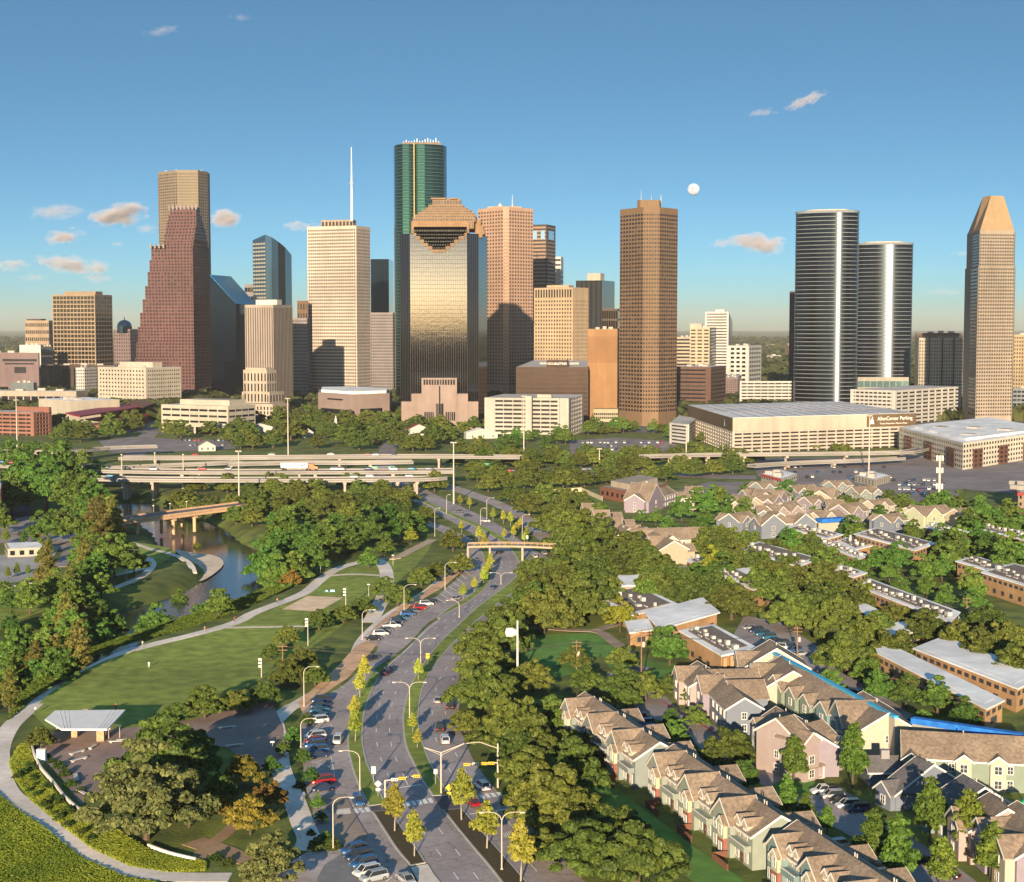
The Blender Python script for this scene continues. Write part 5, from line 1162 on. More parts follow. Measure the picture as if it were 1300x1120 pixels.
flats('white roofed brick wing above the left single-storey block', [(1085, 790), (1122, 810), (1133, 802)], 4, 1, 4, units=0)
flats('long white-roofed brick range at far right of the near flats', [(1162, 852), (1290, 905), (1325, 885)], 5.6, 2, 5, units=0)
flats('long white-roofed brick range behind green trees', [(1103, 850), (1250, 930), (1272, 918)], 5.2, 2, 6, units=0)
flats('brick range end with overhanging white roof at upper right edge', [(1247, 752), (1300, 770), (1340, 757)], seed=7)
flats('long brick flats with pipes on the roof left of the far trees', [(938, 720), (1012, 744), (1037, 733)], seed=8)
flats('brick flats block with gravel roof in the second line', [(1086, 700), (1160, 722), (1186, 712)], seed=9)
flats('low white roofed flats left of the second line block', [(1062, 700), (1085, 712), (1110, 705)], 4, 1, 10, units=2)
flats('far brick flats roof seen above the trees by the pale green gable', [(1175, 690), (1215, 702), (1228, 696)], seed=11)
flats('narrow brick flats roof running behind the trees left of second line', [(1035, 705), (1090, 728), (1100, 722)], 5, 2, 12)
flats('brick flats with white roof edge behind the lime green tree group', [(872, 735), (955, 775), (975, 765)], 6.4, 2, 13)
flats('white-roofed wing at right end of the flats behind the lime trees', [(925, 742), (938, 756), (975, 750)], 4.5, 1, 14, units=0)
flats('low wide white-roofed hall with rooftop plant among oaks', [(755, 775), (800, 800), (858, 785)], 4.2, 1, 15)
flats('small brown-roofed annex behind the low white hall', [(785, 750), (790, 764), (824, 762)], 5, 1, 16, units=0)
flats('brick hall with white roof left of the columned hall', [(822, 800), (838, 822), (910, 800)], 5, 1, 17, units=0)
flats('low white-roofed porch building beside the yellow-green tree', [(795, 808), (800, 822), (828, 818)], 4, 1, 18, units=0)
for i, (lb, px, nf) in enumerate(FL): flats(lb, px, 6, nf, 30+i)
r_ = flats('brick hall with column portico and plant on its white roof', [(865, 830), (915, 862), (958, 852)], 6, 1, 19)
for i in range(4):
    p = G(920+9*i, 865-1.9*i); mb = MB(); mb.box(-.45, -.45, 0, .45, .45, 6.2, Matrix.Translation((p.x-r_.location.x, p.y-r_.location.y, 0))); mb.build('column', flatbrick, r_)
P = [G(915, 864).xy, G(952, 856).xy, G(946, 846).xy, G(908, 853).xy]; mb = MB(); mb.prism([(p.x-r_.location.x, p.y-r_.location.y) for p in P], 6.0, 6.5, bottom=True); mb.build('portico_roof', roofwhite, r_)
# school beyond the sports lawn
rt, P = block('school_building', 'wide low school with pale curved roof beyond the sports lawn', [(762, 632), (800, 640), (848, 628)], 6, W3((.36, .15, .09)), 'school', nf=1, pitch=5, roofm=W3((.5, .42, .36)), units=5)
P2 = inset(P, 5); body(rt, 'upper_storey', P2, 6, 9, W3((.6, .5, .38)))
BLOCKS.append(P)
rt, P = block('shop_building', 'small low shop with red and white front by the big parking lot', [(966, 610), (992, 617), (1012, 610)], 4, W3((.6, .55, .5)), 'shop', nf=1, roofm=roofwhite); panel('sign_band', P[3], P[0], 2.6, 3.8, .2, mat('shop red', (.45, .05, .04)), rt)
rt, P = block('corner_building', 'tan corner building with red canopies at right edge', [(1285, 640), (1292, 655), (1330, 650)], 11, W3((.55, .42, .30)), 'building', nf=3); panel('red_band', P[3], P[0], 9.6, 11, .4, mat('awning red', (.4, .06, .05)), rt); panel('red_band', P[0], P[1], 9.6, 11, .4, mat('awning red'), rt)
slab('canopy', gp([(1265, 650), (1300, 645), (1315, 655), (1280, 662)], 4.5), 4.5, .5, mat('awning red'), rt)
rt, P = block('stone_wall_building', 'brick and white building cut by the left edge near the street', [(-30, 640), (2, 670), (5, 655)], 17, W3((.35, .13, .1)), 'building', nf=4, roofm=roofwhite)
rt, P = block('skate_pavilion', 'small white-roofed shed with dark openings in the skate park', [(6, 700), (10, 708), (58, 706)], 3.4, cream, 'pavilion', nf=1, pitch=3.2, roofm=roofwhite, fw=.5, fh=.8, units=0)
# ---------------------------------------------------------------- trees
bark = mat('bark', (.10, .07, .05), .95, .2, 2, bump=.02)
oakleaf = leafmat('live oak leaves', (.020, .044, .010), (.155, .195, .030))
greenleaf = leafmat('elm leaves', (.018, .058, .012), (.14, .24, .034))
limeleaf = leafmat('lime green leaves', (.09, .15, .01), (.24, .27, .03))
yellowleaf = leafmat('young street tree leaves', (.17, .21, .02), (.46, .46, .07))
goldleaf = leafmat('golden leaves', (.10, .09, .014), (.30, .22, .035))
cypleaf = leafmat('cypress needles', (.055, .075, .016), (.21, .20, .04))
willow = leafmat('grey green leaves', (.05, .08, .025), (.25, .28, .09))
hedgeleaf = leafmat('shrub leaves', (.02, .05, .008), (.07, .11, .015))

def leaves(lobes, n, size, seed, outw=.75, flat=.0):
    """leaf clumps on and just inside the surface of ellipsoid lobes (x,y,z,rx,ry,rz)"""
    g = np.random.default_rng(seed); L_ = np.array(lobes, float)
    area = (L_[:, 3]*L_[:, 4]*L_[:, 5])**(2/3); pr = area/area.sum()
    k = g.choice(len(L_), n, p=pr); d = g.normal(size=(n, 3)); d /= np.linalg.norm(d, axis=1)[:, None]
    low = d[:, 2] < -.35; d[low, 2] *= -g.uniform(0, 1, low.sum()); d /= np.linalg.norm(d, axis=1)[:, None]
    rad = g.uniform(.80, 1.06, n)**1; c = L_[k, :3]+d*L_[k, 3:]*rad[:, None]
    # drop what lies deep inside another lobe
    keep = np.ones(n, bool)
    for j in range(len(L_)):
        q = (c-L_[j, :3])/L_[j, 3:]; r2 = (q*q).sum(1); keep &= ~((r2 < .62) & (k != j))
    c, d = c[keep], d[keep]; n = len(c)
    nrm = d*outw+g.normal(size=(n, 3))*.45; nrm[:, 2] += .15; nrm /= np.linalg.norm(nrm, axis=1)[:, None]
    a = np.cross(nrm, g.normal(size=(n, 3))); a /= np.linalg.norm(a, axis=1)[:, None]; b_ = np.cross(nrm, a)
    s = size*g.uniform(.6, 1.35, n)[:, None]; a *= s; b_ *= s*g.uniform(.5, .9, n)[:, None]
    fold = nrm*s*.22
    V = np.stack([c-a, c-b_*.9+fold, c+a, c+b_*.9+fold], 1).reshape(-1, 3)
    return V
def leafmesh(name, V, m):
    n = len(V)//4; me = bpy.data.meshes.new(name); me.vertices.add(len(V)); me.vertices.foreach_set('co', V.astype(np.float32).ravel())
    me.loops.add(4*n); me.loops.foreach_set('vertex_index', np.arange(4*n, dtype=np.int32)); me.polygons.add(n)
    me.polygons.foreach_set('loop_start', np.arange(0, 4*n, 4, dtype=np.int32)); me.polygons.foreach_set('loop_total', np.full(n, 4, np.int32))
    me.materials.append(m); me.update(calc_edges=True); return me
def oak_lobes(r, seed, h=.62, n=34):
    """broad deep dome of clumps with dark gaps between; r crown radius"""
    g = random.Random(seed); H_ = r*h*1.45; out = [(0, 0, H_*.42, r*.55, r*.55, H_*.34)]
    for rr, cnt, hh in ((0.0, 1, .88), (.36, 6, .78), (.66, 10, .56), (.88, 14, .28)):
        for i in range(cnt):
            an = 2*math.pi*(i+g.uniform(-.35, .35))/cnt; q = rr*r*g.uniform(.82, 1.14); s = r*g.uniform(.14, .235)
            out.append((q*math.cos(an), q*math.sin(an), H_*hh*g.uniform(.75, 1.25), s*g.uniform(.9, 1.2), s*g.uniform(.8, 1.1), s*g.uniform(.5, .85)))
    for i in range(n-16):
        an = g.uniform(0, 2*math.pi); q = r*g.uniform(.2, 1.0); s = r*g.uniform(.07, .15)
        out.append((q*math.cos(an), q*math.sin(an), H_*(1.05-.72*(q/r)**2)*g.uniform(.8, 1.12), s, s, s*.7))
    return out
def tall_lobes(r, hh, seed, taper=.7, n=20):
    g = random.Random(seed); out = []
    for i in range(n):
        t = (i+.5)/n; w_ = r*(1-taper*t**1.3)*(.55+.45*min(1, t*4)); an = i*2.4; q = w_*g.uniform(.3, .75); s = w_*g.uniform(.42, .62)
        out.append((q*math.cos(an), q*math.sin(an), hh*(.06+.86*t), s, s, s*g.uniform(.6, .9)))
    out.append((0, 0, hh*.45, r*.4, r*.4, hh*.38)); return out
def trunk_mb(h, r, spread, top, seed, k=5):
    g = random.Random(seed); mb = MB(); mb.tube([(0, 0, -.3), (.05, 0, h*.5), (.1, .05, h)], [r*1.25, r, r*.9], 7)
    for i in range(k):
        an = 2*math.pi*(i+g.uniform(-.2, .2))/k; q = spread*g.uniform(.7, 1)
        mb.tube([(.1, .05, h*.85), (q*.4*math.cos(an), q*.4*math.sin(an), h+(top-h)*.45), (q*math.cos(an), q*math.sin(an), top)], [r*.55, r*.35, r*.12], 5)
    return mb
HOUSES = list(BLOCKS)
KIND = {}
def make_kind(name, variants, builder, trunk):
    KIND[name] = [(builder(i), trunk(i)) for i in range(variants)]
# every template is one metre of crown radius times its own real size; (mesh scale is set per tree)
make_kind('live_oak', 7, lambda i: leafmesh('oak_crown', leaves([(x, y, z+.9, a, b, c) for x, y, z, a, b, c in oak_lobes(7, i, .72+.07*(i % 3))], 10000, .38, i), oakleaf), lambda i: trunk_mb(3, .42, 4.2, 6, i).mesh('oak_trunk', bark))
make_kind('elm_tree', 4, lambda i: leafmesh('elm_crown', leaves([(x, y, z+1.1, a, b, c) for x, y, z, a, b, c in oak_lobes(5, 20+i, 1.1, 32)], 6400, .36, 20+i), greenleaf), lambda i: trunk_mb(2.6, .28, 3, 7, i).mesh('elm_trunk', bark))
make_kind('cypress_tree', 4, lambda i: leafmesh('cypress_crown', leaves([(x, y, z+1.2, a, b, c) for x, y, z, a, b, c in tall_lobes(4, 14, 40+i)], 4600, .34, 40+i, .6), cypleaf), lambda i: trunk_mb(11, .28, 1.6, 13, i, 4).mesh('cypress_trunk', bark))
make_kind('young_street_tree', 3, lambda i: leafmesh('young_crown', leaves([(x, y, z+1.7, a, b, c) for x, y, z, a, b, c in tall_lobes(1.7, 4.6, 60+i, .8, 18)], 2200, .19, 60+i, .55), yellowleaf), lambda i: trunk_mb(2.4, .085, .7, 5, i, 4).mesh('young_trunk', mat('pale bark', (.35, .3, .24))))
make_kind('pear_tree', 3, lambda i: leafmesh('pear_crown', leaves([(x, y, z+1.8, a, b, c) for x, y, z, a, b, c in tall_lobes(3, 8, 80+i, .75, 22)], 3400, .27, 80+i, .65), leafmat('pear leaves', (.035, .085, .012), (.16, .23, .03))), lambda i: trunk_mb(3.4, .16, 1.4, 7, i, 5).mesh('pear_trunk', bark))
make_kind('willow_tree', 2, lambda i: leafmesh('willow_crown', leaves([(x, y, z+.8, a, b, c) for x, y, z, a, b, c in oak_lobes(6, 100+i, .95, 36)], 11000, .27, 100+i, .5), willow), lambda i: trunk_mb(2.4, .3, 3.4, 6, i).mesh('willow_trunk', bark))
make_kind('lime_tree', 2, lambda i: leafmesh('lime_crown', leaves([(x, y, z+1.6, a, b, c) for x, y, z, a, b, c in oak_lobes(4.4, 120+i, 1.15, 30)], 4200, .32, 120+i, .6), limeleaf), lambda i: trunk_mb(2.2, .2, 2.4, 6, i).mesh('lime_trunk', bark))
make_kind('golden_tree', 2, lambda i: leafmesh('golden_crown', leaves([(x, y, z+1.6, a, b, c) for x, y, z, a, b, c in oak_lobes(4.8, 140+i, .85, 26)], 4600, .34, 140+i, .6), goldleaf), lambda i: trunk_mb(2.2, .2, 2.4, 5, i).mesh('golden_trunk', bark))
make_kind('shrub', 3, lambda i: leafmesh('shrub_crown', leaves([(x, y, z-.2, a, b, c) for x, y, z, a, b, c in oak_lobes(1.6, 160+i, .8, 20)], 900, .2, 160+i, .6), hedgeleaf), lambda i: trunk_mb(.5, .06, .8, 1.2, i).mesh('shrub_stem', bark))
RAD = dict(live_oak=7.3, elm_tree=5.3, cypress_tree=3.7, young_street_tree=1.6, pear_tree=2.8, willow_tree=6.3, lime_tree=4.7, golden_tree=5.1, shrub=1.75)
HGT = dict(live_oak=8.4, elm_tree=9.6, cypress_tree=15, young_street_tree=6.1, pear_tree=9.6, willow_tree=9, lime_tree=8, golden_tree=7.2, shrub=1.6)
tr = random.Random(11); TREES = []
def tree(kind, p, wm, label, group, cat='tree', parts=True, z=None, hs=None, name=None):
    """wm: crown width in metres"""
    cr, tk = KIND[kind][tr.randrange(len(KIND[kind]))]; s = wm/2/RAD[kind]
    gzv = gz(p[0], p[1]) if z is None else z
    root = empty(name or kind, (p[0], p[1], gzv), tr.uniform(0, 6.28), label, cat, group)
    v = hs if hs else tr.uniform(.9, 1.12)
    a = link('crown', cr, root); a.scale = (s*tr.uniform(.94, 1.06), s*tr.uniform(.94, 1.06), s*v)
    b_ = link('trunk', tk, root); b_.scale = (s, s, s*v); TREES.append((p[0], p[1], wm/2)); return root
def T(kind, px, py, wpx, label=None, group=None, z=None, hs=None, cat='tree'):
    """px, py: foot of the tree in the photograph; wpx: crown width there"""
    p = G(px, py, z or 0)
    return tree(kind, p.xy, wpx/F*(p.y)*(1.15 if wpx > 15 else 1), label, group, cat=cat, hs=hs)
DESC = dict(live_oak='spreading dark green live oak', elm_tree='rounded bright green tree', cypress_tree='tall narrow olive cypress', young_street_tree='small yellow-green young tree', pear_tree='upright green tree', willow_tree='feathery grey-green tree', lime_tree='lime green tree', golden_tree='golden brown-tinged tree', shrub='low dark green shrub')
SHORT = dict(live_oak='dark oak', elm_tree='bright green tree', cypress_tree='narrow olive cypress', young_street_tree='small yellow-green tree', pear_tree='upright green tree', willow_tree='feathery tree', lime_tree='lime green tree', golden_tree='golden tree', shrub='dark shrub')
def row(kinds, pts, where, start, group):
    """pts (px, py, w[, kind]) in the order of counting; every label names the place and the count from a findable end"""
    cnt = {}; n = {}
    for q in pts:
        k = q[3] if len(q) > 3 else kinds; n[k] = n.get(k, 0)+1
    for q in pts:
        k = q[3] if len(q) > 3 else kinds; i = cnt.get(k, 0); cnt[k] = i+1
        lab = DESC[k]+' '+where if n[k] == 1 else '%s %s %s, from %s' % (nth(i), SHORT[k], where, start)
        T(k, q[0], q[1], q[2], lab, group if len(pts) > 1 else None, cat='shrub' if k == 'shrub' else 'tree')
# --- street trees of the medians
row('young_street_tree', [(501,1056,28),(526,1088,27),(463,866,17),(457,886,17),(450,916,17),(451,942,19)], 'on the verge between parking road and parkway', 'the crosswalk end', 'young trees on the medians')
row('young_street_tree', [(586,1042,30),(618,1078,33),(661,1120,36),(530,950,15),(524,930,14),(531,864,14)], 'on the median right of the parkway', 'the crosswalk end', 'young trees on the medians')
row('young_street_tree', [(588,761,12),(602,752,11),(614,743,12),(619,733,12),(623,722,11),(615,700,12),(608,688,11),(586,676,9),(541,656,7)], 'on the strip before the footbridge', 'the parked cars', 'young trees on the medians')
row('young_street_tree', [(640,686,9),(652,684,9),(655,679,9),(639,665,9),(648,668,10),(626,661,9),(596,646,8),(584,642,8),(666,690,8),(669,683,8),(660,672,8)], 'on the strip beyond the footbridge', 'the footbridge', 'young trees on the medians')
# --- row of oaks right of the parkway
row('live_oak', [(612,905,86),(650,960,92,'live_oak'),(618,868,70),(610,840,64),(640,836,70),(676,878,58),(590,930,40)], 'beside the eastbound lanes', 'the white globe pole', 'oaks right of the parkway')
row('live_oak', [(700,1055,110),(672,1000,70),(728,1010,80),(780,1080,90),(745,1110,100),(810,1130,110),(660,972,60),(700,985,66),(690,1095,50),(735,975,60)], 'in front of the long townhouse row', 'the traffic signals', 'oaks in front of the townhouses')
row('live_oak', [(664,790,60),(640,805,56),(690,805,70),(735,790,66),(705,760,60),(740,735,84),(775,745,70),(680,735,44),(720,705,64),(760,700,60),(800,712,60),(700,680,48),(735,678,44),(760,672,40),(672,655,40),(690,645,38),(712,662,42),(650,640,34),(735,652,36),(715,640,30)], 'in the grove right of the footbridge', 'the near side', 'oaks by the footbridge')
row('live_oak', [(620,625,30),(642,622,30),(665,622,32),(690,618,30),(715,620,30),(742,618,32),(770,615,32),(798,612,30),(828,610,30),(856,606,30),(880,606,30),(905,604,28),(930,602,28),(606,612,24),(600,600,22)], 'in the belt beyond the sports lawn', 'the freeway sign end', 'trees of the belt beyond the lawn')
row('live_oak', [(700,930,54),(735,930,46),(762,922,48),(720,965,50),(745,880,46),(790,888,50),(820,890,42),(730,848,40),(790,850,40),(850,880,34)], 'around the green before the townhouses', 'the white globe pole', 'oaks around the green')
row('lime_tree', [(787,803,38)], 'beside the flat-roofed brick hall', 'x', None)
row('elm_tree', [(765,935,34),(795,900,36),(852,925,26),(858,945,34),(870,960,26),(838,830,34),(820,770,36),(850,845,44),(905,905,34),(875,895,24),(884,925,30)], 'around the loop street', 'the long townhouse row', 'trees around the loop street')
row('live_oak', [(925,975,72),(975,770,70),(1010,800,66),(1040,770,60),(1060,800,60),(1075,855,78),(1000,740,50),(960,735,50),(900,775,60),(870,770,50)], 'among the brick flats and townhouses', 'the near side', 'oaks among the brick flats')
row('elm_tree', [(945,1005,36),(985,895,26),(1115,895,42),(1150,900,40),(1190,905,44),(1170,935,34),(1225,925,40),(1100,870,36),(1055,885,32),(890,765,50),(915,750,48)], 'along the street behind the townhouses', 'the blue-edged roof', 'trees along the back street')
row('pear_tree', [(1008,995,34),(1082,1000,42),(1180,1070,44),(1230,1090,46),(1110,1105,44),(1260,1120,46),(1050,1060,22),(1118,950,20),(1106,960,18),(1022,1050,24),(1000,1042,30),(1140,1128,46),(1195,1130,40)], 'in the townhouse courts', 'the pale parked cars', 'trees in the townhouse courts')
row('lime_tree', [(925,772,36),(902,745,44),(1265,1112,40),(1010,905,20),(806,645,16)], 'by the townhouse streets', 'the round traffic island', 'lime green trees')
# --- the park
row('live_oak', [(212,1006,118),(280,1020,44),(250,965,50),(365,820,34),(405,800,34),(436,790,34),(460,780,32),(505,770,34),(490,760,34),(535,745,34),(555,735,32),(585,728,34),(575,700,32),(400,870,36),(365,870,44),(385,850,36),(338,895,40),(300,905,44),(260,912,48),(225,915,36),(52,950,36),(390,920,18),(345,838,26)], 'along the edge of the big lawn', 'the pavilion end', 'oaks around the big lawn')
row('willow_tree', [(186,1066,138),(345,1125,80),(240,1050,60)], 'on the plaza bank', 'the pavilion', 'feathery trees on the plaza bank')
row('golden_tree', [(310,1000,48),(318,1060,60),(342,1030,46),(285,1040,30)], 'between plaza and pavement', 'the lawn side', 'golden trees by the plaza')
row('elm_tree', [(385,970,20),(395,995,22),(403,1028,18),(372,945,22),(408,1045,16),(345,985,24),(360,960,20)], 'beside the lower pavement', 'the gravel verge', 'small trees by the parking')
row('shrub', [(415,1072,26),(402,1078,24),(425,1078,20),(380,1000,16),(395,1060,14),(75,975,16),(82,985,16),(90,998,16),(102,1006,14),(150,1000,18),(138,985,14),(275,1092,18),(290,1098,16),(60,962,12),(65,968,12)], 'beside the plaza', 'the parked cars', 'shrubs by the plaza')
row('elm_tree', [(198,786,46),(278,784,36),(255,772,30),(20,850,50),(60,830,52),(95,800,50),(38,780,40),(75,860,48),(110,770,36),(70,765,40),(20,815,44),(130,800,34),(228,748,24)], 'on the bayou bank below the lawn', 'the bridge end', 'trees on the bayou bank')
row('cypress_tree', [(12,905,24),(45,850,30),(70,840,30),(100,855,36),(85,790,30),(108,735,24),(128,700,34),(142,690,30),(118,690,26),(60,760,30),(90,770,26)], 'on the left bank of the bayou', 'the near side', 'cypresses on the left bank')
row('elm_tree', [(335,722,50),(352,742,48),(372,738,44),(398,728,40),(415,712,40),(440,705,40),(465,700,50),(490,690,46),(510,688,34),(530,682,26),(352,700,40),(360,690,44),(385,700,40),(468,722,26),(355,705,40),(432,688,36),(345,690,28)], 'in the grove above the bayou', 'the water', 'trees of the bayou grove')
row('golden_tree', [(368,744,28),(400,722,20),(382,716,18),(420,715,16)], 'in the bayou grove', 'the water', 'golden trees of the bayou grove')
row('lime_tree', [(340,742,18),(356,718,22),(345,732,20),(522,692,18),(250,682,14)], 'at the foot of the bayou grove', 'the bridge', 'lime green bayou trees')
row('live_oak', [(300,662,32),(322,660,34),(125,676,34),(142,684,30),(320,668,34),(352,655,32),(380,650,34),(405,648,34),(430,650,36),(460,652,36),(490,655,34),(512,662,30),(540,662,26),(345,630,30),(400,632,30),(375,632,30),(320,640,30),(295,652,32),(268,650,34),(240,645,34),(225,640,30),(500,640,26),(455,632,28),(480,628,24)], 'between the bridge and the elevated freeway', 'the bridge end', 'oaks below the freeway')
row('elm_tree', [(30,640,60),(60,650,62),(95,655,56),(120,668,50),(60,690,44),(90,690,44),(15,655,50),(110,640,40),(45,620,56),(80,625,56),(20,605,44),(0,680,36),(115,700,40),(145,735,56),(120,745,44),(170,730,36),(100,720,30),(55,718,20)], 'on the left between street and freeway', 'the left edge', 'trees by the left street')
row('pear_tree', [(10,735,10),(22,732,10),(36,732,9),(7,690,12),(30,692,12),(52,700,12),(46,690,11),(62,705,14)], 'around the skate park', 'the left edge', 'small trees around the skate park')
# --- scatter by area, each tree its own object
def on_road(p):
    return False
PXROAD = [ [(480,612),(660,700),(720,700),(640,640),(560,600)] ]

def scatter(kind, poly, n, w, where, group, wr=.25, zz=0, mind=.72, seed=3, ordn='the near edge', name=None):
    g = random.Random(seed); P = [G(x, y).xy for x, y in poly]; xs = [p.x for p in P]; ys = [p.y for p in P]; pts = []; tries = 0
    while len(pts) < n and tries < n*60:
        tries += 1; x, y = g.uniform(min(xs), max(xs)), g.uniform(min(ys), max(ys))
        if not inside((x, y), P): continue
        r_ = w*g.uniform(1-wr, 1+wr)/2
        if any((x-a)**2+(y-b)**2 < ((r_+c)*mind)**2 for a, b, c in TREES): continue
        if any(inside((x, y), B) for B in BLOCKS): continue
        if any(inside((x, y+dy), B) for dy in (6, 12, 19, 27) for B in HOUSES): continue
        pts.append((x, y, r_)); TREES.append((x, y, r_))
    pts.sort(key=lambda q: q[1]); cnt = {}
    for i, (x, y, r_) in enumerate(pts):
        TREES.remove((x, y, r_)); px = proj((x, y, 5))[0]; lm = min(LANDMARKS, key=lambda q: abs(q[0]-px))[1]; n_ = cnt.get(lm, 0); cnt[lm] = n_+1
        tree(kind, (x, y), r_*2, '%s %s %s, from the front, below the %s' % (nth(n_), SHORT[kind], where, lm), group, name=name)
LANDMARKS = [(20, 'mauve theatre'), (100, 'bronze glass block'), (155, 'domed tower'), (220, 'maroon tower'), (290, 'navy wedge'), (345, 'striped tower'), (430, 'spire tower'), (485, 'grey gridded block'), (560, 'temple tower'), (640, 'pink tower'), (712, 'beige tower'), (766, 'orange slab'), (823, 'octagonal tower'), (900, 'white tower'), (970, 'banded garage'), (1052, 'tallest oval tower'), (1126, 'shorter oval tower'), (1195, 'ribbed flats'), (1260, 'tapered tower')]
# ---------------------------------------------------------------- freeway, bridges
deckm = mat('deck concrete', (.28, .26, .24), .85, .08, .1, big=.02); decktop = mat('deck surface', (.17, .155, .15), .9, .1, .1, big=.03)
pierm = mat('pier concrete', (.42, .35, .28), .85, .1, .3)
def deck(label, px, z, w, piers, name='freeway_viaduct', cat='viaduct', barrier=.8, group=None, thick=1.1, legs=3):
    """px: (x, y) of the near edge of the deck top, at height z"""
    P = smooth([G(x, y, z) for x, y in px], 4); P = [Vector((p.x, p.y)) for p in P]
    root = empty(name, (P[0].x, P[0].y, 0), 0, label, cat, group); rl = root.location.xy; Q = [p-rl for p in P]
    mb = MB(); ribbon(mb, Q, w, z-thick, z-.02, off=w/2); mb.build('girder', deckm, root)
    mb = MB(); ribbon(mb, Q, w-.6, z, z+.03, off=w/2); mb.build('roadway', decktop, root)
    for o in (.15, w-.15):
        mb = MB(); ribbon(mb, Q, .3, z-.3, z+barrier, off=o); mb.build('barrier', deckm, root)
    for x in piers:
        i = min(range(len(P)), key=lambda k: abs(proj((P[k].x, P[k].y, z))[0]-x)); p = Q[i]; d = (Q[min(i+1, len(Q)-1)]-Q[max(i-1, 0)]).normalized(); n = Vector((-d.y, d.x))
        mb = MB()
        for k in range(legs):
            c = p+n*(w*(.18+.64*k/max(1, legs-1)) if legs > 1 else w*.5); mb.tube([(c.x, c.y, -3), (c.x, c.y, z-thick-1)], .75, 8)
        M = Matrix.Translation((p.x, p.y, 0)) @ Matrix.Rotation(math.atan2(n.y, n.x), 4, 'Z'); mb.box(w*.08, -.9, z-thick-1.3, w*.92, .9, z-thick+.05, M); mb.build('pier', pierm, root)
    return root
deck('nearest elevated freeway deck on tall triple piers, from trees to green signs', [(60, 606), (97, 608), (230, 610), (400, 610), (530, 609), (568, 607)], 8, 13, (150, 200, 330, 440, 495, 535))
deck('broad second freeway deck with the white truck on it', [(-20, 590), (20, 593), (88, 597), (230, 600), (400, 600), (576, 599)], 9.2, 15, (103, 155, 240, 340, 395, 435, 480, 535))
deck('short pale ramp rising behind the freeway, left part', [(120, 596), (200, 592), (270, 589), (308, 587)], 9.2, 8, (170, 250), legs=1)
deck('pale ramp behind the freeway truck descending to the right', [(290, 590), (380, 588), (450, 588), (525, 587)], 9.2, 9, (380, 470), legs=1)
deck('farthest freeway deck with red cars behind the truck', [(150, 582), (260, 582), (400, 581), (520, 580), (660, 581)], 9, 12, (210, 300, 420, 540))
deck('small far viaduct at left edge below the salmon garage', [(-30, 573), (30, 574), (90, 574), (140, 569), (200, 567)], 7, 8, (30, 48, 100), legs=1)
deck('dark elevated ramp in front of the tan garage', [(818, 580), (900, 578), (1000, 577), (1143, 575), (1180, 570)], 8, 9, (850, 880, 910, 945, 1000, 1060), legs=1)
deck('lower curved ramp right of the garage parking lot', [(960, 592), (1020, 588), (1100, 585), (1150, 582)], 4, 8, (1000, 1050), legs=1)
deck('road bridge over the bayou with lit orange arches and white lamps', [(135, 664), (150, 663), (210, 656), (262, 649), (290, 645.5), (325, 641)], 6, 12, (172, 222, 256), name='road_bridge', cat='bridge', legs=2, thick=1.4)
for o in bpy.data.objects:
    if o.name.startswith('road_bridge'):
        for c in o.children:
            if c.name.startswith(('girder', 'barrier', 'pier')): c.data.materials[0] = mat('sunlit bridge concrete', (.58, .37, .22), .85, .1, .3)  # orange sunlight on the bridge sides is put into the concrete colour
root = empty('footbridge', G(598, 702), 0, 'slender tan footbridge crossing all lanes of the parkway', 'footbridge'); z = 5.6
a, b_ = G(594, 693, z), G(706, 694.5, z); d = (b_-a).xy; rl = root.location
mb = MB(); N_ = 14; pts = []
for i in range(N_+1): t = i/N_; pts.append((a.x+d.x*t-rl.x, a.y+d.y*t-rl.y, z+.45*math.sin(t*math.pi)))
ribbon(mb, pts, 3.2, -.6, 0); mb.build('deck', mat('footbridge deck', (.50, .34, .22), .85, .1, .5), root)
for o in (-1.5, 1.5):
    mb = MB(); ribbon(mb, pts, .12, .9, 1.1, off=o)
    for p in pts: mb.box(p[0]-.06, p[1]-.06+o, p[2], p[0]+.06, p[1]+.06+o, p[2]+1)
    mb.build('railing', mat('tan railing', (.45, .30, .18)), root)
for t in (.0, .25, .62, 1):
    mb = MB(); x, y, zz = a.x+d.x*t-rl.x, a.y+d.y*t-rl.y, z+.45*math.sin(t*math.pi)-.55; mb.tube([(x, y, 0), (x, y, zz)], .45, 10); mb.build('pier', pierm, root)

# ---------------------------------------------------------------- lamps and masts
lampm = mat('lamp pole paint', (.50, .44, .37), .6, .08, 1); lens = mat('lamp lens', (.8, .8, .76), .4, .05)
def lamp(px, py, ytop, arm, label, group='curved arm street lamps', name='street_lamp', armpx=None, az=0):
    """arm: list of sides (-1 left, +1 right) in the world x direction"""
    p = G(px, py); h = Zat(ytop, p.y); root = empty(name, p, az, label, 'street lamp', group); L_ = armpx/F*p.y if armpx else 2.6
    mb = MB(); mb.tube([(0, 0, 0), (0, 0, h-1.3)], [.13, .09], 7); mb.tube([(0, 0, 0), (0, 0, .35)], .24, 8); mb.build('pole', lampm, root)
    for s in arm:
        mb = MB(); mb.tube([(0, 0, h-1.4), (s*L_*.10, 0, h-.7), (s*L_*.34, 0, h-.18), (s*L_*.7, 0, h), (s*L_, 0, h)], [.09, .08, .07, .06, .05], 6); a_ = mb.build('arm', lampm, root)
        mb = MB(); mb.box(s*L_-.05*s, -.16, h-.13, s*(L_+.75), .16, h+.06); mb.build('lamp_head', lampm, a_)
        mb = MB(); mb.box(s*L_+.1*s, -.12, h-.17, s*(L_+.65), .12, h-.13); mb.build('lens', lens, a_)
    return root
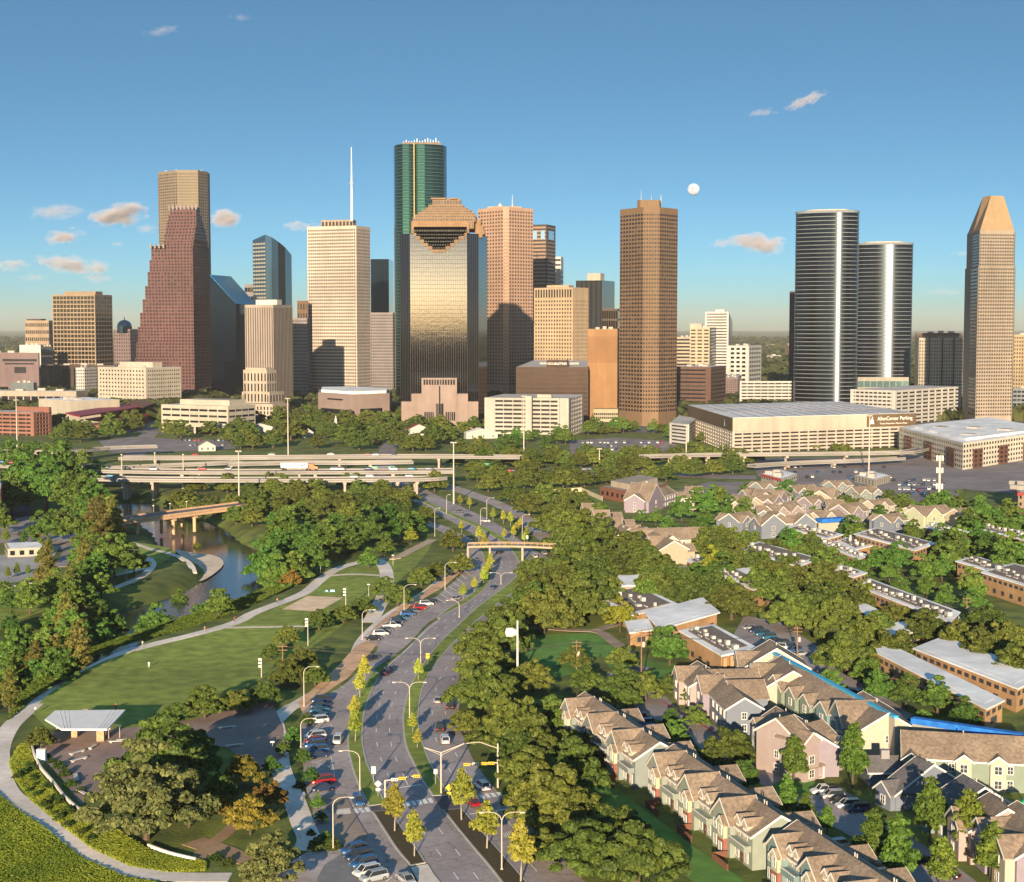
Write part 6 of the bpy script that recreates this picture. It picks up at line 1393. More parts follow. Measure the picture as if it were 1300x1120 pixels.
for px, py, yt, arm, apx, lb in ((457,1013,953,(-1,),22,'curved lamp on the first verge just above the crosswalk'), (423,1080,1012,(1,),22,'curved lamp by the lower parked cars and hedge'), (386,897,846,(1,),16,'curved lamp beside the gravel verge by the parked blue cars'),
    (382,949,912,(1,),16,'curved lamp leaning over the white parked car'), (460,812,774,(1,),14,'curved lamp at near end of the upper parked cars'), (513,778,742,(1,),13,'curved lamp behind the red parked car'), (565,748,714,(1,),12,'curved lamp at far end of the upper parked cars'),
    (520,912,866,(-1,1),18,'double armed lamp on the median by two young trees'), (534,844,810,(-1,1),16,'double armed lamp on the median near the dark pickup'), (583,784,762,(-1,),14,'curved lamp on the green strip by the parking road'), (636,742,727,(-1,1),12,'double armed lamp on the median before the footbridge'),
    (637,1105,1031,(-1,1),24,'double armed lamp on the median below the crosswalk'), (552,681,645,(1,),5,'lamp left of the lanes beyond the footbridge'), (567,652,628,(1,),3,'thin lamp on the far median by the dark cars'), (610,667,645,(1,),5,'curved lamp on the far median by the silver car'), (663,684,653,(1,),8,'curved lamp right of the lanes beyond the footbridge'), (618,662,632,(1,),8,'lamp with arm to the right by the tree strip')):
    lamp(px, py, yt, arm, lb, armpx=apx)
# traffic signals
yel = mat('signal yellow', (.75, .45, .02), .6, .05); wht = mat('signal backplate', (.75, .72, .62), .6, .05); lampc = mat('signal lens dark', (.05, .04, .03))
def signal(px, py, ytop, x1, y1, heads, label, name='traffic_signal'):
    p = G(px, py); h = Zat(ytop, p.y); root = empty(name, p, 0, label, 'traffic signal', 'signals at the crosswalk'); x1w = (x1-px)/F*p.y
    mb = MB(); mb.tube([(0, 0, 0), (0, 0, h)], [.2, .17], 8); mb.build('pole', lampm, root); mb = MB(); h1 = Zat(y1, p.y); mb.tube([(0, 0, h-.2), (x1w, -.3, h1)], [.13, .07], 7); mb.build('mast_arm', lampm, root)
    for t, yy in heads:
        x = x1w*t; zz = h-.2+(h1-h+.2)*t; mb = MB(); mb.box(x-.62, -.25-.3*t, zz-.26, x+.62, .1-.3*t, zz+.26); a_ = mb.build('signal_head', yel if yy else wht, root)
        mb = MB()
        for k in range(3): mb.tube([(x-.38+.38*k, -.36-.3*t, zz), (x-.38+.38*k, -.24-.3*t, zz)], .13, 8)
        mb.build('lens', lampc, a_)
    return root
signal(489,1025,990, 533,984, [(.28,0),(.5,1),(.72,0),(.93,1)], 'mast-arm signal reaching right over the parkway with four heads')
signal(632,1000,967, 590,970, [(.2,1),(.42,1),(.68,0),(.95,1)], 'mast-arm signal with striped post reaching left over eastbound lanes')
p = G(560, 1008); root = empty('mast_arm_post', p, 0, 'tall post with long Y-shaped arms over the median, holding a small lamp', 'mast', None); h = Zat(955, p.y)
mb = MB(); mb.tube([(0, 0, 0), (0, 0, h)], [.18, .14], 8); mb.build('pole', lampm, root)
for x, y in ((538, 949), (590, 944)):
    mb = MB(); mb.tube([(0, 0, h-.1), ((x-560)/F*p.y, 0, Zat(y, p.y))], .09, 6); mb.tube([(0, 0, h-.6), ((x-560)/F*p.y, 0, Zat(y, p.y)-.05)], .05, 6); mb.build('arm', lampm, root)
p = G(632, 978); root = empty('mast_arm_post', p, 0, 'post among oak crowns holding long pale arm toward the eastbound lanes', 'mast'); h = Zat(944, p.y)
mb = MB(); mb.tube([(0, 0, 0), (0, 0, h)], .18, 8); mb.build('pole', lampm, root); mb = MB(); mb.tube([(0, 0, h-1), ((608-632)/F*p.y, 0, h+.3), ((590-632)/F*p.y, 0, h)], .09, 6); mb.build('arm', lampm, root)
def sign(px, py, kind, label, h=2.6, s=.7, m=None):
    p = G(px, py); root = empty('road_sign', p, 0, label, 'road sign'); mb = MB(); mb.tube([(0, 0, 0), (0, 0, h)], .05, 6); mb.build('post', steel, root)
    mb = MB()
    if kind == 'diamond': mb.v = [(0, -.08, h-s), (s, -.08, h), (0, -.08, h+s), (-s, -.08, h), (0, -.04, h-s), (s, -.04, h), (0, -.04, h+s), (-s, -.04, h)]; [mb.face(f) for f in ((0,1,2,3),(7,6,5,4),(0,4,5,1),(1,5,6,2),(2,6,7,3),(3,7,4,0))]
    else: mb.box(-s*.7, -.08, h-s, s*.7, -.04, h+s)
    mb.build('sign_face', m or yel, root)
    if kind == 'diamond': mb = MB(); mb.box(-s*.6, -.08, h-s*2, s*.6, -.04, h-s*1.2); mb.build('plate', m or yel, root)
    return root
sign(570, 1017, 'diamond', 'yellow diamond sign below the crosswalk on the right median'); sign(480, 1012, 'diamond', 'pale diamond sign seen from behind left of the mast-arm signal', m=wht); sign(474, 994, 'square', 'small white rectangular sign on the first verge by the curved lamp', m=wht)
sign(553, 996, 'square', 'small grey sign on the median bed beside the tall Y post', m=wht, s=.5); sign(543, 845, 'square', 'small yellow sign by the double lamp near the dark pickup'); sign(669, 690, 'square', 'white square sign at the foot of the footbridge', m=wht)
# tall white masts, globe pole, field lights
def pole(px, py, yt, r, label, name, cat, group=None, m=None, top=None):
    p = G(px, py); h = Zat(yt, p.y); root = empty(name, p, 0, label, cat, group); mb = MB(); mb.tube([(0, 0, 0), (0, 0, h*.5), (0, 0, h)], [r, r*.8, r*.55], 7); mb.build('pole', m or lampm, root)
    if top == 'ring': mb = MB(); mb.tube([(-1.6, 0, h), (1.6, 0, h)], .35, 6); mb.tube([(0, -1.6, h), (0, 1.6, h)], .35, 6); mb.build('lamp_ring', lampm, root)
    if top == 'field':
        for k in range(3): mb = MB(); mb.box(-.75, -.2, h-.5-k*.9, .1, .1, h-k*.9); mb.build('floodlight', wht, root)
    if top == 'antenna':
        for zz in (h, h-6, h-14):
            for an in range(6): mb = MB(); c, s = math.cos(an*1.05)*1.5, math.sin(an*1.05)*1.5; mb.box(c-.2, s-.2, zz-2, c+.2, s+.2, zz+.6); mb.tube([(0, 0, zz-.7), (c, s, zz-.7)], .08, 5); mb.build('antenna_panel', wht, root)
    if top == 'head': mb = MB(); mb.box(-.45, -.3, h-.1, .45, .3, h+.15); mb.build('lamp_head', wht, root)
    return root
for px, py, yt, lb in ((366,590,506,'tallest high-mast light in front of the library'), (576,640,562,'thin high-mast light right of the freeway signs'), (303.5,639,573,'high-mast light beside the road bridge end'), (22,580,508,'high-mast light before the salmon garage'), (665,592,503,'high-mast light right of the white garage'), (761,594,570,'short bare pole standing on the belt of trees'), (871,590,540,'thin pole left of the tan garage'), (1103,600,528,'thin pole in front of the garage sign')):
    pole(px, py, yt, .45, lb, 'high_mast_light', 'light mast', 'high-mast lights', top='ring')
for px, py, yt, lb in ((155,618,577,'square sign post rising over left part of the freeway decks'), (233,618,577,'square sign post over the decks near the thin mast'), (197,612,575,'square sign post between the two others over the decks')):
    pole(px, py, yt, .5, lb, 'sign_post', 'sign post', 'sign posts over the freeway', m=pierm, top='head')
pole(1192, 645, 580, .8, 'white cell tower with three tiers of antennas among trees at right', 'cell_tower', 'cell tower', top='antenna')
for px, py, yt, lb in ((391,820,785,'field light pole at near right corner of the lawn'), (332,860,836,'short twin field light at left of the utility pole'), (439,775,747,'tall field light right of the volleyball court'), (410,796,780,'small pole between field lights')):
    pole(px, py, yt, .14, lb, 'field_light', 'field light', 'sports field lights', top='field')
for px, py, yt, lb in ((138,938,925,'short path lamp left of the plaza oak'), (152,937,922,'second short path lamp beside pavilion seat'), (190,932,918,'path lamp at back of the plaza oak'), (139,995,978,'path lamp in the plaza shrubs'), (346,953,942,'path lamp beside the small round tree'), (381,1066,1052,'path lamp between the path and the parking apron'), (499,718,705,'post light at the junction of the lawn paths'), (407,728,716,'thin lamp at foot of the bayou grove'), (468,757,742,'wooden post light by the volleyball lawn'), (319,670,655,'lamp'), (178,715,700,'small park lamp on the left bank'), (161,738,724,'pale bollard lamp by the left bank path'), (115,758,743,'blue lamp on the left bank lawn')):
    if lb != 'lamp': pole(px, py, yt, .09, lb, 'path_lamp', 'path lamp', 'park path lamps', top='head')
for px, py, yt, lb in ((63,668,664,''),):
    pass
for i in range(7): pole(132+21*i, 660-2.6*i, 650-2.6*i, .1, '%s white lamp along the road bridge, counted from its left end' % nth(i), 'bridge_lamp', 'bridge lamp', 'lamps on the road bridge', top='head')
for px, py, yt, lb in ((814,875,800,'wooden utility pole by the loop street with transformer'), (732,850,813,'short wooden utility pole behind the oaks of the green'), (1012,838,795,'wooden utility pole with two transformers by the hall parking'), (1106,815,783,'wooden utility pole with grey transformer between oaks'), (359,855,818,'wooden utility pole with crossarms on the lawn edge'), (700+260,0,0,None), (1227,790,758,'slim utility pole beyond the long brick flats')):
    if lb is None: continue
    p = G(px, py); h = Zat(yt, p.y); root = empty('utility_pole', p, 0, lb, 'utility pole', 'wooden utility poles'); wd = mat('weathered pole wood', (.23, .14, .08), .9, .2, 2)
    mb = MB(); mb.tube([(0, 0, 0), (0, 0, h)], [.2, .13], 7); mb.build('pole', wd, root)
    for dz in (.5, 1.5): mb = MB(); mb.box(-1.3, -.08, h-dz-.12, 1.3, .08, h-dz+.06); mb.build('crossarm', wd, root)
    if px != 359: mb = MB(); mb.lathe([(.01, h-4.2), (.38, h-4.2), (.4, h-3.1), (.2, h-2.9)], (.5, -.2), 10); mb.build('transformer', lampm, root)
# power lines
wirem = mat('power line', (.10, .09, .07), .6)
def wire(a, b_, label, sag=2.0):
    root = empty('power_line', (0, 0, 0), 0, label, 'power line', 'power lines'); root.location = a
    for dx in (-1.1, 1.1):
        mb = MB(); pts = [(Vector(a).lerp(Vector(b_), t)+Vector((dx, 0, -sag*4*t*(1-t)))-Vector(a)) for t in [i/12 for i in range(13)]]; mb.tube(pts, .035, 4); mb.build('cable', wirem, root)
def ptop(px, py, yt, dz=.5): p = G(px, py); return Vector((p.x, p.y, Zat(yt, p.y)-dz))
wire(ptop(359,855,818), ptop(732,850,813), 'power lines crossing the parkway from the lawn pole', 3); wire(ptop(732,850,813), ptop(814,875,800), 'power lines from the short pole to the loop street pole')
wire(ptop(814,875,800), ptop(1012,838,795), 'power lines over the loop street houses', 2.5); wire(ptop(1012,838,795), ptop(1106,815,783), 'power lines over the oak between brick flats'); wire(ptop(1106,815,783), ptop(1227,790,758), 'power lines toward the right brick flats', 2)
p = G(657, 868); h = Zat(788, p.y); root = empty('warning_siren', p, 0, 'tall white pole carrying a white globe-like drum, beside the oaks', 'siren pole')
mb = MB(); mb.tube([(0, 0, 0), (0, 0, h)], [.3, .2], 8); mb.build('pole', wht, root); mb = MB(); mb.tube([(-3.1, 0, h-3), (-2.8, 0, h-3), (-1.2, 0, h-3), (-.2, 0, h-3)], [.5, 1.15, 1.2, .6], 14); mb.build('drum', wht, root)
# overhead signs
greens = mat('sign green', (.0, .30, .16), .5, .05)
def gantry(px, py, y0, y1, x0, x1, panels, label):
    p = G(px, py); root = empty('sign_gantry', p, 0, label, 'overhead sign'); k = p.y/F
    mb = MB(); mb.tube([(0, 0, 0), (0, 0, Zat(y0, p.y))], .25, 7); mb.build('post', steel, root)
    mb = MB(); mb.tube([((x0-px)*k, 0, Zat(y0+1, p.y)), ((x1-px)*k, 0, Zat(y0+1, p.y))], .15, 6); mb.build('truss', steel, root)
    for a_, c in panels:
        mb = MB(); mb.box((a_-px)*k, -.5, Zat(y1, p.y), (c-px)*k, -.3, Zat(y0, p.y)); s = mb.build('sign_face', greens, root)
        mb = MB()
        for r_ in (0, 1): mb.box((a_-px+.8)*k, -.56, Zat(y1-1.1-1.5*r_, p.y)-.12, (c-px-1.2-.8*r_)*k, -.5, Zat(y1-1.1-1.5*r_, p.y)+.22)
        mb.build('sign_text', wht, s)
gantry(527, 622, 607, 611.5, 527, 552, ((528, 536), (540, 549)), 'two green overhead signs on white beam at the road below the freeway')
gantry(474, 612, 592, 596, 470, 502, ((472, 480), (493, 501.5)), 'two green overhead signs behind the second freeway deck'); gantry(616, 607, 588, 596, 612, 622, ((613, 620),), 'single green sign by the belt of trees beyond the lanes')

# ---------------------------------------------------------------- cars
tyre = mat('tyre rubber', (.03, .03, .03), .9); rim = mat('wheel rim', (.5, .5, .5), .35, .05, metal=.8); cglass = glass('car glass', (.05, .06, .07), .06, .5)
headl = mat('headlight glass', (.8, .8, .75), .2, .03); taill = mat('tail light', (.45, .02, .02), .3, .03)
def paintm(n, c): return mat('car paint '+n, c, .28, .02, 1, metal=.25, spec=.7)
PAINTS = dict(white=paintm('white', (.75, .75, .73)), black=paintm('black', (.015, .016, .02)), silver=paintm('silver', (.42, .44, .46)), blue=paintm('blue', (.03, .12, .30)), red=paintm('red', (.38, .01, .015)), navy=paintm('navy', (.02, .04, .10)), grey=paintm('grey', (.13, .14, .16)), teal=paintm('teal', (.03, .16, .26)))
def carbody(kind):
    """profile stations along the length: (x, half width, belt height), then a cabin"""
    L_, Wd, belt, roof, cab = dict(sedan=(4.7, 1.82, .88, 1.42, (-1.45, -.75, .75, 1.65)), suv=(4.8, 1.92, 1.05, 1.75, (-2.15, -1.9, .65, 1.45)), pickup=(5.6, 1.98, 1.10, 1.82, (-.55, -.35, .85, 1.5)))[kind]
    mb = MB(); hw = Wd/2; S = [(-L_/2, .86, .45, belt*.86), (-L_/2+.25, .97, .28, belt*.98), (-L_*.25, 1, .25, belt), (L_*.1, 1, .25, belt), (L_*.3, .99, .25, belt*.93), (L_/2-.3, .93, .28, belt*.83), (L_/2, .78, .42, belt*.66)]
    n0 = 0; mb.v = []
    for x, wf, z0_, z1_ in S:
        w_ = hw*wf; mb.v += [(x, -w_*.95, z0_), (x, -w_, (z0_+z1_)*.5), (x, -w_*.9, z1_), (x, w_*.9, z1_), (x, w_, (z0_+z1_)*.5), (x, w_*.95, z0_)]
    for i in range(len(S)-1):
        for k in range(6): a_, b_ = i*6+k, i*6+(k+1) % 6; mb.face((a_, a_+6, b_+6, b_))
    mb.face((0, 1, 2, 3, 4, 5)); e = (len(S)-1)*6; mb.face([e+k for k in (5, 4, 3, 2, 1, 0)])
    if kind == 'pickup': pass
    a0, a1, a2, a3 = cab; zb = belt*.97; n = len(mb.v); rw = hw*.72
    body_ = mb
    rf = MB(); rf.box(a1+.02, -rw, roof-.05, a2-.02, rw, roof); 
    for x, y in ((a0, 1), (a0, -1), (a3, 1), (a3, -1)): pass
    cb = MB(); cb.v = [(a0, -hw*.86, zb), (a3, -hw*.86, zb), (a3, hw*.86, zb), (a0, hw*.86, zb), (a1, -rw, roof-.04), (a2, -rw, roof-.04), (a2, rw, roof-.04), (a1, rw, roof-.04)]
    for f in ((0,1,5,4),(1,2,6,5),(2,3,7,6),(3,0,4,7)): cb.face(f)
    body_.v += rf.v; body_.f += [tuple(q+n for q in f) for f in rf.f]; body_.m += [0]*len(rf.f)
    n = len(body_.v)
    pil = MB()
    for (p_, q_) in (((a0, -hw*.86, zb), (a1, -rw, roof)), ((a0, hw*.86, zb), (a1, rw, roof)), ((a3, -hw*.86, zb), (a2, -rw, roof)), ((a3, hw*.86, zb), (a2, rw, roof))): pil.tube([p_, q_], .05, 4)
    body_.v += pil.v; body_.f += [tuple(q+n for q in f) for f in pil.f]; body_.m += [0]*len(pil.f)
    if kind == 'pickup':
        bed = MB(); bed.box(-L_/2+.15, -hw*.78, belt-.02, -.75, hw*.78, belt+.01); body_.bed = bed
    return body_, cb, L_, Wd, belt
PROTO = {}
for kind in ('sedan', 'suv', 'pickup'):
    bd, cb, L_, Wd, belt = carbody(kind)
    meshes = [('body', bd.mesh('car_body', PAINTS['white']), None), ('cabin_glass', cb.mesh('cabin_glass', cglass), None)]
    wm_ = MB(); wm_.tube([(0, -.12, 0), (0, .12, 0)], .34, 14); wme = wm_.mesh('wheel', tyre); rm_ = MB(); rm_.tube([(0, -.135, 0), (0, .135, 0)], .2, 10); rme = rm_.mesh('rim', rim)
    lm = MB(); lm.box(-.05, -.22, -.09, .05, .22, .09)
    PROTO[kind] = (meshes, wme, rme, lm.mesh('headlight', headl), lm.mesh('tail_light', taill), L_, Wd, belt, hasattr(bd, 'bed') and bd.bed.mesh('truck_bed', tyre))
def car(kind, x, y, rz, colr, label, group, parts=True, z=0.05, name=None):
    ms, wme, rme, hl, tl, L_, Wd, belt, bed = PROTO[kind]
    root = empty(name or dict(sedan='car', suv='suv_car', pickup='pickup_truck')[kind], (x, y, z), rz, label, dict(sedan='car', suv='car', pickup='pickup truck')[kind], group)
    b = link('body', ms[0][1], root); b.material_slots[0].link = 'OBJECT'; b.material_slots[0].material = PAINTS[colr]; link('cabin_glass', ms[1][1], root)
    if not parts: return root
    if bed: link('truck_bed', bed, root)
    for sx in (-1, 1):
        for sy in (-1, 1):
            w_ = link('wheel', wme, root); w_.location = (sx*L_*.3, sy*(Wd/2-.12), .34); link('rim', rme, w_)
        o = link('headlight', hl, root); o.location = (L_/2-.06, sx*Wd*.3, belt*.6); o = link('tail_light', tl, root); o.location = (-L_/2+.0, sx*Wd*.33, belt*.72)
    return root
def C(kind, px, py, deg, colr, label, group=None, parts=True):
    """deg: heading in the world, 90 is away from the camera"""
    p = G(px, py); return car(kind, p.x, p.y, R(deg), colr, label, group, parts)
G1 = 'cars on the parkway'
C('suv', 429, 943, 268, 'white', 'white car driving alone on the parking road', G1); C('suv', 455, 1021, 285, 'blue', 'blue car stopped at the small crosswalk', G1); C('sedan', 515, 1120, 300, 'silver', 'pale car cut by the bottom edge in the parking road', G1)
C('pickup', 492, 856, 70, 'navy', 'dark pickup driving away in the left parkway lane', G1); C('sedan', 472, 838, 55, 'navy', 'dark blue car leaving the parking road by the gravel', G1); C('sedan', 626, 748, 75, 'teal', 'dark teal car rounding the bend before the footbridge', G1); C('sedan', 634, 703, 250, 'black', 'black car under the left part of the footbridge', G1)
C('sedan', 679, 708, 100, 'white', 'white car left of two beside the footbridge', G1); C('sedan', 691, 704, 100, 'silver', 'silver car right of two beside the footbridge', G1); C('sedan', 583, 651, 150, 'grey', 'dark car leading the far group beyond the footbridge', G1); C('sedan', 593, 656, 150, 'navy', 'dark blue car second in the far group beyond the footbridge', G1); C('sedan', 617, 663, 150, 'white', 'white car last in the far group beyond the footbridge', G1)
C('sedan', 556, 892, 90, 'silver', 'pale car half under the oak in the eastbound lanes', G1); C('suv', 572, 899, 88, 'black', 'black car near the oak in the right eastbound lane', G1); C('suv', 559, 927, 92, 'black', 'black car behind the white one heading away', G1); C('suv', 565, 943, 97, 'white', 'white car with dark windows in the middle eastbound lane', G1)
C('suv', 612, 1002, 112, 'white', 'white car stopped above the right crosswalk', G1); C('suv', 697, 1088, 120, 'black', 'black car below the oaks in the far right lane', G1); C('sedan', 600, 1022, 112, 'red', 'red car mostly hidden by the young tree', G1); C('sedan', 579, 762, 60, 'silver', 'silver car by the double lamp, partly behind oak', G1)
G2 = 'cars in the angled bays beside the parking road'
for i, (px, py, k, c) in enumerate([(407,892,'suv','navy'),(406,898,'sedan','navy'),(405,904,'sedan','teal'),(404,910,'sedan','teal'),(404,918,'suv','white'),(400,938,'suv','white'),(401,943,'sedan','red'),(400,949,'suv','blue'),(403,956,'suv','blue'),(404,962,'sedan','navy'),(410,995,'suv','red'),(411,1004,'sedan','navy')]):
    C(k, px, py, 205, c, '%s %s car from the top in the left angled bays' % (nth(i), c), G2)
for i, (px, py, k, c) in enumerate([(449,1083,'suv','blue'),(455,1091,'suv','navy'),(462,1100,'suv','blue'),(466,1111,'suv','white'),(475,1118,'suv','silver')]):
    C(k, px, py, 215, c, '%s %s car from the top in the lower bays by the brown kerb' % (nth(i), c), G2)
for i, (px, py, k, c) in enumerate([(474,813,'sedan','black'),(483,807,'suv','white'),(488,802,'sedan','grey'),(497,797,'pickup','white'),(504,791,'suv','navy'),(510,787,'sedan','teal'),(517,782,'suv','blue'),(525,778,'sedan','grey'),(533,774,'suv','red'),(541,769,'suv','white'),(547,766,'sedan','black')]):
    C(k, px, py, 15, c, '%s %s car from the near end of the upper parked row' % (nth(i), c), 'cars in the upper parked row')
G3 = 'cars parked in the townhouse courts'
for i, (px, py, k, c, dg) in enumerate([(1047,1008,'pickup','white',190),(1057,1014,'suv','silver',190),(1068,1020,'sedan','black',190),(1077,1026,'suv','white',190),(1089,1031,'suv','navy',190)]):
    C(k, px, py, dg, c, '%s car from the left in the row before the clubhouse, %s' % (nth(i), c), G3)
for px, py, k, c, dg, lb in ((1172,1098,'sedan','black',140,'black car driving up the back street near the bottom'), (1201,1114,'sedan','black',140,'black car at the kerb lower down the back street'), (812,915,'suv','navy',200,'dark car between the garage roofs of the long row, upper'), (818,922,'suv','blue',200,'blue car between the garage roofs of the long row'), (828,928,'sedan','silver',200,'silver car beside the blue one behind the long row'), (905,970,'suv','teal',200,'teal car in shade behind the long row by the oak'), (897,966,'suv','blue',200,'blue car in deep shade behind the long row'),
    (1083,884,'suv','blue',150,'blue car parked in the rear street'), (1165,918,'suv','black',150,'black car in the rear street above the blue tarp'), (912,835,'suv','navy',100,'navy car by the columned hall, left'), (922,836,'sedan','red',100,'red car by the columned hall'), (930,836,'suv','black',100,'black car by the columned hall, right'), (971,826,'suv','white',150,'white van at left of the hall parking'), (990,824,'suv','white',150,'white car right of the van in hall parking'), (998,822,'sedan','silver',150,'silver car at the wall end of hall parking'),
    (1106,1108,'suv','white',200,'pale car half hidden by the trees at the bottom'), (1060,1078,'suv','silver',200,'silver car behind the near townhouse garage'), (845,716,'sedan','black',180,'black car at the yellow lit houses'), (868,716,'sedan','white',180,'white car before the yellow lit houses'), (884,716,'suv','blue',180,'blue car right of the white one at yellow houses'), (889,738,'suv','navy',130,'dark car on the roundabout street, left one'), (899,744,'suv','black',130,'black car on the roundabout street, right one')):
    C(k, px, py, dg, c, lb, G3)
g = random.Random(5)
for i in range(9): C(g.choice(['suv', 'sedan']), 952+8*i, 799+4.2*i, 200, g.choice(['teal', 'blue', 'silver', 'navy']), '%s car from the left in the slanted row behind the columned hall' % nth(i), 'cars in the hall parking')
# far lots: cars too small to show their parts
def lot(px0, px1, py0, py1, rows, n, where, group, skipp=.25, seed=1, deg=90):
    g = random.Random(seed); c = 0
    for r_ in range(rows):
        y = py0+(py1-py0)*r_/max(1, rows-1)
        for i in range(n):
            if g.random() < skipp: continue
            cc = g.choice(['white', 'silver', 'black', 'red', 'grey', 'blue', 'white', 'navy']); x = px0+(px1-px0)*(i+g.uniform(-.2, .2))/n
            C(g.choice(['suv', 'sedan']), x, y+g.uniform(-.3, .3), deg, cc, '%s %s, %s row from the front, place %d' % (cc, 'car', nth(r_), i+1)+' '+where, group, parts=False); c += 1
lot(735, 850, 563, 576, 4, 22, 'in the lot below the golden towers', 'cars in the lot below the towers', .45, 1)
lot(1010, 1135, 594, 607, 3, 18, 'in the garage lot', 'cars in the big garage lot', .7, 2)
lot(1135, 1205, 611, 628, 4, 11, 'in the crowded right lot', 'cars in the crowded right lot', .2, 3, 70)
lot(1030, 1130, 615, 625, 2, 14, 'in the near garage lot', 'cars in the near garage lot', .75, 4)
lot(600, 700, 599, 601, 1, 22, 'beyond the belt of trees', 'cars beyond the belt of trees', .3, 5, 180); lot(700, 830, 597, 599, 1, 22, 'on the far service road', 'cars on the far service road', .5, 6, 180)
lot(230, 290, 560, 566, 2, 10, 'below the columned low office', 'cars below the low office', .3, 7)
lot(20, 60, 680, 690, 2, 4, 'in the left street', 'cars in the left street', .4, 8, 20)
def deckcar(px, py, z, k, c, deg, label, group):
    p = G(px, py, z); car(k, p.x, p.y, R(deg), c, label, group, parts=False, z=z+.05)
for i, (px, y, c) in enumerate([(105,605,'navy'),(140,606,'teal'),(450,607,'silver'),(470,606.5,'white'),(520,606,'silver')]): deckcar(px, y, 8, 'suv', c, 0, '%s %s car from the left on the nearest freeway deck' % (nth(i), c), 'cars on the freeway')
for i, (px, y, c) in enumerate([(15,589,'red'),(2,588,'blue'),(98,594,'teal'),(113,594,'silver'),(135,595,'navy'),(160,596,'black'),(195,597,'silver'),(257,597,'red'),(290,597,'grey'),(425,597,'white'),(433,597,'silver'),(468,597,'navy'),(500,597,'white'),(523,597,'teal'),(545,597,'grey')]): deckcar(px, y, 9.2, 'suv', c, 0, '%s %s car from the left on the broad freeway deck' % (nth(i), c), 'cars on the freeway')
for i, (px, y, c) in enumerate([(248,578.5,'red'),(420,578,'white'),(467,578,'red'),(477,578.5,'white'),(500,579,'grey'),(345,578,'silver')]): deckcar(px, y, 9, 'sedan', c, 0, '%s %s car on the farthest freeway deck, counted from the white and red pair' % (nth(i), c), 'cars on the freeway')
# the truck
p = G(357, 597, 9.2); root = empty('semi_truck', (p.x, p.y, 9.25), 0, 'long white semi truck with orange cab on the broad freeway deck', 'truck')
mb = MB(); mb.box(0, -1.3, 1.2, 15, 1.3, 4.1); t_ = mb.build('trailer', PAINTS['white'], root); mb = MB(); mb.box(11, -1.34, 2.4, 12.6, -1.3, 3.2); mb.box(12.8, -1.34, 2.6, 13.6, -1.3, 3.6); mb.build('logo', taill, t_)
mb = MB(); mb.v = [(15.6,-1.2,.6),(20.6,-1.2,.6),(20.6,1.2,.6),(15.6,1.2,.6),(15.6,-1.2,3.6),(18.4,-1.2,3.4),(18.4,1.2,3.4),(15.6,1.2,3.6),(20.5,-1.1,1.9),(20.5,1.1,1.9),(18.9,-1.15,2.1),(18.9,1.15,2.1)]
for f in ((0,1,8,10,5,4),(3,7,6,11,9,2),(4,5,6,7),(5,10,11,6),(10,8,9,11),(1,2,9,8),(0,4,7,3)): mb.face(f)
mb.build('cab', mat('orange cab', (.5, .12, .02), .4), root)
for x in (1.2, 2.6, 14.5, 16.2, 19.6):
    for y in (-1.15, 1.15): w_ = link('wheel', PROTO['suv'][1], root); w_.location = (x, y, .5); w_.scale = (1.45, 1.2, 1.45)
p = G(188, 562); 
# ---------------------------------------------------------------- park furniture
root = empty('park_pavilion', G(112, 932), 0, 'white-roofed open park pavilion on stone piers at edge of the lawn', 'pavilion'); rl = root.location; z = 4.8
Pp = [G(57, 913, z), G(70, 901.5, z), G(159, 900.5, z), G(141, 917, z), G(136, 925, z), G(78, 925, z)]
Pp = [G(57, 913, z).xy, G(78, 925.5, z).xy, G(136, 925.5, z).xy, G(159, 901, z).xy, G(70, 902, z).xy]
mb = MB(); mb.prism([(p.x-rl.x, p.y-rl.y) for p in Pp], z-.35, z, bottom=True); mb.build('roof', mat('pavilion roof', (.88, .85, .80), .6, .05, .5), root)
mb = MB()
for i in (1, 2, 3, 13, 14, 15):
    a, b_ = Pp[1].lerp(Pp[2], i/16)-rl.xy, Pp[4].lerp(Pp[3], i/16)-rl.xy; mb.tube([(a.x, a.y, z+.04), (b_.x, b_.y, z+.01)], .04, 4)
mb.build('roof_rib', wht, root)
for x, y, w_ in ((95, 936, 1.3), (128, 941, 1.6), (73, 928, .3), (137, 934, .3), (110, 925, 1.2)):
    p = G(x, y)-rl; mb = MB(); mb.box(p.x-w_/2, p.y-.5, 0, p.x+w_/2, p.y+.5, z-.3); mb.build('pier', mat('pavilion stone', (.42, .30, .18), .9, .2, 1.5), root)
benchm = mat('concrete bench', (.55, .53, .5), .8, .08)
for i, (x, y, dg, ln) in enumerate([(98,957,60,4),(100,966,55,4),(97,989,110,5),(106,1009,130,5),(150,943,10,4),(160,941,8,4),(288,925,20,4),(298,948,30,4),(118,950,80,3)]):
    p = G(x, y); rt = empty('bench', p, R(dg), '%s pale concrete bench on the plaza, counted from the pavilion' % nth(i), 'bench', 'plaza benches'); mb = MB(); mb.box(-ln/2, -.35, .35, ln/2, .35, .5); mb.build('seat', benchm, rt)
    for s in (-1, 1): mb = MB(); mb.box(s*ln*.38-.2, -.28, 0, s*ln*.38+.2, .28, .36); mb.build('leg', benchm, rt)
root = empty('portable_toilet', G(53, 966), 0, 'pale blue portable toilets behind small trees left of the plaza', 'portable toilet')
mb = MB(); mb.box(-.9, -.6, 0, .9, .6, 2.3); mb.build('cabin', mat('pale blue plastic', (.35, .55, .62)), root); mb = MB(); mb.box(-.95, -.65, 2.3, .95, .65, 2.5); mb.build('roof', wht, root); mb = MB(); mb.box(-.4, -.64, .15, .4, -.58, 2.05); mb.build('door', wht, root)
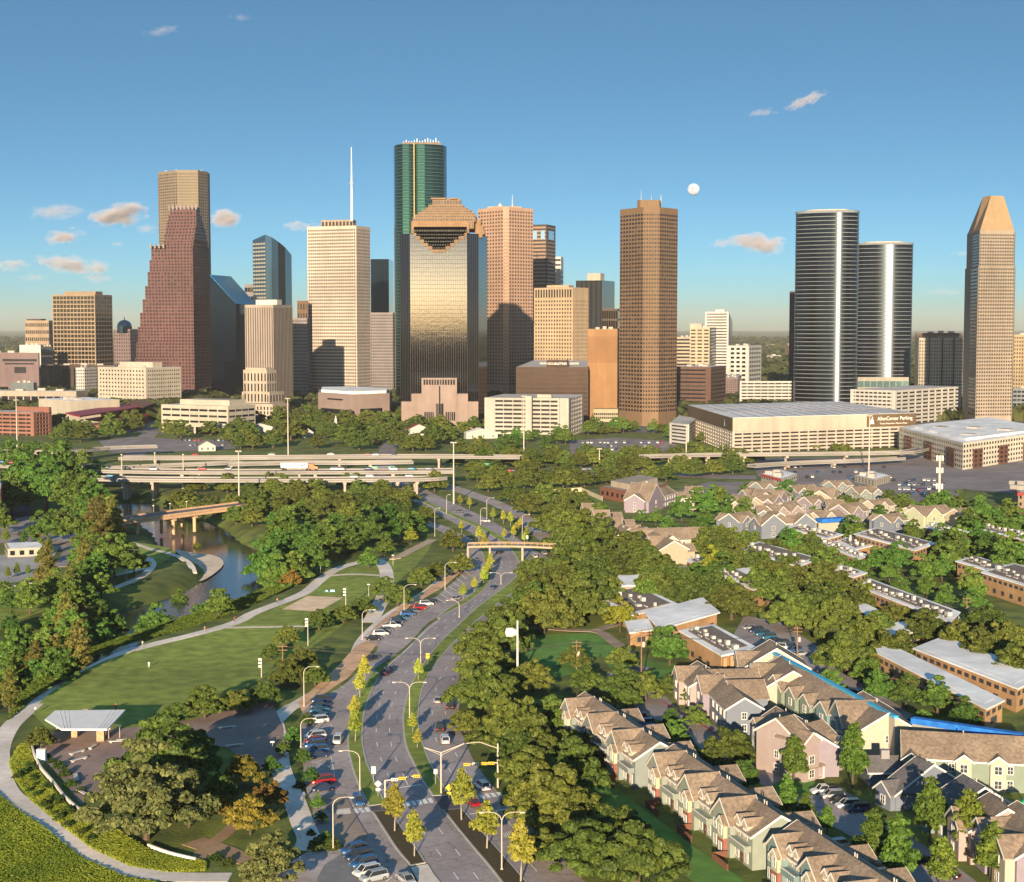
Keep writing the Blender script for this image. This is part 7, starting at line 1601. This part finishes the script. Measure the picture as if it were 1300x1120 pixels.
root = empty('retaining_wall', G(40, 950), 0, 'low curved concrete retaining wall along the plaza edge', 'wall'); mb = MB(); P = [p.xy-root.location.xy for p in smooth(GP([(40,948),(44,962),(52,978),(66,994),(80,1012),(92,1024),(102,1032)]), 4)]; ribbon(mb, P, .35, 0, .8); mb.build('wall', conc, root)
root = empty('retaining_wall', G(190, 1078), 0, 'low straight concrete wall beneath the feathery tree', 'wall'); mb = MB(); P = [p.xy-root.location.xy for p in smooth(GP([(188,1076),(215,1086),(248,1094)]), 4)]; ribbon(mb, P, .35, 0, .7); mb.build('wall', conc, root)
# people on the path
skin = mat('skin', (.35, .2, .14), .6); 
def person(px, py, label, shirt, pants, rz=0, z=0):
    p = G(px, py, z); s = empty('person', (p.x, p.y, z if z else max(0, gz(p.x, p.y))+.04), rz, label, 'person', 'people on the paths')
    V = [(0, 0, .95), (0, 0, 1.2), (0, 0, 1.42), (0, 0, 1.5), (0, 0, 1.6), (0, .02, 1.72), (.11, 0, .9), (.13, .12, .5), (.13, .22, .06), (.13, .35, .04), (-.11, 0, .9), (-.13, -.06, .5), (-.13, -.22, .08), (-.13, -.1, .04), (.2, 0, 1.4), (.25, -.08, 1.12), (.24, .06, .88), (-.2, 0, 1.4), (-.25, .08, 1.12), (-.24, .2, .92)]
    E_ = [(0,1),(1,2),(2,3),(3,4),(4,5),(0,6),(6,7),(7,8),(8,9),(0,10),(10,11),(11,12),(12,13),(2,14),(14,15),(15,16),(2,17),(17,18),(18,19)]
    Rr = [.14,.14,.15,.06,.10,.07,.10,.07,.045,.04,.10,.07,.045,.04,.06,.05,.035,.06,.05,.035]
    key = 'personmesh'
    if key not in KIND:
        me = bpy.data.meshes.new('person_skeleton'); me.from_pydata(V, E_, []); o = bpy.data.objects.new('tmp', me); col.objects.link(o); md = o.modifiers.new('s', 'SKIN'); 
        for i, r_ in enumerate(Rr): me.skin_vertices[0].data[i].radius = (r_, r_)
        me.skin_vertices[0].data[0].use_root = True; md2 = o.modifiers.new('u', 'SUBSURF'); md2.levels = 1
        KIND[key] = bpy.data.meshes.new_from_object(o.evaluated_get(bpy.context.evaluated_depsgraph_get())); bpy.data.objects.remove(o)
    me = KIND[key].copy(); me.materials.clear()
    for m_ in (skin, shirt, pants, mat('dark hair', (.05, .03, .02))): me.materials.append(m_)
    for f in me.polygons: zc = f.center.z; f.material_index = 3 if zc > 1.66 else 0 if zc > 1.46 else 1 if zc > .93 and abs(f.center.x) < .23 else 2 if .1 < zc <= .93 and abs(f.center.x) < .2 else 0
    b = link('body', me, s)
    return s
cl = {k: mat('cloth '+k, c) for k, c in dict(white=(.7,.7,.68), black=(.04,.04,.05), red=(.45,.05,.04), blue=(.08,.15,.35), orange=(.6,.2,.08), khaki=(.4,.33,.22)).items()}
person(353, 944, 'person in black walking on the pavement between plaza and parking', cl['black'], cl['black'], 3); person(386, 1016, 'person in dark clothes on the lower pavement by the parking', cl['blue'], cl['black'], 3)
person(298, 790, 'person in red top walking on the long lawn path', cl['red'], cl['black'], 1); person(260, 802, 'person in orange top jogging on the long lawn path', cl['orange'], cl['khaki'], 1); person(181, 821, 'person in pale clothes on the lawn path bend', cl['white'], cl['khaki'], 1); person(189, 848, 'person in white standing alone on the lawn', cl['white'], cl['white'], 0)
person(45, 906, 'person in white near the left lawn corner', cl['white'], cl['black'], 0); person(147, 902, 'person in red behind the pavilion roof', cl['red'], cl['black'], 0); person(352, 766, 'person in orange beside the volleyball court', cl['orange'], cl['black'], 0)
root = empty('picnic_blanket', G(419, 751), 0, 'teal and white picnic blanket with things on it beyond the sand court', 'blanket'); mb = MB(); mb.box(-2.2, -1.2, .03, 2.2, 1.2, .08); mb.build('blanket', mat('teal cloth', (.1, .45, .45)), root); mb = MB(); mb.box(.2, -.6, .08, 1.6, .5, .6); mb.box(-1.5, -.2, .08, -.7, .4, .45); mb.build('bag', cl['white'], root)
# grove shelters, sports fence
rt, P = block('park_shelter', 'small pale flat-roofed shelter behind the bayou grove', [(382, 642), (386, 648), (406, 646)], 3.4, W3((.55, .48, .4)), 'shelter', nf=1, roofm=roofwhite, units=0)
root = empty('sports_fence', G(683, 630), 0, 'pale fence on posts around the sports lawn', 'fence'); P = [p.xy-root.location.xy for p in GP([(680,629),(738,625),(765,637)])]
mb = MB(); ribbon(mb, P, .15, .3, 2.6); mb.build('fence_panel', mat('pale fence', (.55, .46, .32)), root)
# playground
root = empty('playground', G(1288, 1046), 0, 'playground with green canopies and blue slides at the right edge', 'playground'); gm = mat('green plastic', (.02, .42, .16), .5); bm_ = mat('blue plastic', (.04, .16, .5), .5)
for x, y in ((-3, 0), (1.5, -.5), (3.5, 2)):
    mb = MB(); mb.prism([(x-1.3, y-1.3), (x+1.3, y-1.3), (x+1.3, y+1.3), (x-1.3, y+1.3)], 3.6, 4.5, top=[(x-.2, y-.2), (x+.2, y-.2), (x+.2, y+.2), (x-.2, y+.2)]); mb.build('canopy', gm, root)
    for a_ in (-1, 1):
        for c in (-1, 1): mb = MB(); mb.tube([(x+a_*1.1, y+c*1.1, 0), (x+a_*1.1, y+c*1.1, 3.6)], .07, 6); mb.build('post', mat('orange post', (.5, .25, .06)), root)
    mb = MB(); mb.box(x-1.2, y-1.2, 1.3, x+1.2, y+1.2, 1.45); mb.build('platform', bm_, root)
mb = MB(); mb.tube([(-4.2, -.5, 1.5), (-5.5, -2, .8), (-5, -3.8, .3)], .4, 8); mb.build('slide', gm, root); mb = MB(); mb.tube([(2.5, -1.5, 1.5), (3.4, -3, .7), (3, -4.4, .3)], .4, 8); mb.build('slide', gm, root)
# small churches and houses in the wooded belt
def cottage(px, py, w_, z, wall, roofm, label, steeple=False):
    p = G(px, py); rt = empty('church' if steeple else 'old_house', p, R(15), label, 'church' if steeple else 'house'); mb = MB(); mb.box(-w_/2, 0, 0, w_/2, 8, z); mb.tri((-w_/2, 0, z), (w_/2, 0, z), (0, 0, z+min(3.2, w_*.35))); mb.build('wall', wall, rt)
    mb = MB(); mb.quad((-w_/2-.4, -.4, z-.2), (0, -.4, z+min(3.5, w_*.38)), (0, 8.4, z+min(3.5, w_*.38)), (-w_/2-.4, 8.4, z-.2)); mb.quad((w_/2+.4, -.4, z-.2), (w_/2+.4, 8.4, z-.2), (0, 8.4, z+min(3.5, w_*.38)), (0, -.4, z+min(3.5, w_*.38))); mb.build('roof', roofm, rt)
    if steeple: mb = MB(); mb.box(-1, -1.8, 0, 1, 0, z+4); mb.build('belfry', wall, rt); mb = MB(); mb.prism([(-1.1,-1.9),(1.1,-1.9),(1.1,.1),(-1.1,.1)], z+4, z+9, top=[(-.05,-.95),(.05,-.95),(.05,-.85),(-.05,-.85)]); mb.build('steeple', wall, rt)
    for s in (-.3, .05, .35): mb = MB(); mb.box(w_*s-.4, -.06, 1, w_*s+.4, .02, 2.6); mb.build('window', gl_dark, rt)
BL0 = len(BLOCKS)
cottage(426, 549, 7, 6, white, roofwhite, 'little white steepled church in the woods before the library', True); cottage(391, 556, 9, 4.5, white, shingle, 'tiny brown-roofed gazebo house in the woods left of the church'); cottage(332, 552, 22, 6, white, roofgrey, 'white porch mansion in the woods below the old city hall'); cottage(532, 553, 15, 6, white, redroof, 'white house with red roof in the woods below temple tower'); cottage(612, 557, 26, 5, white, roofwhite, 'long white hall with pale blue roof left of the white garage'); cottage(263, 573, 12, 4, white, shingle, 'white gabled hall by the woods below the low office'); cottage(500, 540, 12, 8, brick, redroof, 'red roofed brick house left of the temple tower base')

# --- wide tree belts
for px in ((310,560,350,548),(415,552,438,545),(380,560,402,553),(520,560,545,549),(590,564,640,552),(245,580,282,568)):
    x0, y0, x1, y1 = px; BLOCKS.append([G(x0, y0).xy, G(x1, y0).xy, G(x1, y1).xy, G(x0, y1).xy])
for nm in ('big_parking_lot','plaza_parking_lot','mid_street','corner_street','roundabout_street','hall_parking','court_parking','court_parking.001','rear_street','back_street','sports_lawn','court_car_park','city_street','city_street.001','green_lawn','green_lawn.001','green_lawn.002','green_lawn.003','side_road','eastbound_road','parkway_road','lower_street','downtown_ground'):
    o = bpy.data.objects.get(nm)
    if o and nm not in ('rear_street', 'back_street', 'city_street', 'city_street.001'): BLOCKS.append([v.co.xy.copy() for v in o.data.vertices])
STR = [bpy.data.objects[n] for n in ('rear_street', 'back_street', 'city_street', 'city_street.001', 'side_street.003')if n in bpy.data.objects]
for o in STR:
    for f in o.data.polygons:
        if f.normal.z > .9: BLOCKS.append([o.data.vertices[i].co.xy.copy() for i in f.vertices])
BLOCKS.remove([v.co.xy.copy() for v in bpy.data.objects['downtown_ground'].data.vertices])
scatter('live_oak', [(70,560),(200,566),(330,575),(400,572),(540,575),(620,560),(615,540),(520,532),(400,530),(330,540),(240,555),(180,540),(70,545)], 130, 19, 'behind the freeway', 'trees behind the freeway', seed=1, mind=.6, name='woodland_tree')
scatter('live_oak', [(580,577),(720,582),(850,584),(960,590),(960,606),(850,612),(720,618),(600,612),(575,590)], 60, 15, 'past the sports lawn', 'belt past the sports lawn', seed=2, mind=.6, name='woodland_tree')
scatter('elm_tree', [(790,640),(850,634),(960,622),(1060,632),(1180,645),(1230,650),(1300,670),(1300,760),(1220,790),(1130,770),(1040,720),(960,700),(900,690),(840,690),(790,660)], 58, 10, 'among far houses', 'trees among the far houses', seed=3, mind=.66)
scatter('live_oak', [(930,700),(1040,730),(1160,790),(1300,820),(1300,905),(1230,860),(1100,840),(1000,800),(930,790),(830,760),(800,730)], 45, 15, 'among the brick flats', 'oaks among the brick flats ', seed=4, mind=.6)
scatter('elm_tree', [(0,575),(130,577),(130,640),(0,650)], 26, 12, 'left of the piers', 'trees left of the piers', seed=5, mind=.6)
scatter('live_oak', [(230,620),(560,622),(540,650),(420,665),(300,680),(240,660)], 26, 13, 'beside the freeway', 'oaks by the freeway piers', seed=6, mind=.6)
scatter('elm_tree', [(345,690),(350,662),(520,668),(545,684),(500,705),(440,716),(395,735),(355,745),(342,730)], 22, 9, 'in the bayou grove', 'trees filling the bayou grove', seed=7, mind=.6)
scatter('elm_tree', [(0,770),(120,745),(160,775),(110,830),(60,860),(0,880)], 26, 9, 'on the left bank', 'left bank wood', seed=8, mind=.6)
scatter('shrub', [(30,940),(60,1000),(120,1050),(200,1080),(160,1085),(100,1065),(50,1030),(22,990)], 26, 2.2, 'inside the looping path', 'shrubs on the slope', seed=9)
scatter('elm_tree', [(640,560),(740,552),(790,545),(870,548),(880,560),(860,558),(780,552),(725,560),(720,580),(640,580)], 24, 12, 'by the city lot', 'trees below the towers', seed=10, mind=.6)
scatter('elm_tree', [(1180,640),(1230,650),(1300,672),(1345,690),(1345,760),(1290,745),(1240,740),(1180,730),(1200,690)], 34, 12, 'at right edge', 'trees at the right edge', seed=12, mind=.62)
scatter('live_oak', [(1040,640),(1180,645),(1230,655),(1200,665),(1100,655),(1030,650)], 20, 10, 'by the cell tower', 'trees by the cell tower', seed=13, mind=.6)
scatter('live_oak', [(660,735),(780,720),(830,725),(850,760),(770,775),(745,800),(690,810),(640,790)], 22, 14, 'of the oak grove', 'oak grove', seed=14, mind=.5)
scatter('live_oak', [(880,560),(960,562),(1140,575),(1140,580),(960,578),(870,578)], 14, 9, 'along the tan garage', 'trees along the garage', seed=15, mind=.6)
scatter('live_oak', [(740,545),(790,540),(860,543),(870,552),(800,556),(760,552)], 16, 10, 'by the tower feet', 'trees at the tower feet', seed=16, mind=.5)
scatter('live_oak', [(815,583),(900,582),(960,584),(960,592),(820,591)], 16, 11, 'below the right viaduct', 'trees below the right viaduct', seed=17, mind=.5)
# far canopy to the horizon: a wood that nobody could count
g = np.random.default_rng(4); n = 15000; Y = 1500+ (g.uniform(0, 1, n)**1.6)*9000; X = g.uniform(-.36, .36, n)*Y
V = []
blocks2 = []
lob = []
r_ = g.uniform(5, 11, n)*(1+Y/6000)
for k in range(6):
    d = g.normal(size=(n, 3)); d[:, 2] = np.abs(d[:, 2]); d /= np.linalg.norm(d, axis=1)[:, None]
    c = np.stack([X, Y, np.full(n, 2.)], 1)+d*r_[:, None]*np.array([1, 1, .75]); a = np.cross(d, g.normal(size=(n, 3))); a /= np.linalg.norm(a, axis=1)[:, None]; b_ = np.cross(d, a); s = r_[:, None]*.62
    V.append(np.stack([c-a*s, c-b_*s, c+a*s, c+b_*s], 1).reshape(-1, 3))
me = leafmesh('distant_woods', np.concatenate(V), leafmat('far canopy', (.03, .045, .014), (.085, .10, .028))); link('distant_woods', me, kind='stuff')
g = np.random.default_rng(14); n = 6000; Y = -200-(g.uniform(0, 1, n)**1.6)*7000; X = g.uniform(-1, 1, n)*(300-Y*.4)
V = []; r_ = g.uniform(6, 12, n)
for k in range(8):
    d = g.normal(size=(n, 3)); d[:, 2] = np.abs(d[:, 2])*.8; d /= np.linalg.norm(d, axis=1)[:, None]
    c = np.stack([X, Y, np.full(n, 3.)], 1)+d*r_[:, None]; a = np.cross(d, g.normal(size=(n, 3))); a /= np.linalg.norm(a, axis=1)[:, None]; b_ = np.cross(d, a); s = r_[:, None]*.7
    V.append(np.stack([c-a*s, c-b_*s, c+a*s, c+b_*s], 1).reshape(-1, 3))
link('distant_woods', leafmesh('distant_woods', np.concatenate(V), MATS['far canopy']), kind='stuff')
# low city far behind
g = random.Random(9); lowm = [cream, beige, white, tan, greyst, ochre]
for i in range(110):
    D = g.uniform(2300, 7000); x = g.uniform(-.34, .34)*D; px = 650+F*x/D
    w_, dp, h = g.uniform(20, 90), g.uniform(15, 50), g.choice([6, 8, 10, 14, 20]) if g.random() < .93 else g.uniform(25, 45)
    mb = MB(); mb.box(-w_/2, 0, 0, w_/2, dp, h); mb.box(-w_*.2, dp*.3, h, w_*.1, dp*.6, h+3)
    rt = empty('low_building', (x, D, 0), g.uniform(-.4, .4), 'low pale building far off on the plain behind the towers', 'building', 'low buildings on the far plain'); mb.build('wall', g.choice(lowm), rt)
    mb = MB(); 
    for k in range(int(h/5)+1): mb.box(-w_/2+1, -.12, 1.5+k*4.5, w_/2-1, .02, 3+k*4.5) if 3+k*4.5 < h else None
    if mb.v: mb.build('window_band', gl_dark, rt)

# ---------------------------------------------------------------- moon, clouds, haze
p = G(650, 560); 
def sky_at(px, py, dist):
    u = (px-650)/F; v = -(py-560)/F; d = Vector((u, cp+v*sp, -sp+v*cp)); return Vector((0, 0, H))+d.normalized()*dist
mo = sky_at(880.5, 240.5, 60000); mb = MB(); rr = 7.4/F*60000
me = bpy.data.meshes.new('moon'); b = bmesh.new(); bmesh.ops.create_uvsphere(b, u_segments=48, v_segments=24, radius=rr); b.to_mesh(me); b.free()
for f in me.polygons: f.use_smooth = True
me.materials.append(mat('moon rock', (.22, .27, .36), 1, .1, .0018, c2=(.38, .45, .58))); me.materials[0].node_tree.nodes['Principled BSDF'].inputs['Diffuse Roughness'].default_value = 1; o = link('moon', me, None, 'pale full moon in the sky above the gap right of the brown tower', 'moon', loc=mo)
# small evening clouds: real puffs of vapour far behind the city, each in its own box of air
def cloud(px, py, wpx, hpx, dens, label, tilt=0, seed=0, dist=14000):
    m = bpy.data.materials.new('cloud vapour'); m.use_nodes = True; N = m.node_tree.nodes; L = m.node_tree.links; N.remove(N['Principled BSDF'])
    tc = N.new('ShaderNodeTexCoord'); ln = N.new('ShaderNodeVectorMath'); ln.operation = 'LENGTH'
    mp = N.new('ShaderNodeMapping'); mp.inputs['Location'].default_value = (seed*3.7, seed*1.3, seed*2.1); mp.inputs['Scale'].default_value = (wpx/hpx*.55, .8, .9)
    nz = N.new('ShaderNodeTexNoise'); nz.inputs['Scale'].default_value = 1.5; nz.inputs['Detail'].default_value = 7; nz.inputs['Roughness'].default_value = .62
    L.new(tc.outputs['Object'], mp.inputs[0]); L.new(mp.outputs[0], nz.inputs['Vector']); L.new(tc.outputs['Object'], ln.inputs[0])
    a = N.new('ShaderNodeMath'); a.operation = 'MULTIPLY_ADD'; L.new(ln.outputs['Value'], a.inputs[0]); a.inputs[1].default_value = -.42; L.new(nz.outputs[0], a.inputs[2])
    b = N.new('ShaderNodeMapRange'); b.inputs[1].default_value = .19; b.inputs[2].default_value = .50; b.inputs[3].default_value = 0; b.inputs[4].default_value = dens; L.new(a.outputs[0], b.inputs[0])
    v = N.new('ShaderNodeVolumePrincipled'); v.inputs['Color'].default_value = (.92, .84, .84, 1); L.new(b.outputs[0], v.inputs['Density']); v.inputs['Anisotropy'].default_value = -.14
    L.new(v.outputs[0], N['Material Output'].inputs['Volume'])
    c = sky_at(px, py, dist); k = dist/F; me = bpy.data.meshes.new('cloud'); bb = bmesh.new(); bmesh.ops.create_icosphere(bb, subdivisions=2, radius=1); bb.to_mesh(me); bb.free(); me.materials.append(m)
    o = link('cloud', me, None, label, 'cloud', 'small evening clouds', loc=c); o.scale = (wpx/2*k*1.45, hpx/2*k*2.2, hpx/2*k*1.35); o.rotation_euler = (0, -R(tilt), 0)
    return o
sc.cycles.volume_step_rate = 1.0; sc.cycles.volume_max_steps = 96
for i, (px, py, w_, h_, d, t, lb) in enumerate([(205,39,38,11,.004,8,'faint pink wisp high in the top left sky'), (306,22,26,8,.003,0,'very faint wisp at the top edge right of the pink wisp'), (72,269,62,18,.006,4,'grey ragged cloud at left above the bronze glass block'), (152,273,58,28,.02,12,'brightest peach cloud left of the tall cut-corner tower'),
    (284,277,34,26,.018,0,'rounded peach cloud just right of the tall cut-corner tower'), (80,301,42,18,.016,10,'small peach-topped cloud below the grey ragged one'), (14,336,44,14,.01,0,'flat grey cloud cut by the left edge'), (92,336,74,22,.016,-6,'long peach and grey cloud above the domed tower'), (124,353,36,10,.008,0,'little low cloud under the long peach one'),
    (44,352,34,9,.006,0,'low grey streak at left below the flat grey cloud'), (150,310,18,7,.006,0,'tiny wisp between the peach clouds'), (381,287,40,13,.010,0,'thin pink cloud behind the spire tower roof'), (962,310,62,24,.018,-3,'pink and grey cloud left of the tall oval tower'), (916,309,26,12,.007,10,'small grey puff left of the pink and grey cloud'),
    (1024,128,50,13,.014,24,'slanting pink cloud high at right'), (968,143,34,9,.008,6,'thin wisp at the lower end of the slanting pink cloud'), (1222,322,24,7,.005,0,'tiny grey streak left of the tapered tower'), (1200,371,44,9,.004,0,'faint low streak between oval and tapered towers'), (186,291,26,12,.006,0,'faint grey puff touching the stepped tower')]):
    cloud(px, py, w_, h_, d, lb, t, i)
# rough grass on the slopes at lower left
def tufts(name, px, n, m, size, seed, h=.9):
    P = [G(x, y).xy for x, y in px]; g = np.random.default_rng(seed); xs = [p.x for p in P]; ys = [p.y for p in P]; pts = []
    while len(pts) < n:
        x, y = g.uniform(min(xs), max(xs)), g.uniform(min(ys), max(ys))
        if inside((x, y), P): pts.append((x, y))
    c = np.array([(x, y, 0) for x, y in pts]); an = g.uniform(0, 6.28, n); s = size*g.uniform(.5, 1.5, n)*(.6+.8*(np.sin(c[:, 0]*.35)+np.sin(c[:, 1]*.21+1)+2)/4); a = np.stack([np.cos(an), np.sin(an), np.zeros(n)], 1)*s[:, None]*.5
    lean = g.normal(size=(n, 3))*.3; lean[:, 2] = 1; up = lean*s[:, None]*h
    link(name, leafmesh(name, np.stack([c-a, c+a, c+a*.7+up, c-a*.7+up], 1).reshape(-1, 3), m), kind='stuff')
tallg = leafmat('tall meadow grass', (.055, .11, .012), (.34, .34, .035), trans=.3, ns=.07)
tufts('tall_grass', [(24,950),(34,945),(46,975),(66,1005),(90,1030),(140,1052),(190,1082),(260,1095),(262,1106),(215,1108),(165,1100),(116,1077),(74,1045),(38,1015),(20,990),(12,970)], 45000, tallg, .36, 1)
tufts('tall_grass', [(-20,1000),(2,1012),(28,1032),(64,1060),(108,1092),(158,1114),(215,1124),(215,1150),(-60,1150)], 60000, tallg, .34, 2)
tufts('bank_grass', [(40,890),(95,845),(136,826),(187,811),(237,799),(300,778),(345,757),(400,728),(370,735),(300,762),(240,782),(170,805),(110,825),(60,850),(25,885),(10,915)], 30000, leafmat('bank meadow grass', (.06, .11, .014), (.20, .25, .03), trans=.3), .6, 3, .6)
# haze: one even box of air round camera and ground, sky and moon outside
hz = bpy.data.materials.new('evening haze'); hz.use_nodes = True; N = hz.node_tree.nodes; L = hz.node_tree.links
N.remove(N['Principled BSDF']); v = N.new('ShaderNodeVolumePrincipled'); v.inputs['Color'].default_value = (.86, .86, .88, 1); v.inputs['Density'].default_value = 3.0e-5; v.inputs['Anisotropy'].default_value = 0
L.new(v.outputs[0], N['Material Output'].inputs['Volume'])
mb = MB(); mb.box(-30600, -30600, -7.9, 30600, 30600, 345); mb.build('haze', hz, kind='stuff')
